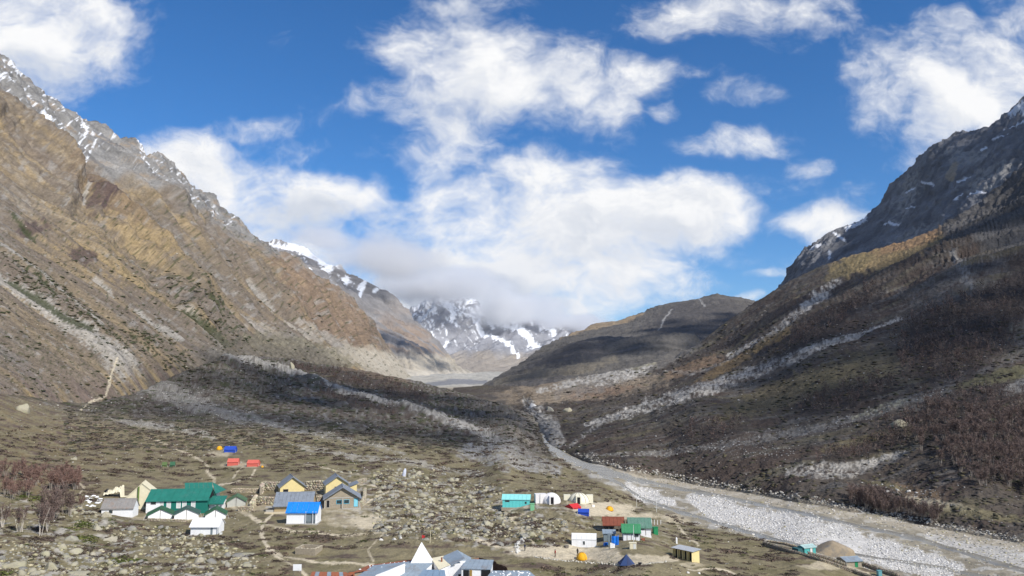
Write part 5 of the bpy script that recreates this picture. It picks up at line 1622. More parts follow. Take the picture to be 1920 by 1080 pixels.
t = thing('cabinet', p, 12, 'dark green metal cabinet right of the faded green roofed shed', 'cabinet')
MB().box(-.65, .65, 0, 1.0, -.3, 1.9).build('body', D_GREEND, t); MB().box(-.55, .55, -.05, .0, 0, 1.7).build('door', D_GREEND, t); MB().box(-.75, .75, -.15, 1.1, 1.9, 2.02).build('roof', D_GREEND, t)
# grey kiosk
t, s, W, H, r, D = long_house('grey_kiosk', 'small blue-grey metal kiosk between the white cabin and green-roofed hut', 'kiosk', 1132, 1153, 1010, 997, 991, 2.6, -4, D_GREYP, pmat('grey_blue_roof', (.22, .27, .32), .5), 4, .25)
opening(t, W * .1, H * .5, .8, 1.6, 0, D_GREYP, D_WOOD, 'door', fw=.07)
# blue tarp shelter
p, s = site(1153, 1023)
t = thing('tarp_shelter', p, -6, 'blue tarp lashed to a grey frame beside the kiosk', 'shelter')
gx, gzz = np.meshgrid(np.linspace(-.8, .8, 9), np.linspace(0, 2.2, 9)); gy = .12 * np.sin(gx * 7) + .1 * fbm(gx * 2, gzz * 2, 2, 3)
ii = np.arange(81).reshape(9, 9); vs = np.stack([gx, gy, gzz], -1).reshape(-1, 3); fs = np.stack([ii[:-1, :-1], ii[:-1, 1:], ii[1:, 1:], ii[1:, :-1]], -1).reshape(-1, 4).tolist()
MB().add(vs, fs).add(vs + (0, .04, 0), [q[::-1] for q in fs]).build('tarp', T_TARP, t, True)
MB().box(.8, .95, 0, 1.6, -.2, 2.2).build('side_panel', T_TARP, t)
for xx in (-1.6, -.9):
    MB().box(xx, xx + .18, .1, .3, -.3, 2.6).build('post', D_GREYP, t)
MB().box(-1.7, -.72, .3, 1.7, -.3, 2.3).build('back_box', D_GREYP, t)
p, s = site(1149, 1029)
t = thing('drying_rack', p, 15, 'white cloths hung on a low rack before the blue tarp', 'rack')
for k in range(4):
    MB().box(-.6 + k * .32, -.38 + k * .32, .0 + .05 * k, .05 + .05 * k, .15, 1.45 - .12 * k).build('cloth', W_TENT, t)
MB().tube([(-.7, .03, 1.45), (.8, .2, 1.05)], .03, 5).build('rail', D_WOOD, t)
MB().tube([(-.7, .03, -.2), (-.7, .03, 1.5)], .04, 5).build('post', D_WOOD, t); MB().tube([(.8, .2, -.2), (.8, .2, 1.1)], .04, 5).build('post', D_WOOD, t)
p, s = site(1187, 1030)
t = thing('cabinet', p, -4, 'pale box cabinet standing alone below the bright green roofed hut', 'cabinet')
MB().box(-.8, .8, 0, 1.0, -.2, 1.35).build('body', W_CREAM, t); MB().box(-.7, 0, -.05, .0, .1, 1.25).build('door', W_CREAM, t); MB().box(.05, .7, -.05, .0, .1, 1.25).build('door', D_WFRAME, t); MB().box(-.9, .9, -.12, 1.1, 1.35, 1.45).build('roof', W_CREAM, t)
# white prefabricated cabin
t, s, W, H, r, D = long_house('white_cabin', 'white prefabricated cabin of wide panels on the sandy ground', 'cabin', 1072, 1118, 1026, 1011, 1001, 4.2, -7, W_WHITE, pmat('white_panel_roof', (.74, .74, .74), .5, var=.04), 5, .08, side=.05, th=.05)
for k in range(5):
    MB().box(-W / 2 + W * k / 5 + .02, -W / 2 + W * (k + 1) / 5 - .02, -.03, .0, .05, H - .05).build('wall_panel', W_WHITE, t)
opening(t, 0, H * .55, .62, 1.0, -.03, D_GLASS, W_WHITE, fw=.07)
MB().box(-W / 2, W / 2, -.15, D, -.6, .03).build('base', W_CONC, t)
# tents on the sand
dome_tent('yellow-orange tent pitched on the sandy edge below the white cabin', 1090, 1051, 21, 15, T_YEL, -10)
p, s = site(1178, 1060)
t = thing('pyramid_tent', p, 10, 'dark navy pyramid tent right of the yellow-orange tent', 'tent')
MB().add([(-1.9, 0, 0), (1.7, -.2, 0), (2.0, 2.4, 0), (-1.6, 2.6, 0), (0, 1.1, 2.1), (-.4, -.4, 0)], [(0, 5, 4), (5, 1, 4), (1, 2, 4), (2, 3, 4), (3, 0, 4), (0, 3, 2, 1, 5)]).build('canopy', T_NAVY, t)
MB().add([(-.38, -.46, .02), (.9, -.34, .02), (.02, .9, 1.85)], [(0, 1, 2)]).add([(-.38, -.42, .02), (.9, -.30, .02), (.02, .94, 1.85)], [(2, 1, 0)]).build('door_flap', pmat('navy_door', (.015, .03, .09), .7), t)
MB().tube([(0, 1.1, 0), (0, 1.1, 2.25)], .035, 5).build('tent_pole', D_WOOD, t)
# yellow latrine block
p, s = site(1302, 1058)
t = thing('latrine_block', p, 40, 'yellow latrine block with a row of dark doors', 'latrine')
L_, Wd, Hh = 5.6, 2.2, 2.35
MB().box(-Wd / 2 + .9, Wd / 2 + .9, 0, L_, -.5, Hh).build('wall', W_YELLOW, t)
for k in range(4):
    opening(t, .75 + k * 1.33, 1.15, .95, 2.1, -Wd / 2 + .9, D_DARK, W_YELLOW, 'door', axis='x', sgn=-1, fw=.08)
for k in range(5):
    MB().box(-Wd / 2 + .25, -Wd / 2 + .9, k * 1.36 + .02, k * 1.36 + .14, -.4, Hh - .1).build('partition', W_YELLOW, t)
roof_panels(t, (Wd / 2 + 1.3, -.4, Hh + .32), (Wd / 2 + 1.3, L_ + .4, Hh + .32), (-Wd / 2 + .1, L_ + .4, Hh + .12), (-Wd / 2 + .1, -.4, Hh + .12), 6, .06, pmat('pale_grey_sheet', (.40, .41, .42), .5, var=.15))
p, s = site(1269, 1017)
t = thing('marker_post', p, 0, 'short white marker post on the slope right of the sheds', 'post')
MB().box(-.2, .2, 0, .4, -.3, 1.5).build('post', W_WHITE, t); MB().add([(-.2, 0, 1.5), (.2, 0, 1.5), (.2, .4, 1.5), (-.2, .4, 1.5), (0, .2, 1.7)], [(0, 1, 4), (1, 2, 4), (2, 3, 4), (3, 0, 4)]).build('cap', W_WHITE, t)

# ================= lower right enclosure by the river
t, s, W, H, r, D = long_house('turquoise_stall', 'small turquoise metal stall beside the huge boulder', 'stall', 1506, 1533, 1041, 1027, 1022, 2.6, 22, pmat('stall_turquoise', (.07, .33, .31), .6, var=.2), pmat('stall_roof', (.35, .48, .46), .6), 4, .2)
opening(t, W * .1, H * .55, 1.0, 1.5, 0, D_WFRAME, D_DARK, 'door', fw=.08)
MB().box(-W / 2 - 1.9, -W / 2 - .1, .3, D, -.5, H * .9).build('side_shed', pmat('dark_teal', (.03, .10, .105), .7), t)
t, s, W, H, r, D = long_house('riverside_shed', 'low stone shed with pale tin roof and green door near the river', 'shed', 1585, 1618, 1066, 1055, 1047, 4.0, 12, W_STONE, R_TIN, 5, .3)
opening(t, W * .16, H * .45, .9, 1.6, 0, D_GREEND, D_GREEND, 'door', fw=.08)
p, s = site(1651, 1084)
t = thing('cabinet', p, 8, 'small blue-green box by the lower riverside wall', 'cabinet')
MB().box(-.5, .5, 0, .8, -.2, 1.4).build('body', pmat('box_blue', (.12, .30, .33), .6), t); MB().box(-.42, .42, -.04, 0, .05, 1.25).build('door', bpy.data.materials['box_blue'], t); MB().box(-.58, .58, -.1, .9, 1.4, 1.48).build('roof', bpy.data.materials['box_blue'], t)
DKS = (.22, .19, .15)
stone_wall([(1432, 1024), (1480, 1040), (1540, 1058), (1600, 1076), (1640, 1090)], 'long dark stone wall along the riverside path', 6, .7, seed=21, col=DKS)
stone_wall([(1515, 1045), (1560, 1058), (1588, 1068)], 'stone wall between the riverside path and the low shed', 7, .7, seed=22, col=DKS)
stone_wall([(1534, 1028), (1565, 1040), (1598, 1052)], 'short stone wall right under the huge boulder', 4, .6, seed=23, col=(.34, .29, .21))
stone_wall([(1616, 1060), (1650, 1072), (1685, 1084)], 'stone wall running from the low shed towards the gravel', 7, .7, seed=24, col=DKS)
stone_wall([(1440, 1018), (1470, 1021), (1500, 1028)], 'low stone wall left of the turquoise stall', 3, .6, seed=25, col=(.36, .3, .21))

# poles, posts and edging around the camp
def pole(label, x, y, hpx, lean=0.0, arm=False):
    p, s = site(x, y); h = hpx * s
    t = thing('utility_pole', p, 0, label, 'pole')
    MB().tube([(0, 0, -.4), (lean * h, 0, h)], [.09, .06], 6).build('shaft', D_WFRAME, t)
    if arm:
        MB().box(lean * h - .5, lean * h + .5, -.04, .04, h - .35, h - .25).build('cross_arm', D_WOOD, t)
        for q in (-.42, .42):
            MB().tube([(lean * h + q, 0, h - .25), (lean * h + q, 0, h - .1)], .04, 5).build('insulator', W_WHITE, t)
    return t


pole('tall pale pole in front of the small bright green roofed hut', 1188, 1014, 30, .01)
pole('thin pole on the slope above the faded green roofed shed', 1194, 953, 26, 0, True)
pole('thin pole between the sheds and the river bank', 1231, 962, 30, -.01, True)
pole('short leaning pole left of the pinkish dome hut', 1013, 946, 18, .04)
for k, (x_, lab) in enumerate(((1222, 'leftmost of the white fence posts right of the faded green shed'), (1227, 'second white fence post right of the faded green shed'), (1233, 'middle white fence post right of the faded green shed'), (1239, 'rightmost white fence post right of the faded green shed'))):
    p, s = site(x_, 984 - k * .8)
    t = thing('fence_post', p, 0, lab, 'post', 'white fence posts by the sheds')
    MB().box(-.07, .07, -.07, .07, -.3, 1.7 - .15 * k).build('shaft', W_WHITE, t); MB().box(-.1, .1, -.1, .1, 1.7 - .15 * k, 1.76 - .15 * k).build('cap', W_WHITE, t)
# a few belongings
def crate(label, x, y, sz, mat, cat='crate'):
    p, s = site(x, y); t = thing('storage_crate', p, x * 7 % 40, label, cat)
    MB().box(-sz, sz, -sz * .7, sz * .7, -.1, sz * 1.1).build('box', mat, t); MB().box(-sz - .03, sz + .03, -sz * .7 - .03, sz * .7 + .03, sz * 1.1, sz * 1.1 + .06).build('lid', mat, t)


crate('wooden crate on the sand left of the white cabin', 1062, 1027, .45, D_WOOD)
crate('blue storage box beside the blue tarp', 1136, 1022, .5, T_TARP)
crate('rusty bin at the right end of the green-roofed hut', 1206, 1012, .4, R_RUST)
crate('pale box by the porch of the white hut', 414, 1003, .35, D_WFRAME)
crate('wooden box outside the stone house', 598, 958, .4, D_WOOD)
crate('white drum-like box before the ivory dome', 1112, 950, .4, W_WHITE)
crate('dark box beside the pyramid tent', 1200, 1060, .35, D_BLACK)

# ================= temple roofs at the bottom of the picture
def corner_roof(name, label, cat, corners, wallmat, roofmat, npan, th=.07, walls=True, drop=None):
    """shed roof given by its four corners (x, y, distance) seen in the photograph, on walls down to the ground; corners: front-left, front-right, back-right, back-left"""
    P = np.array([at(*c) for c in corners])
    o = P.mean(0); gz_ = float(VF.ground(np.float64(corners[0][0]), np.float64(1075))[2])
    t = thing(name, (o[0], o[1], gz_), 0, label, cat)
    Q = P - np.array((o[0], o[1], gz_))
    roof_panels(t, Q[0], Q[1], Q[2], Q[3], npan, th, roofmat, jit=.03)
    if walls:
        c = Q.mean(0); S = c + (Q - c) * np.array((.93, .9, 1)); S[:, 2] = Q[:, 2] - .12
        B = S.copy(); B[:, 2] = -.8
        m_ = MB(); m_.add(list(B) + list(S), [(0, 1, 5, 4), (1, 2, 6, 5), (2, 3, 7, 6), (3, 0, 4, 7), (4, 5, 6, 7), (3, 2, 1, 0)]); m_.build('wall', wallmat, t)
    return t, Q


# pyramid spire
base = at(790, 1053, 163.0); apex = at(790, 1016, 163.0)
t = thing('temple_spire', (base[0], base[1], float(VF.ground(790., 1075.)[2])), 0, 'tall white pyramid spire of the temple with a red flag', 'temple')
hb = base[2] - t.location[2]; ha = apex[2] - t.location[2]; hw = 18 * 163 / FPX
MB().add([(-hw, -hw, hb), (hw, -hw, hb), (hw, hw, hb), (-hw, hw, hb), (0, 0, ha)], [(0, 1, 4), (1, 2, 4), (2, 3, 4), (3, 0, 4), (3, 2, 1, 0)]).build('spire', W_WHITE, t)
MB().box(-hw - .1, hw + .1, -hw - .1, hw + .1, -.8, hb - .004).build('wall', W_WHITE, t)
MB().tube([(0, 0, ha - .2), (0, 0, ha + 1.5)], .04, 6).build('flag_pole', D_WOOD, t)
MB().add([(.02, 0, ha + 1.45), (.75, .05, ha + 1.25), (.6, .1, ha + .85), (.02, 0, ha + .7)], [(0, 1, 2, 3)]).add([(.02, .03, ha + 1.45), (.75, .08, ha + 1.25), (.6, .13, ha + .85), (.02, .03, ha + .7)], [(3, 2, 1, 0)]).build('flag', pmat('red_flag', (.42, .03, .03), .8), t)
# main roofs
corner_roof('temple_building', 'blue-grey tin roof right in front of the white spire', 'building', [(738, 1085, 155), (776, 1088, 155), (812, 1056, 160.4), (764, 1056, 160.4)], W_WHITE, R_TIN, 4)
corner_roof('temple_building', 'darker blue tin roof section at the bottom edge below the spire', 'building', [(776, 1090, 154), (838, 1092, 154), (834, 1069, 158), (794, 1068, 158)], W_WHITE, pmat('steel_blue_tin', (.17, .24, .32), .45, var=.12), 4)
corner_roof('temple_building', 'broad slate-blue roof with loose stones left of the spire', 'building', [(655, 1090, 152), (712, 1078, 155), (776, 1052, 163), (700, 1060, 163)], W_WHITE, R_TIN, 6)
p0 = at(735, 1080, 153.5)
t = thing('temple_wall', (p0[0], p0[1], float(VF.ground(735., 1075.)[2])), 0, 'bright white stepped wall left of the front tin roof', 'wall')
loc = np.array(t.location)
q0, q1, q2 = at(704, 1079, 153.0) - loc, at(730, 1069, 154.0) - loc, at(759, 1057, 157.0) - loc
for nm, a_, b_ in (('wall_section', q0, q1), ('wall_section', q1, q2)):
    dn = np.array((0, .5, 0)); lo_ = np.array((1, 1, 0)); f_ = np.array((0, 0, -.6))
    MB().add([a_ * lo_ + f_, b_ * lo_ + f_, b_ * .998, a_ * 1.0, a_ * lo_ + f_ + dn, b_ * lo_ + f_ + dn, b_ * .998 + dn, a_ + dn], [(0, 1, 2, 3), (7, 6, 5, 4), (0, 4, 5, 1), (1, 5, 6, 2), (2, 6, 7, 3), (3, 7, 4, 0)]).build(nm, W_WHITE, t)
# cream roof with a red doorway mark
t, Q = corner_roof('cream_roofed_annex', 'annex with smooth cream roof just right of the white spire', 'building', [(822, 1068, 159), (851, 1056, 162), (832, 1042, 167), (808, 1047, 166)], W_WHITE, W_CREAM, 1)
c_ = Q.mean(0); MB().box(c_[0] - .15, c_[0] + .15, c_[1] - .2, c_[1] + .2, c_[2] - .2, c_[2] + .85).build('chimney', R_RED, t)
# blue-grey gable
pk0, pk1 = at(857, 1031, 169.0), at(838, 1044, 160.0)
t, Q = corner_roof('tin_gable_house', 'house with light blue-grey tin gable roof behind the cream annex', 'house', [(846, 1064, 160), (866, 1056, 161), (884, 1048, 168), (857, 1031, 170)], W_WHITE, R_TIN, 1, walls=False)
for ch in list(t.children):
    bpy.data.objects.remove(ch)
loc = np.array(t.location)
A = [np.array(q) - loc for q in (at(822, 1046, 166.5), at(848, 1060, 160.5), at(872, 1047, 161.0), at(857, 1031, 168.5), at(884, 1046, 167.5))]
roof_panels(t, A[0], A[1], A[2], A[3], 1, .07, R_TIN)
for k in range(5):
    f0_, f1_ = k / 5 + .01, (k + 1) / 5 - .01
roof_panels(t, A[1] + (0, 0, .02), (A[1] + A[4]) / 2 + (1.2, -.8, -.9), A[4], A[3] + (0, 0, .02), 4, .07, R_TIN)
w0 = A[1] * .97; w1 = A[4] * .93
MB().prism_y([(-3.0, -.8), (2.6, -.8), (2.6, A[1][2] - .5), (-1.0, A[1][2] + .3), (-3.0, A[1][2] - .6)], A[1][1] + .5, A[4][1] - .4).build('wall', W_WHITE, t)
for k in range(3):
    MB().box(-.2 + k * .9, .35 + k * .9, A[1][1] + .42, A[1][1] + .5, .6, 1.9).build('window', D_DARK, t)
# shop building lower right
t, Q = corner_roof('tin_roofed_shop', 'low shop with blue-grey tin roof and open dark doorways', 'building', [(863, 1066, 157), (921, 1068, 157), (926, 1050, 162), (876, 1048, 162)], W_WHITE, R_TIN, 6)
zf = Q[0][2]; yf = (Q[0][1] + Q[1][1]) / 2 + .25
for x0_, x1_, mt_ in ((-.46, -.28, D_DARK), (-.26, -.18, pmat('ochre_door', (.30, .19, .05), .8)), (.12, .42, D_DARK)):
    ww = Q[1][0] - Q[0][0]
    MB().box(x0_ * ww, x1_ * ww, yf - .12, yf + .1, .2, zf - .35).build('doorway', mt_, t)
# roof at the bottom right with white stones on top
t, Q = corner_roof('stone_weighted_shed', 'blue-grey roof weighted with white stones at the bottom edge', 'building', [(905, 1092, 152), (1022, 1096, 152), (992, 1070, 158), (922, 1070, 158)], W_WHITE, R_TIN, 8)
rg = np.random.default_rng(3); n = 46; a = rg.uniform(.05, .95, n)[:, None]; b = rg.uniform(.1, .95, n)[:, None]
pp = (Q[0] * (1 - a) + Q[1] * a) * (1 - b) + (Q[3] * (1 - a) + Q[2] * a) * b
for k in range(n):
    v, f = ROCKS_LOW[k % 7]
    if k < 7:
        pass
    me = bpy.data.meshes.get('roof_stone%d' % (k % 7)) or make_mesh('roof_stone%d' % (k % 7), v, f, W_WHITE)
    o = link('roof_stone', me, t); o.location = tuple(pp[k]); o.scale = (.22 * rg.uniform(.7, 1.4),) * 3
# rusty sheet roofs and fences at the left
t, Q = corner_roof('rusty_shed', 'rust-streaked corrugated roof at the bottom edge left of the temple', 'building', [(575, 1096, 150), (655, 1096, 150), (650, 1073, 156), (585, 1072, 156)], W_STONE, R_RUST, 9)
for k, ch in enumerate([c for c in t.children if c.name.startswith('roof_panel')]):
    if k % 3 == 1:
        ch.data.materials[0] = R_TIN
t, Q = corner_roof('rusty_shed', 'narrow rust-brown roof strip weighted with stones behind the slate-blue roof', 'building', [(660, 1074, 158), (770, 1057, 162), (772, 1049, 167), (690, 1060, 166)], W_STONE, R_RUST, 8)
for k in range(26):
    a = rg.uniform(.03, .97); b = rg.uniform(.1, .9)
    q = (Q[0] * (1 - a) + Q[1] * a) * (1 - b) + (Q[3] * (1 - a) + Q[2] * a) * b
    o = link('roof_stone', bpy.data.meshes['roof_stone%d' % (k % 7)], t); o.location = tuple(q); o.scale = (.2 * rg.uniform(.7, 1.4),) * 3


def sheet_fence(label, pts, h, mat, n):
    P = np.array([at(*q) for q in pts]); P[:, 2] = [float(VF.ground(np.float64(q[0]), np.float64(q[1]))[2]) for q in pts]
    t = thing('sheet_fence', P[0], 0, label, 'fence'); Q = P - P[0]
    d = np.linspace(0, len(pts) - 1, n + 1)
    C_ = np.stack([np.interp(d, range(len(pts)), Q[:, k]) for k in range(3)], -1)
    rg = random.Random(n)
    for a, b in zip(C_[:-1], C_[1:]):
        e = (b - a); nn = np.array((-e[1], e[0], 0)); nn /= np.linalg.norm(nn) + 1e-9
        b2 = a + e * .98; hh = h * rg.uniform(.9, 1.08)
        MB().add([a - (0, 0, .4), b2 - (0, 0, .4), b2 + (0, 0, hh), a + (0, 0, hh), a - (0, 0, .4) + nn * .05, b2 - (0, 0, .4) + nn * .05, b2 + (0, 0, hh) + nn * .05, a + (0, 0, hh) + nn * .05],
                 [(0, 1, 2, 3), (7, 6, 5, 4), (0, 4, 5, 1), (1, 5, 6, 2), (2, 6, 7, 3), (3, 7, 4, 0)]).build('fence_sheet', mat, t)
    return t


D_RUSTB = pmat('dark_rust', (.085, .045, .03), .85, var=.3)
sheet_fence('curved dark rusty sheet fence right of the tin gable house', [(898, 1052, 174), (915, 1054, 172), (935, 1060, 168), (950, 1068, 164), (957, 1074, 161)], 1.9, D_RUSTB, 9)
sheet_fence('short red rusty sheet fence behind the tin gable house', [(876, 1054, 172), (898, 1051, 175)], 1.6, R_RUST, 4)
sheet_fence('low rust-red sheet fence along the left of the temple yard', [(620, 1076, 163), (648, 1073, 165), (700, 1066, 168)], 1.3, R_RUST, 9)
p = at(655, 1078, 160.0); p[2] = float(VF.ground(655., 1078.)[2])
t = thing('rusty_tank', p, 10, 'square rusty metal tank above the left roofs', 'tank')
MB().box(-.75, .75, -.5, .8, -.3, 2.2).build('body', R_RUST, t); MB().box(-.8, .8, -.55, .85, 2.2, 2.28).build('lid', R_RUST, t)
for xx in (-.4, 0, .4):
    MB().box(xx - .03, xx + .03, -.55, -.5, -.2, 2.15).build('rib', D_RUSTB, t)
# sign board
p = at(557, 1076, 163.0); p[2] = float(VF.ground(557., 1076.)[2])
t = thing('sign_board', p, 0, 'blank white board on two posts at the bottom left', 'sign')
zt = float(at(557, 1058, 163.0)[2] - p[2]); zb = float(at(557, 1070, 163.0)[2] - p[2])
MB().box(-.9, .9, 0, .06, zb, zt).build('board', W_WHITE, t)
for xx in (-.7, .7):
    MB().box(xx - .05, xx + .05, .06, .16, -.4, zt - .1).build('post', D_WOOD, t)
p = at(569, 1084, 157.0); p[2] = float(VF.ground(569., 1084.)[2])
t = thing('water_tank', p, 0, 'grey and white water tank at the bottom edge below the white board', 'tank')
MB().lathe([(.8, -.2), (.85, .1), (.85, 1.4), (.6, 1.75), (.3, 1.85)], 18).build('tank_shell', W_WHITE, t, True); MB().lathe([(.3, 1.85), (.3, 1.98), (.04, 2.0)], 12).build('lid', D_BLACK, t)
for zz in (.35, .9):
    MB().lathe([(.86, zz), (.88, zz + .05), (.88, zz + .2), (.86, zz + .25)], 18).build('band', D_GREYP, t)
# tall prayer pole near the temple
p, s = site(806, 1024)
t = thing('bare_pole', p, 0, 'tall thin pale pole standing behind the white spire', 'pole')
MB().tube([(0, 0, -.3), (.15, 0, 3.2)], [.09, .05], 6).build('shaft', W_CREAM, t); MB().tube([(.13, 0, 2.4), (-.1, .05, 3.1)], [.035, .02], 5).build('fork', W_CREAM, t)

# ------------------------------------------------------------------ people
def person(label, x, y, jacket, trousers, yaw, stride=.12, height=1.72):
    p, s = site(x, y)
    t = thing('person', p, yaw, label, 'person')
    k = height / 1.72
    V = [(0, 0, .95), (0, 0, 1.12), (0, .01, 1.30), (0, .0, 1.46), (0, -.01, 1.53), (0, -.02, 1.60), (0, -.015, 1.66)]
    R = [(.155, .11), (.15, .105), (.185, .115), (.10, .08), (.055, .055), (.085, .1), (.07, .08)]
    E = [(0, 1), (1, 2), (2, 3), (3, 4), (4, 5), (5, 6)]
    for sx in (-1, 1):
        b = len(V)
        V += [(sx * .10, 0, .90), (sx * .11, -sx * stride * .4, .50), (sx * .115, sx * stride * .8, .10), (sx * .115, sx * stride * .8, .045), (sx * .13, sx * stride * .8 - .17, .035)]
        R += [(.095, .1), (.068, .07), (.048, .05), (.05, .055), (.042, .035)]
        E += [(0, b), (b, b + 1), (b + 1, b + 2), (b + 2, b + 3), (b + 3, b + 4)]
        b = len(V)
        V += [(sx * .19, .0, 1.42), (sx * .25, .02, 1.16), (sx * .25, -.06, .93), (sx * .25, -.075, .86)]
        R += [(.065, .07), (.05, .05), (.036, .036), (.034, .022)]
        E += [(3, b), (b, b + 1), (b + 1, b + 2), (b + 2, b + 3)]
        for j in range(4):
            c = len(V); yy_ = -.115 + j * .022; ln = (.07, .085, .08, .06)[j]
            V += [(sx * .25, yy_, .82), (sx * .245, yy_ - .008, .82 - ln)]; R += [(.011, .011), (.009, .009)]; E += [(b + 3, c), (c, c + 1)]
        c = len(V); V += [(sx * .235, -.115, .86), (sx * .225, -.13, .82)]; R += [(.012, .012), (.01, .01)]; E += [(b + 3, c), (c, c + 1)]
    me = bpy.data.meshes.new('body'); me.from_pydata([tuple(np.array(q) * k) for q in V], E, [])
    o = link('body', me, t)
    m_ = o.modifiers.new('skin', 'SKIN')
    lay = me.skin_vertices[0].data if me.skin_vertices else None
    if lay is None:
        bpy.context.view_layer.objects.active = o
        lay = me.skin_vertices[0].data
    for q, r_ in zip(lay, R):
        q.radius = (r_[0] * k, r_[1] * k)
    lay[0].use_root = True
    sb = o.modifiers.new('smooth', 'SUBSURF'); sb.levels = 1; sb.render_levels = 1
    dg = bpy.context.evaluated_depsgraph_get()
    me2 = bpy.data.meshes.new_from_object(o.evaluated_get(dg)); o.modifiers.clear(); o.data = me2
    me2.materials.clear()
    for q in (jacket, trousers, pmat('skin_tone', (.30, .17, .11), .6) if 'skin_tone' not in bpy.data.materials else bpy.data.materials['skin_tone'], D_BLACK):
        me2.materials.append(q)
    for f in me2.polygons:
        z = f.center.z / k; ax = abs(f.center.x) / k
        f.material_index = 2 if (z > 1.5 or (ax > .19 and z < .9)) else (3 if z < .09 else (1 if z < .93 and ax < .2 else 0)); f.use_smooth = True
    hv, hf = ICO2; hv = hv * np.array((.092, .105, .075)) * k + np.array((0, .005, 1.685)) * k
    h_ = link('hair', make_mesh('hair', hv, hf, D_BLACK, True), t)
    fv = MB()
    for sx in (-1, 1):
        fv.lathe([(.004, 0), (.011, .004), (.004, .01)], 6); 
    nose = MB().add([(-.014 * k, -.112 * k, 1.60 * k), (.014 * k, -.112 * k, 1.60 * k), (0, -.138 * k, 1.602 * k), (0, -.112 * k, 1.645 * k)], [(0, 1, 2), (1, 3, 2), (3, 0, 2), (0, 3, 1)]).build('nose', bpy.data.materials['skin_tone'], t)
    for sx in (-1, 1):
        MB().box(sx * .032 * k - .011, sx * .032 * k + .011, -.114 * k, -.104 * k, 1.63 * k, 1.643 * k).build('eye', D_BLACK, t)
        MB().box(sx * .088 * k - .01, sx * .088 * k + .01, -.02 * k, .015 * k, 1.59 * k, 1.65 * k).build('ear', bpy.data.materials['skin_tone'], t)
    MB().box(-.024 * k, .024 * k, -.112 * k, -.102 * k, 1.568 * k, 1.576 * k).build('mouth', pmat('lip', (.2, .07, .06), .6), t)
    return t


person('standing person in dark navy jacket at the left end of the sandy ground', 984, 1033, pmat('navy_jacket', (.02, .028, .06), .8), pmat('dark_trousers', (.02, .02, .025), .8), 30)
person('standing person in red jacket on the sandy ground near the yellow-orange tent', 1041, 1044, pmat('red_jacket', (.40, .04, .03), .8), pmat('brown_trousers', (.07, .03, .025), .8), -60)
person('person in dark clothes standing just behind the yellow-orange tent', 1083, 1041, pmat('black_jacket', (.015, .015, .017), .8), pmat('black_trousers', (.012, .012, .014), .8), 140)

# ================= river water
def ribbon(name, pts, lift, mat, step=6):
    p = np.array(pts, float); d = np.r_[0, np.cumsum(np.hypot(*np.diff(p[:, :2], axis=0).T))]
    q = np.arange(0, d[-1], step); x, y, w_ = (np.interp(q, d, p[:, k]) for k in range(3))
    w_ = w_ * (1 + .25 * fbm(q / 40, q * 0, 3, 5))
    tx, ty = np.gradient(x), np.gradient(y); l_ = np.hypot(tx, ty); nx, ny = -ty / l_, tx / l_
    rows = [VF.ground(x + nx * w_ * k, y + ny * w_ * k) for k in np.linspace(-1, 1, 5)]
    A = np.stack(rows, 0)
    zc = np.minimum.reduce(A[..., 2]); A[..., 2] = .5 * A[..., 2] + .5 * A[2:3, :, 2] + lift
    A[[0, -1], :, 2] -= .35
    nr, nc = A.shape[:2]; idx = np.arange(nr * nc).reshape(nr, nc)
    f = np.stack([idx[:-1, :-1], idx[:-1, 1:], idx[1:, 1:], idx[1:, :-1]], -1).reshape(-1, 4)
    return link(name, make_mesh(name, A.reshape(-1, 3), f, mat, True), kind='structure')


M_WATER = bpy.data.materials.new('silty_water'); M_WATER.use_nodes = True
n = NB(M_WATER.node_tree); bs = M_WATER.node_tree.nodes['Principled BSDF']
gm = n.n('ShaderNodeNewGeometry'); tx = n.noise(gm.outputs['Position'], .55, 5, .65); tx2 = n.noise(gm.outputs['Position'], .12, 4, .6)
n.put(bs.inputs['Base Color'], n.mix(n.step(tx2.outputs[0], .35, .65), (.22, .205, .17), (.30, .28, .23)))
bs.inputs['Roughness'].default_value = .22; bs.inputs['Specular IOR Level'].default_value = .4
bp = n.n('ShaderNodeBump'); bp.inputs['Strength'].default_value = .5; bp.inputs['Distance'].default_value = .3; n.put(bp.inputs['Height'], tx.outputs[0]); n.put(bs.inputs['Normal'], bp.outputs[0])
ribbon('river', [(1016, 812, 4), (1034, 842, 7), (1062, 862, 8), (1100, 878, 9), (1150, 894, 11), (1215, 906, 7), (1290, 920, 5), (1360, 932, 4.5), (1450, 952, 4), (1520, 966, 5), (1600, 984, 4.5), (1720, 1010, 6), (1820, 1040, 6), (1900, 1064, 7), (2000, 1095, 8)], .12, M_WATER)
ribbon('river', [(1120, 888, 6), (1160, 908, 5), (1200, 934, 4), (1262, 958, 4), (1292, 966, 5), (1400, 998, 5), (1500, 1024, 5), (1640, 1046, 4), (1760, 1064, 5), (1860, 1084, 6)], .10, M_WATER)

# ================= boulders
rg = np.random.default_rng(77)


def in_buildings(x, y):
    """1 away from buildings and trodden places"""
    k = np.ones_like(x)
    for x0, x1, y0, y1 in ((185, 430, 900, 990), (352, 420, 960, 1006), (424, 465, 925, 955), (485, 700, 885, 992), (938, 1004, 925, 960), (1008, 1112, 922, 972), (1120, 1240, 962, 1034), (1064, 1124, 996, 1030), (960, 1250, 1026, 1062), (1265, 1322, 1024, 1064), (540, 1010, 1026, 1100), (1490, 1660, 1000, 1090), (1110, 1180, 942, 970), (548, 596, 1014, 1040), (400, 500, 838, 880)):
        k = k * ~((x > x0) & (x < x1) & (y > y0) & (y < y1))
    return k


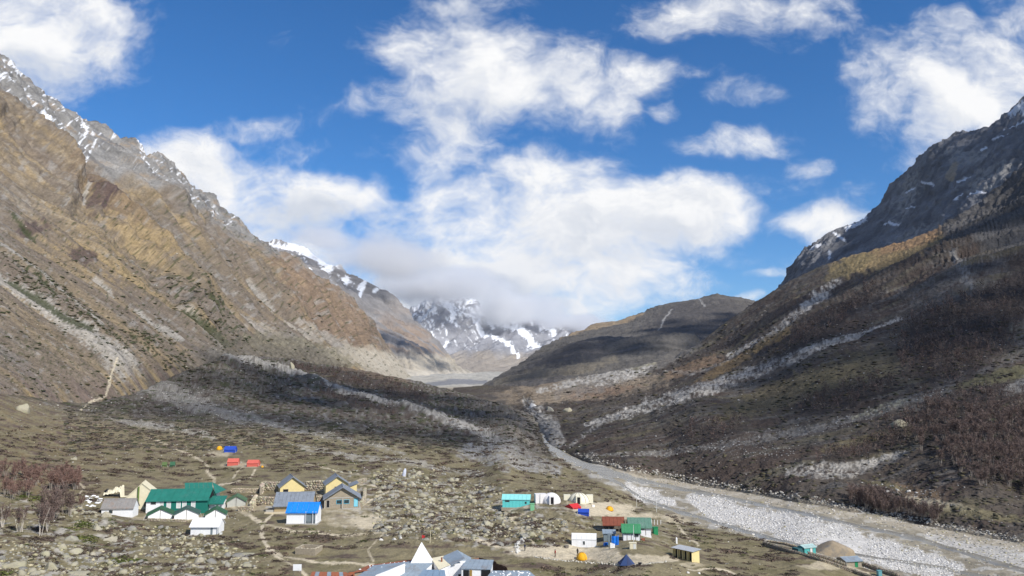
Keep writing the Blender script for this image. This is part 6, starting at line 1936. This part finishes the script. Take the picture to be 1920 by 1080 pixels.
def field_mask(x, y):
    a = blob(x, y, 815, 955, 190, 62, 6, .3) + .9 * blob(x, y, 960, 975, 120, 40, 0, .4) + .55 * blob(x, y, 760, 905, 170, 26, 8, .4)
    return np.clip(a, 0, 1) * in_buildings(x, y) * (1 - river_mask(x, y))


def left_mask(x, y):
    a = band(x, y, [(145, 965, 16), (240, 995, 26), (330, 1020, 26), (420, 1040, 22), (470, 1055, 14)], .4) + .8 * blob(x, y, 90, 1060, 200, 40, 5, .3) + .35 * blob(x, y, 250, 1060, 230, 34, 5, .4)
    return np.clip(a, 0, 1) * in_buildings(x, y)


def far_mask(x, y):
    return (.25 + .5 * blob(x, y, 300, 830, 300, 60, 5, .3)) * in_buildings(x, y) * (1 - river_mask(x, y)) * (y > line_at(VF_TOP, x) + 12)


bm_meshes = [make_mesh('boulder', v, f, M_ROCK, False) for v, f in ROCKS_MID] + [make_mesh('boulder', v, f, M_ROCK, False) for v, f in ROCKS_HI]


def nearest(x, y, marks):
    return min(marks, key=lambda q: ((x - q[0]) / 1.0) ** 2 + ((y - q[1]) * 2.2) ** 2)[2]


FIELD_MARKS = [(690, 930, 'just right of the stone house'), (720, 975, 'right of the sandy heap by the stone house'), (760, 905, 'below the bluish standing stone'), (860, 905, 'at the upper edge of the boulder field'), (800, 945, 'in the upper middle of the boulder field'), (800, 985, 'in the lower middle of the boulder field'),
               (760, 1010, 'beside the white trio on the meadow'), (880, 950, 'right of the middle of the boulder field'), (920, 940, 'just left of the turquoise hut'), (930, 985, 'below the turquoise hut by the sandy path'), (1020, 975, 'below the pinkish dome hut'), (1080, 985, 'above the white cabin'), (870, 1010, 'at the lower edge of the boulder field'), (1000, 1000, 'left of the white cabin above the sand'), (700, 890, 'uphill from the right yellow house'), (620, 890, 'uphill from the yellow houses')]
LEFT_MARKS = [(160, 970, 'below the low white shed'), (230, 990, 'below the leftmost green-topped tent'), (300, 1010, 'downhill from the middle green-topped tent'), (350, 1020, 'downhill left of the white hut'), (430, 1035, 'downhill right of the white hut'), (20, 1040, 'at the left edge below the birches'), (80, 1040, 'below the multi-stemmed birch clump'),
              (30, 1080, 'in the bottom left corner'), (110, 1075, 'at the bottom edge beside the big grey-green boulder'), (200, 1065, 'at the bottom edge below the stony slope'), (290, 1060, 'at the bottom edge below the white hut'), (380, 1070, 'at the bottom edge left of the white board')]


def boulders(x, y, wpx, label, group, sheet=None, marks=FIELD_MARKS):
    P = (sheet or VF).ground(x, y)
    med = np.median(wpx)
    where = [nearest(x[k], y[k], marks) for k in range(len(x))]
    for k in range(len(x)):
        o = link('boulder', bm_meshes[int(rg.integers(0, 8))])
        s = wpx[k] / 2 * P[k, 1] / FPX
        o.location = (P[k, 0], P[k, 1], P[k, 2] - .18 * s); o.scale = (s * rg.uniform(.85, 1.2), s * rg.uniform(.85, 1.2), s * rg.uniform(.75, 1.1)); o.rotation_euler = (rg.normal(0, .15), rg.normal(0, .15), rg.uniform(0, 6.28))
        big = wpx[k] >= max(wpx[j] for j in range(len(x)) if where[j] == where[k])
        tag(o, ('largest ' if big else ('larger ' if wpx[k] > med else 'smaller ')) + label + ' ' + where[k], 'boulder', group)


x, y = pick(150, field_mask, 560, 1120, 880, 1030, 1)
boulders(x, y, 7 + 8 * rg.uniform(size=150) ** 1.5 * (1 + (y - 900) / 250), 'pale lichen-spotted boulder', 'boulders of the central boulder field')
x, y = pick(120, left_mask, -20, 520, 950, 1085, 2)
boulders(x, y, 5.5 + 9.5 * rg.uniform(size=120) ** 2 * (1 + (y - 960) / 120), 'weathered boulder', 'boulders of the lower left slope', None, LEFT_MARKS)

SPECIAL = [  # x, y of the foot, width px, height factor, label, mesh
    (197, 977, 21, 1.15, 'large round tan boulder at the corner of the low white shed', 1), (90, 1070, 36, 1.0, 'big grey-green boulder leaning right at the lower left', 2), (25, 1062, 52, .55, 'broad flat-topped pale boulder at the lower left edge', 3),
    (86, 1088, 30, 1.1, 'blocky tan boulder cut by the bottom edge at the lower left', 4), (141, 1082, 42, .6, 'wide low grey boulder at the bottom left', 5), (178, 1002, 24, 1.1, 'tall grey boulder on the stony slope below the low shed', 0), (206, 1017, 34, .6, 'dark grey flat-faced boulder in the stony slope', 3),
    (131, 1016, 28, .8, 'rounded grey boulder beneath the birch clump', 1), (375, 1005, 19, .8, 'dark grey boulder in front of the white hut', 2), (452, 1044, 44, .6, 'long pale boulder at the right end of the stony slope', 5),
    (40, 772, 36, 1.0, 'big grey boulder alone on the left hillside', 4), (138, 862, 15, .6, 'flat pale boulder on the left slope above the birches', 3), (714, 1014, 9, 1.0, 'white boulder, left of the white trio on the meadow', 1), (739, 1014, 10, 1.0, 'white boulder, middle of the white trio on the meadow', 2),
    (751, 1014, 8, 1.2, 'white boulder, right of the white trio on the meadow', 0), (1290, 1078, 7, 1.1, 'small white boulder below the latrine block, left of a pair', 1), (1311, 1078, 7, 1.0, 'small white boulder below the latrine block, right of a pair', 4), (742, 894, 20, .55, 'tan slab leaning beside the white standing stone', 5)]
M_WROCK = pmat('white_rock', (.60, .58, .54), .9, var=.2, scale=2.0, bump=.5)
for x_, y_, w_, hf, lab, mi in SPECIAL:
    P, s = site(x_, y_)
    o = link('boulder', bm_meshes[8 + mi]); S = w_ / 2 * s * .88
    o.location = (P[0], P[1] + S * .5, P[2] - .15 * S); o.scale = (S, S * .9, S * hf); o.rotation_euler = (0, 0, mi * 1.3)
    if 'white' in lab and 'tan' not in lab and 'hut' not in lab and 'shed' not in lab:
        o.data = make_mesh('boulder', *ROCKS_HI[mi], M_WROCK)
    tag(o, lab, 'boulder')
# standing white stone
P, s = site(757, 894)
v, f = rock_variant(901, ICO3, 1.0, .2, 7); v = v * np.array((.6, .45, 1.5)); v[:, 0] += .25 * (v[:, 2] - 1) * 0
o = link('standing_stone', make_mesh('standing_stone', v, f, pmat('bluish_white_stone', (.50, .52, .60), .9, var=.15, bump=.4))); o.location = tuple(P); o.scale = (1.55,) * 3; o.rotation_euler = (0, .18, .3)
tag(o, 'bluish white standing stone on the meadow above the boulder field', 'stone')
# pinnacle on the debris ridge
P, s = site(547, 698)
v, f = rock_variant(902, ICO3, 1.0, .3, 5); v = v * np.array((.7, .6, 1.35))
o = link('rock_pinnacle', make_mesh('rock_pinnacle', v, f, M_ROCK)); o.location = tuple(P); o.scale = (5.5,) * 3
tag(o, 'pointed pale rock pinnacle on the debris ridge below the left mountain', 'rock')
# the huge domed boulder
P, s = site(1580, 1047)
v, f = ICO4; v = v.copy()
v *= (1 + .16 * fbm(v[:, 0] * 1.4, v[:, 1] * 1.4 + v[:, 2], 3, 7) + .09 * (ridged(v[:, 0] * 2.2 + v[:, 2], v[:, 1] * 2.2 + v[:, 2] * 1.5, 4, 8) - .6))[:, None]
for d_, h_ in (((.55, -.75, .1), .5), ((-.35, -.8, .35), .62), ((.9, -.2, .35), .66), ((-.8, .1, .55), .68), ((.1, -.3, .95), .74), ((.6, .3, .75), .66)):
    d_ = np.array(d_) / np.linalg.norm(d_); q = v @ d_; v -= np.clip(q - h_, 0, None)[:, None] * d_ * .85
v = v * np.array((1.22, .8, .74)); v[:, 2] += .05
M_BIG = pmat('big_boulder_stone', (.27, .215, .145), .9, var=.35, scale=.55, bump=.9, dirt=(.15, .145, .135), dirt_amt=.9)
o = link('huge_boulder', make_mesh('huge_boulder', v, f, M_BIG, False)); S = 46 * s; o.location = (P[0], P[1] + 3.4, P[2] - 1.0); o.scale = (S, S, S); o.rotation_euler = (0, .2, .1)
tag(o, 'huge domed boulder by the gravel beside the turquoise stall', 'boulder')
for x_, y_, w_, lab, mi in ((1688, 800, 36, 'large grey rock outcrop on the right slope among dark scrub', 1), (1030, 770, 26, 'big grey boulder in the mouth of the gorge', 2), (1066, 772, 24, 'light grey boulder right of the gorge mouth', 4), (1000, 762, 22, 'pale rock at the left lip of the gorge', 0), (1665, 924, 11, 'white boulder on the grassy bank across the river', 1), (1705, 922, 10, 'white boulder beside the path across the river', 3), (1719, 924, 7, 'small bright white boulder right of the path across the river', 5), (1683, 920, 9, 'white boulder left of the path across the river', 2)):
    P, s = site(x_, y_, 'right_mountain'); S = w_ / 2 * s * .85
    o = link('boulder', make_mesh('boulder', *ROCKS_HI[mi], M_WROCK if 'white' in lab or 'pale' in lab else M_ROCK)); o.location = (P[0], P[1], P[2] - .2 * S); o.scale = (S, S, S * .85); o.rotation_euler = (0, 0, mi)
    tag(o, lab, 'boulder')

# ---- the many smaller stones
def stones(name, n, mask, box, lo, hi, pw, cols, sheet=VF, seed=5, label=None, variants=ROCKS_LOW, flat=1.0):
    x, y = pick(n, mask, *box, seed); m = len(x); r = np.random.default_rng(seed + 9)
    P = sheet.ground(x, y); w_ = lo + (hi - lo) * r.uniform(size=m) ** pw
    S = w_ / 2 * P[:, 1] / FPX
    P[:, 2] -= .15 * S
    c = np.array(cols)[r.integers(0, len(cols), m)] * r.uniform(.65, 1.25, (m, 1))
    sc = np.stack([S * r.uniform(.8, 1.3, m), S * r.uniform(.8, 1.2, m), S * flat * r.uniform(.6, 1.1, m)], -1)
    return scatter(name, variants, P, sc, r.uniform(0, 6.28, m), c, M_STONES, .2)


TANS = [(.34, .305, .215), (.29, .275, .22), (.37, .325, .215), (.25, .24, .21), (.33, .30, .18)]
PALES = [(.50, .47, .42), (.42, .40, .37), (.55, .52, .47)]
stones('field_stones', 1500, field_mask, (540, 1130, 880, 1032), 2.2, 8.5, 1.6, TANS, seed=11)
stones('slope_stones', 1500, left_mask, (-60, 520, 950, 1100), 2.5, 10, 2.2, TANS, seed=12)
stones('meadow_stones', 2600, lambda x, y: in_buildings(x, y) * (1 - river_mask(x, y)) * (y > line_at(VF_TOP, x) + 8) * np.clip((y - 740) / 130, .25, 1), (-40, 1440, 740, 1095), 1.2, 4.0, 3.0, TANS + PALES, seed=13)
WHITES = [(.56, .545, .515), (.50, .485, .455), (.60, .585, .56), (.38, .37, .35), (.53, .50, .45)]


def gravel_mask(x, y):
    m = 0
    for pts, k in GRAVEL[:3]:
        m = np.maximum(m, band(x, y, pts, .3, 8, 10))
    return m * (1 - .9 * ((x > 1535) & (x < 1628) & (y > 1008) & (y < 1052)))


stones('gravel_stones', 10500, gravel_mask, (1165, 1810, 895, 1095), 1.3, 5.0, 2.6, WHITES, seed=14, variants=ROCKS_LOW)
stones('river_stones', 4600, lambda x, y: .22 * river_mask(x, y) + .9 * band(x, y, GRAVEL[3][0], .4, 8, 10) + .5 * band(x, y, [(1160, 886, 5), (1300, 912, 6), (1500, 950, 6), (1700, 985, 7), (1920, 1030, 10)], .5), (1010, 2000, 840, 1095), 1.5, 6, 2.5, PALES + TANS, seed=15)


def levee_mask(x, y):
    m = 0
    for pts in ([(400, 660, 7), (545, 696, 9), (640, 737, 7), (760, 765, 8), (830, 790, 14), (900, 815, 20), (960, 838, 20)], [(180, 640, 18), (230, 690, 34), (320, 740, 38), (400, 770, 26), (500, 795, 14), (640, 822, 10), (760, 850, 8)], [(560, 838, 5), (660, 856, 6), (760, 866, 6), (900, 890, 8)], [(880, 845, 16), (960, 860, 22), (1040, 880, 14)], [(205, 785, 5), (280, 795, 7), (400, 818, 5)]):
        m = np.maximum(m, band(x, y, pts, .5, 5, 11))
    return m * (y > line_at(VF_TOP, x) + 3) * (1 - river_mask(x, y))


stones('levee_stones', 3000, lambda x, y: np.clip(levee_mask(x, y) + .10 * (y < 870) * (y > line_at(VF_TOP, x) + 4) * (1 - river_mask(x, y)), 0, 1), (100, 1060, 670, 900), 1.2, 4.2, 2.2, [(.32, .30, .265), (.26, .25, .23), (.37, .35, .31)], seed=16)


def fan_mask(x, y):
    m = 0
    for pts in ([(1100, 798, 6), (1180, 772, 16), (1260, 748, 20), (1340, 724, 18), (1430, 692, 16), (1520, 655, 12), (1600, 630, 9), (1690, 598, 5)], [(1090, 852, 4), (1220, 852, 6), (1330, 838, 10), (1450, 820, 14), (1540, 800, 12), (1640, 776, 9), (1700, 756, 7), (1780, 738, 8)],
                [(1480, 886, 8), (1540, 880, 14), (1600, 882, 16), (1630, 868, 8), (1700, 850, 5)], [(1880, 740, 10), (1920, 720, 16), (2000, 700, 16)], [(1010, 735, 6), (1080, 716, 8), (1150, 704, 10), (1195, 688, 9)], [(1380, 850, 12), (1480, 850, 14)], [(1640, 915, 10), (1760, 930, 10)]):
        m = np.maximum(m, band(x, y, pts, .5, 10, 9))
    return m


RMS = SHEETS['right_mountain']
rm_in = lambda x, y: (y > line_at(RM_TOP, x) + 6) * (y < line_at(RM_BOT, x) - 14)
stones('fan_stones', 4200, lambda x, y: np.clip(.95 * fan_mask(x, y) + .07, 0, 1) * rm_in(x, y) * (y > 560), (1010, 2000, 560, 1020), 1.0, 4.4, 2.8, [(.32, .305, .28), (.24, .23, .215), (.39, .375, .35)], RMS, seed=17)
LMS = SHEETS['left_mountain']
stones('bank_stones', 1300, lambda x, y: (1 - sstep(line_at(VF_TOP, x) - y + 6 * fbm(x / 22, y / 9, 3, 99), 0, 14)) * (y < line_at(VF_TOP, x) - 1), (1070, 1990, 850, 1030), 1.5, 7, 2.6, [(.36, .33, .27), (.30, .29, .265), (.42, .39, .34)], RMS, seed=19)
stones('hillside_rocks', 900, lambda x, y: (y > line_at(LM_TOP, x) + 40) * (y < line_at(LM_BOT, x) - 12) * np.clip((y - 300) / 300, .1, 1), (-60, 760, 300, 780), 1.0, 4.2, 3.5, [(.27, .245, .205), (.22, .21, .19), (.33, .30, .25)], LMS, seed=18)

# ================= shrubs
def shrubs(name, n, mask, box, lo, hi, cols, sheet=VF, seed=5, variants=CLUMPS, flat=1.0, sink=.05):
    x, y = pick(n, mask, *box, seed); m = len(x); r = np.random.default_rng(seed + 9)
    P = sheet.ground(x, y); S = (lo + (hi - lo) * r.uniform(size=m) ** 1.6) / 2 * P[:, 1] / FPX
    P[:, 2] -= sink * S
    c = np.array(cols)[r.integers(0, len(cols), m)] * r.uniform(.7, 1.3, (m, 1))
    sc = np.stack([S * r.uniform(.9, 1.5, m), S * r.uniform(.8, 1.3, m), S * flat * r.uniform(.5, 1.0, m)], -1)
    return scatter(name, variants, P, sc, r.uniform(0, 6.28, m), c, M_SHRUB)


HEATHS = [(.105, .078, .062), (.125, .090, .068), (.085, .066, .056), (.115, .095, .06)]
GREENS = [(.075, .085, .032), (.10, .10, .04), (.055, .065, .028)]


def heath_mask(x, y):
    P = VF.ground(x, y); X, Y = P[..., 0], P[..., 1]
    mid = fbm(X / 13, Y / 13, 4, 32); st = fbm(X / 9, Y / 4, 4, 34)
    k = sstep(st + .3 * mid - .08, .0, .22) * .95 + .04
    return k * in_buildings(x, y) * (1 - river_mask(x, y)) * (y > line_at(VF_TOP, x) + 5) * (1 - .8 * np.clip(blob(x, y, 1090, 1042, 150, 16, 0, .2) + blob(x, y, 1130, 957, 70, 14, 0, .2), 0, 1))


shrubs('heath_scrub', 5600, heath_mask, (-60, 1640, 800, 1098), 4, 18, HEATHS, seed=31, flat=.8)
shrubs('green_scrub', 700, lambda x, y: heath_mask(x + 40, y + 9), (-60, 1480, 780, 1098), 5, 16, GREENS, seed=32, flat=.7)
shrubs('juniper_mats', 60, lambda x, y: blob(x, y, 145, 990, 34, 10, 0, .3) + blob(x, y, 160, 1015, 22, 8, 0, .3) + blob(x, y, 55, 935, 26, 8, 0, .3) + blob(x, y, 235, 1052, 40, 6, 5, .3) + blob(x, y, 5, 1070, 14, 8, 0, .3), (-20, 300, 925, 1080), 12, 26, [(.11, .12, .035), (.085, .10, .03)], seed=33, flat=.8)
shrubs('terrace_scrub', 5200, lambda x, y: (1 - .85 * levee_mask(x, y)) * (y < 845) * (y > line_at(VF_TOP, x) + 3) * (1 - river_mask(x, y)), (120, 1030, 672, 845), 3, 12, [(.075, .062, .052), (.06, .055, .04), (.095, .08, .06), (.05, .052, .03)], seed=34, variants=CLUMPS_LOW, flat=.7)
shrubs('hillside_juniper', 1500, lambda x, y: np.clip(.9 * (blob(x, y, 130, 575, 170, 24, 36, .3) + blob(x, y, 300, 655, 90, 30, 30, .3) + blob(x, y, 390, 605, 130, 32, 42, .3)) + .14 * (y > 480), 0, 1) * (y > line_at(LM_TOP, x) + 90) * (y < line_at(LM_BOT, x) - 10), (-40, 640, 380, 770), 3, 11, [(.045, .052, .024), (.055, .058, .028), (.07, .06, .035)], LMS, seed=35, variants=CLUMPS_LOW, flat=.7)
shrubs('slope_scrub', 3800, lambda x, y: np.clip(.55 - .5 * fan_mask(x, y), .03, 1) * rm_in(x, y) * (y > 600), (1020, 1990, 600, 1000), 3, 12, [(.062, .052, .045), (.08, .066, .05), (.05, .05, .032), (.09, .078, .045)], RMS, seed=36, variants=CLUMPS_LOW, flat=.75)

# ================= birches
def birch_meshes(seed, stems, h, spread, twigs, tw=.035):
    r = np.random.default_rng(seed); tr = MB(); tv, tf = [], []
    for k in range(stems):
        a = r.uniform(0, 6.28); out = r.uniform(.15, 1.0) * spread; hh = h * r.uniform(.65, 1.0)
        b0 = np.array((math.cos(a), math.sin(a), 0)) * .7 * r.uniform(.1, 1)
        pts = []
        for i in range(5):
            q = i / 4; bend = q ** 1.5
            pts.append(b0 + np.array((math.cos(a) * out * bend + r.normal(0, .06), math.sin(a) * out * bend + r.normal(0, .06), hh * q * (1 - .08 * q) - .25 * (i == 0))))
        rad = [.05, .042, .034, .024, .01]
        tr.tube(pts, [q * r.uniform(.8, 1.2) for q in rad], 5, False)
        n = twigs // stems
        for j in range(n):
            q = r.uniform(.35, 1.0); i = min(int(q * 4), 3); p = pts[i] + (pts[i + 1] - pts[i]) * (q * 4 - i)
            d = np.array((r.normal(), r.normal(), abs(r.normal()) * .9 + .35)); d /= np.linalg.norm(d)
            L = r.uniform(.35, 1.0) * (.4 + 1.0 * (1 - abs(q - .6))) * h / 6
            p1 = p + d * L * .55 + (0, 0, .08); p2 = p + d * L + np.array((0, 0, -.08))
            sd = np.cross(d, r.normal(size=3)); sd /= np.linalg.norm(sd)
            w0 = tw * r.uniform(.6, 1.4)
            m = len(tv); tv += [p + sd * w0, p - sd * w0, p1 + sd * w0 * 1.2, p1 - sd * w0 * 1.2, p2]
            tf += [(m, m + 1, m + 3, m + 2), (m + 2, m + 3, m + 4)]
            e = np.cross(d, sd)
            for z in range(2):
                d2 = d * .6 + sd * r.normal(0, .7) + e * r.normal(0, .7) + (0, 0, .2); d2 /= np.linalg.norm(d2)
                s0 = p + d * L * r.uniform(.3, .8); s1 = s0 + d2 * L * .5; m = len(tv)
                tv += [s0 + sd * w0 * .7, s0 - sd * w0 * .7, s1]; tf += [(m, m + 1, m + 2)]
    cr = MB(); cr.v = [tuple(q) for q in tv]; cr.f = tf
    return tr, cr


def bark_mat():
    return pmat('birch_bark', (.36, .31, .26), .85, var=.35, scale=2.5, dirt=(.12, .09, .07), dirt_amt=.6)


M_BARK = bark_mat()
M_TW1 = pmat('birch_twigs', (.205, .125, .10), .9, var=.25, scale=.6)
M_TW2 = pmat('birch_twigs_grey', (.165, .118, .10), .9, var=.25, scale=.6)
BIRCHES = []
for k in range(6):
    a, b = birch_meshes(500 + k, 4 + k % 3, 6.5, 1.9, 330)
    BIRCHES.append((a.mesh('trunk', M_BARK), b.mesh('crown', M_TW1), b.mesh('crown', M_TW2), a, b))


M_PBARK = pmat('pale_birch_bark', (.60, .54, .46), .85, var=.25, scale=2.5, dirt=(.16, .12, .09), dirt_amt=.4)
PALE_TRUNK = [q[3].mesh('trunk', M_PBARK) for q in BIRCHES]


def plant_birch(P, scale, label, group, tw, seed):
    r = random.Random(seed); v = BIRCHES[r.randrange(6)]
    t = thing('birch_tree', P, r.uniform(0, 360), label, 'tree', group, .1)
    t.scale = (scale * r.uniform(.85, 1.15), scale * r.uniform(.85, 1.15), scale)
    link('trunk', v[0] if group else PALE_TRUNK[r.randrange(6)], t); link('crown', v[tw], t)
    return t


def grove(mask, box, n, hpx, label, group, sheet, seed, tw=1):
    x, y = pick(n, mask, *box, seed); P = sheet.ground(x, y); r = np.random.default_rng(seed)
    hs = r.uniform(.7, 1.2, len(x))
    xa, xb = np.quantile(x, (.33, .67)); ym = np.median(y)
    if n > 100:
        cx_ = np.searchsorted(np.quantile(x, (.17, .34, .5, .67, .84)), x); cy_ = np.searchsorted(np.quantile(y, (.2, .4, .6, .8)), y)
        spot = [('far left', 'left', 'middle left', 'middle right', 'right', 'far right')[a] + ' ' + ('back', 'upper middle', 'middle', 'lower middle', 'front')[b_] for a, b_ in zip(cx_, cy_)]
    else:
        spot = [('left' if x[k] < xa else 'right' if x[k] > xb else 'middle') + (' front' if y[k] > ym else ' back') for k in range(len(x))]
    for k in range(len(x)):
        top = hs[k] >= max(hs[j] for j in range(len(x)) if spot[j] == spot[k])
        lab = ('tallest ' if top else 'tall ' if hs[k] > .95 else 'short ') + label + ', ' + spot[k] + ' part'
        plant_birch(P[k], hpx * hs[k] * P[k, 1] / FPX / 6.2, lab, group, tw, seed * 1000 + k)


grove(lambda x, y: blob(x, y, 108, 912, 50, 12, 0, .2), (40, 180, 890, 925), 34, 33, 'bare birch with reddish twigs in the stand left of the sheds', 'birches of the left stand', VF, 61)
grove(lambda x, y: blob(x, y, 15, 915, 50, 30, 0, .2), (-40, 70, 870, 950), 22, 34, 'bare birch with reddish twigs at the far left edge', 'birches at the left edge', VF, 62)
grove(lambda x, y: blob(x, y, 100, 970, 30, 8, 0, .2), (60, 140, 955, 985), 10, 50, 'bare birch above the pale multi-stemmed clump at lower left', 'birches above the lower left clump', VF, 63, 2)
for k, (x_, y_, h_, lab) in enumerate(((76, 1006, 62, 'pale multi-stemmed birch clump rising in front at the lower left'), (88, 1000, 52, 'slender pale birch just right of the multi-stemmed clump'), (38, 1000, 48, 'leaning birch left of the multi-stemmed clump'), (5, 988, 46, 'pale forked birch at the left edge of the picture'), (152, 952, 26, 'thin bare birch standing before the patch of snow'))):
    plant_birch(site(x_, y_)[0], h_ * site(x_, y_)[1] / 6.2, lab, None, 2 if k != 4 else 1, 9000 + k)
near_wood = lambda x, y: np.clip(blob(x, y, 1880, 850, 158, 75, 14, .25), 0, 1) * (y > 760) * rm_in(x, y)
grove(near_wood, (1690, 1990, 765, 985), 190, 33, 'bare birch with purplish twigs on the lower right slope', 'birches of the lower right slope', RMS, 64, 2)
grove(lambda x, y: np.clip(blob(x, y, 1640, 950, 56, 13, 16, .2), 0, 1) * rm_in(x, y - 8), (1570, 1715, 925, 985), 36, 34, 'bare birch in the thicket on the far river bank', 'birches on the far river bank', RMS, 65, 2)
grove(lambda x, y: np.clip(blob(x, y, 1735, 972, 34, 9, 12, .2), 0, 1) * rm_in(x, y - 8), (1690, 1780, 955, 1000), 14, 28, 'bare birch in the small thicket near the far sandy track', 'birches near the far sandy track', RMS, 66, 2)
# the woods higher up: too many to count
def wood(name, n, mask, box, hpx, sheet, seed, cols):
    x, y = pick(n, mask, *box, seed); m = len(x); P = sheet.ground(x, y); r = np.random.default_rng(seed + 3)
    var = []
    for k in range(5):
        _, b = birch_meshes(700 + k, 3, 6.5, 1.5, 36, .075)
        tri = [];
        for f in b.f:
            tri.append(f[:3]);
            if len(f) == 4:
                tri.append((f[0], f[2], f[3]))
        var.append((np.array(b.v) / 6.2, np.array(tri)))
    S = hpx * r.uniform(.7, 1.25, m) * P[:, 1] / FPX
    c = np.array(cols)[r.integers(0, len(cols), m)] * r.uniform(.7, 1.3, (m, 1))
    return scatter(name, var, P, S, r.uniform(0, 6.28, m), c, M_TWIG)


TWC = [(.12, .085, .072), (.15, .105, .09), (.19, .15, .125), (.10, .075, .066)]
wood('birch_wood', 1500, lambda x, y: np.clip(wood_mask(x, y) - .8 * near_wood(x, y), 0, 1) * rm_in(x, y) * (y > 540), (1290, 1990, 540, 990), 22, RMS, 71, TWC)
wood('birch_scrub', 420, lambda x, y: np.clip(band(x, y, [(550, 690, 7), (640, 708, 15), (720, 728, 14), (800, 748, 8)], .3) + .8 * band(x, y, [(600, 738, 5), (680, 762, 8), (740, 777, 6)], .5), 0, 1), (540, 810, 680, 790), 12, VF, 72, [(.075, .058, .052), (.10, .07, .06), (.12, .08, .066)])
# last snow by the sheds
P, s = site(176, 940)
x, y = pick(26, lambda x, y: blob(x, y, 177, 938, 17, 11, 0, .3), 150, 200, 920, 955, 81); P = VF.ground(x, y); r = np.random.default_rng(4)
scatter('snow_patches', [rock_variant(950 + k, ICO1, .3, .5, 1) for k in range(4)], P, r.uniform(.25, .85, len(x)), r.uniform(0, 6, len(x)), np.full((len(x), 3), .86), M_STONES)

# stones set along the edge of the trodden sand
pts = np.array([(1005, 1045), (1040, 1049), (1080, 1053), (1120, 1055), (1160, 1060), (1215, 1060), (1250, 1057)], float)
q = np.linspace(0, len(pts) - 1, 110); r = np.random.default_rng(8)
x = np.interp(q, range(len(pts)), pts[:, 0]) + r.normal(0, 1, 110); y = np.interp(q, range(len(pts)), pts[:, 1]) + r.normal(0, .7, 110); P = VF.ground(x, y)
scatter('edging_stones', ROCKS_LOW, P, r.uniform(.14, .34, 110), r.uniform(0, 6, 110), np.array((.50, .47, .40)) * r.uniform(.7, 1.2, (110, 1)), M_STONES, .2)
pts = np.array([(967, 1038), (972, 1020), (985, 1010)], float); q = np.linspace(0, 2, 60)
x = np.interp(q, range(3), pts[:, 0]) + r.normal(0, 3, 60); y = np.interp(q, range(3), pts[:, 1]) + r.normal(0, 1.5, 60); P = VF.ground(x, y)
scatter('sand_edge_stones', ROCKS_LOW, P, r.uniform(.2, .55, 60), r.uniform(0, 6, 60), np.array((.55, .53, .48)) * r.uniform(.7, 1.2, (60, 1)), M_STONES, .2)

# ------------------------------------------------------------------ thin air haze
hz = bpy.data.materials.new('thin_haze'); hz.use_nodes = True
ht = hz.node_tree; ht.nodes.clear()
pv = ht.nodes.new('ShaderNodeVolumePrincipled'); ho = ht.nodes.new('ShaderNodeOutputMaterial')
pv.inputs['Color'].default_value = (.72, .82, 1.0, 1); pv.inputs['Density'].default_value = 1.1e-5; pv.inputs['Anisotropy'].default_value = .2
ht.links.new(pv.outputs[0], ho.inputs['Volume'])
o = MB().box(-9000, 9000, -2500, 16000, -230, 1900).build('haze', hz)
o['kind'] = 'stuff'


# clouds clinging to the far summits: soft bodies of vapour in front of the peaks
cm = bpy.data.materials.new('cloud_vapour'); cm.use_nodes = True
ct = cm.node_tree; ct.nodes.clear(); n = NB(ct)
tcn = n.n('ShaderNodeTexCoord')
geo = n.n('ShaderNodeNewGeometry')
ln = n.n('ShaderNodeVectorMath', operation='LENGTH'); n.put(ln.inputs[0], tcn.outputs['Object'])
nz = n.noise(geo.outputs['Position'], 1 / 420.0, 5, .6)
d = n.m('ADD', n.m('SUBTRACT', 1.0, ln.outputs['Value']), n.m('MULTIPLY', n.m('SUBTRACT', nz.outputs[0], .5), 1.6))
dn = n.m('MULTIPLY', n.m('POWER', n.step(d, .05, .75), 1.3), .0055)
vs_ = n.n('ShaderNodeVolumePrincipled'); n.put(vs_.inputs['Density'], dn); vs_.inputs['Color'].default_value = (.995, .995, .998, 1); vs_.inputs['Anisotropy'].default_value = .3
co = n.n('ShaderNodeOutputMaterial'); ct.links.new(vs_.outputs[0], co.inputs['Volume'])
for (x_, y_, Y_, rx, ry, rz) in ((735, 488, 6100, 130, 900, 46), (610, 448, 6000, 80, 600, 20), (850, 540, 9100, 170, 900, 48), (965, 584, 9300, 130, 800, 42), (1055, 610, 9800, 110, 800, 30), (770, 540, 9000, 85, 800, 38)):
    c = at(x_, y_, Y_); k = Y_ / FPX
    o = link('cloud', make_mesh('cloud', ICO3[0], ICO3[1], cm, True), kind='stuff'); o.location = tuple(c); o.scale = (rx * k, ry, rz * k)
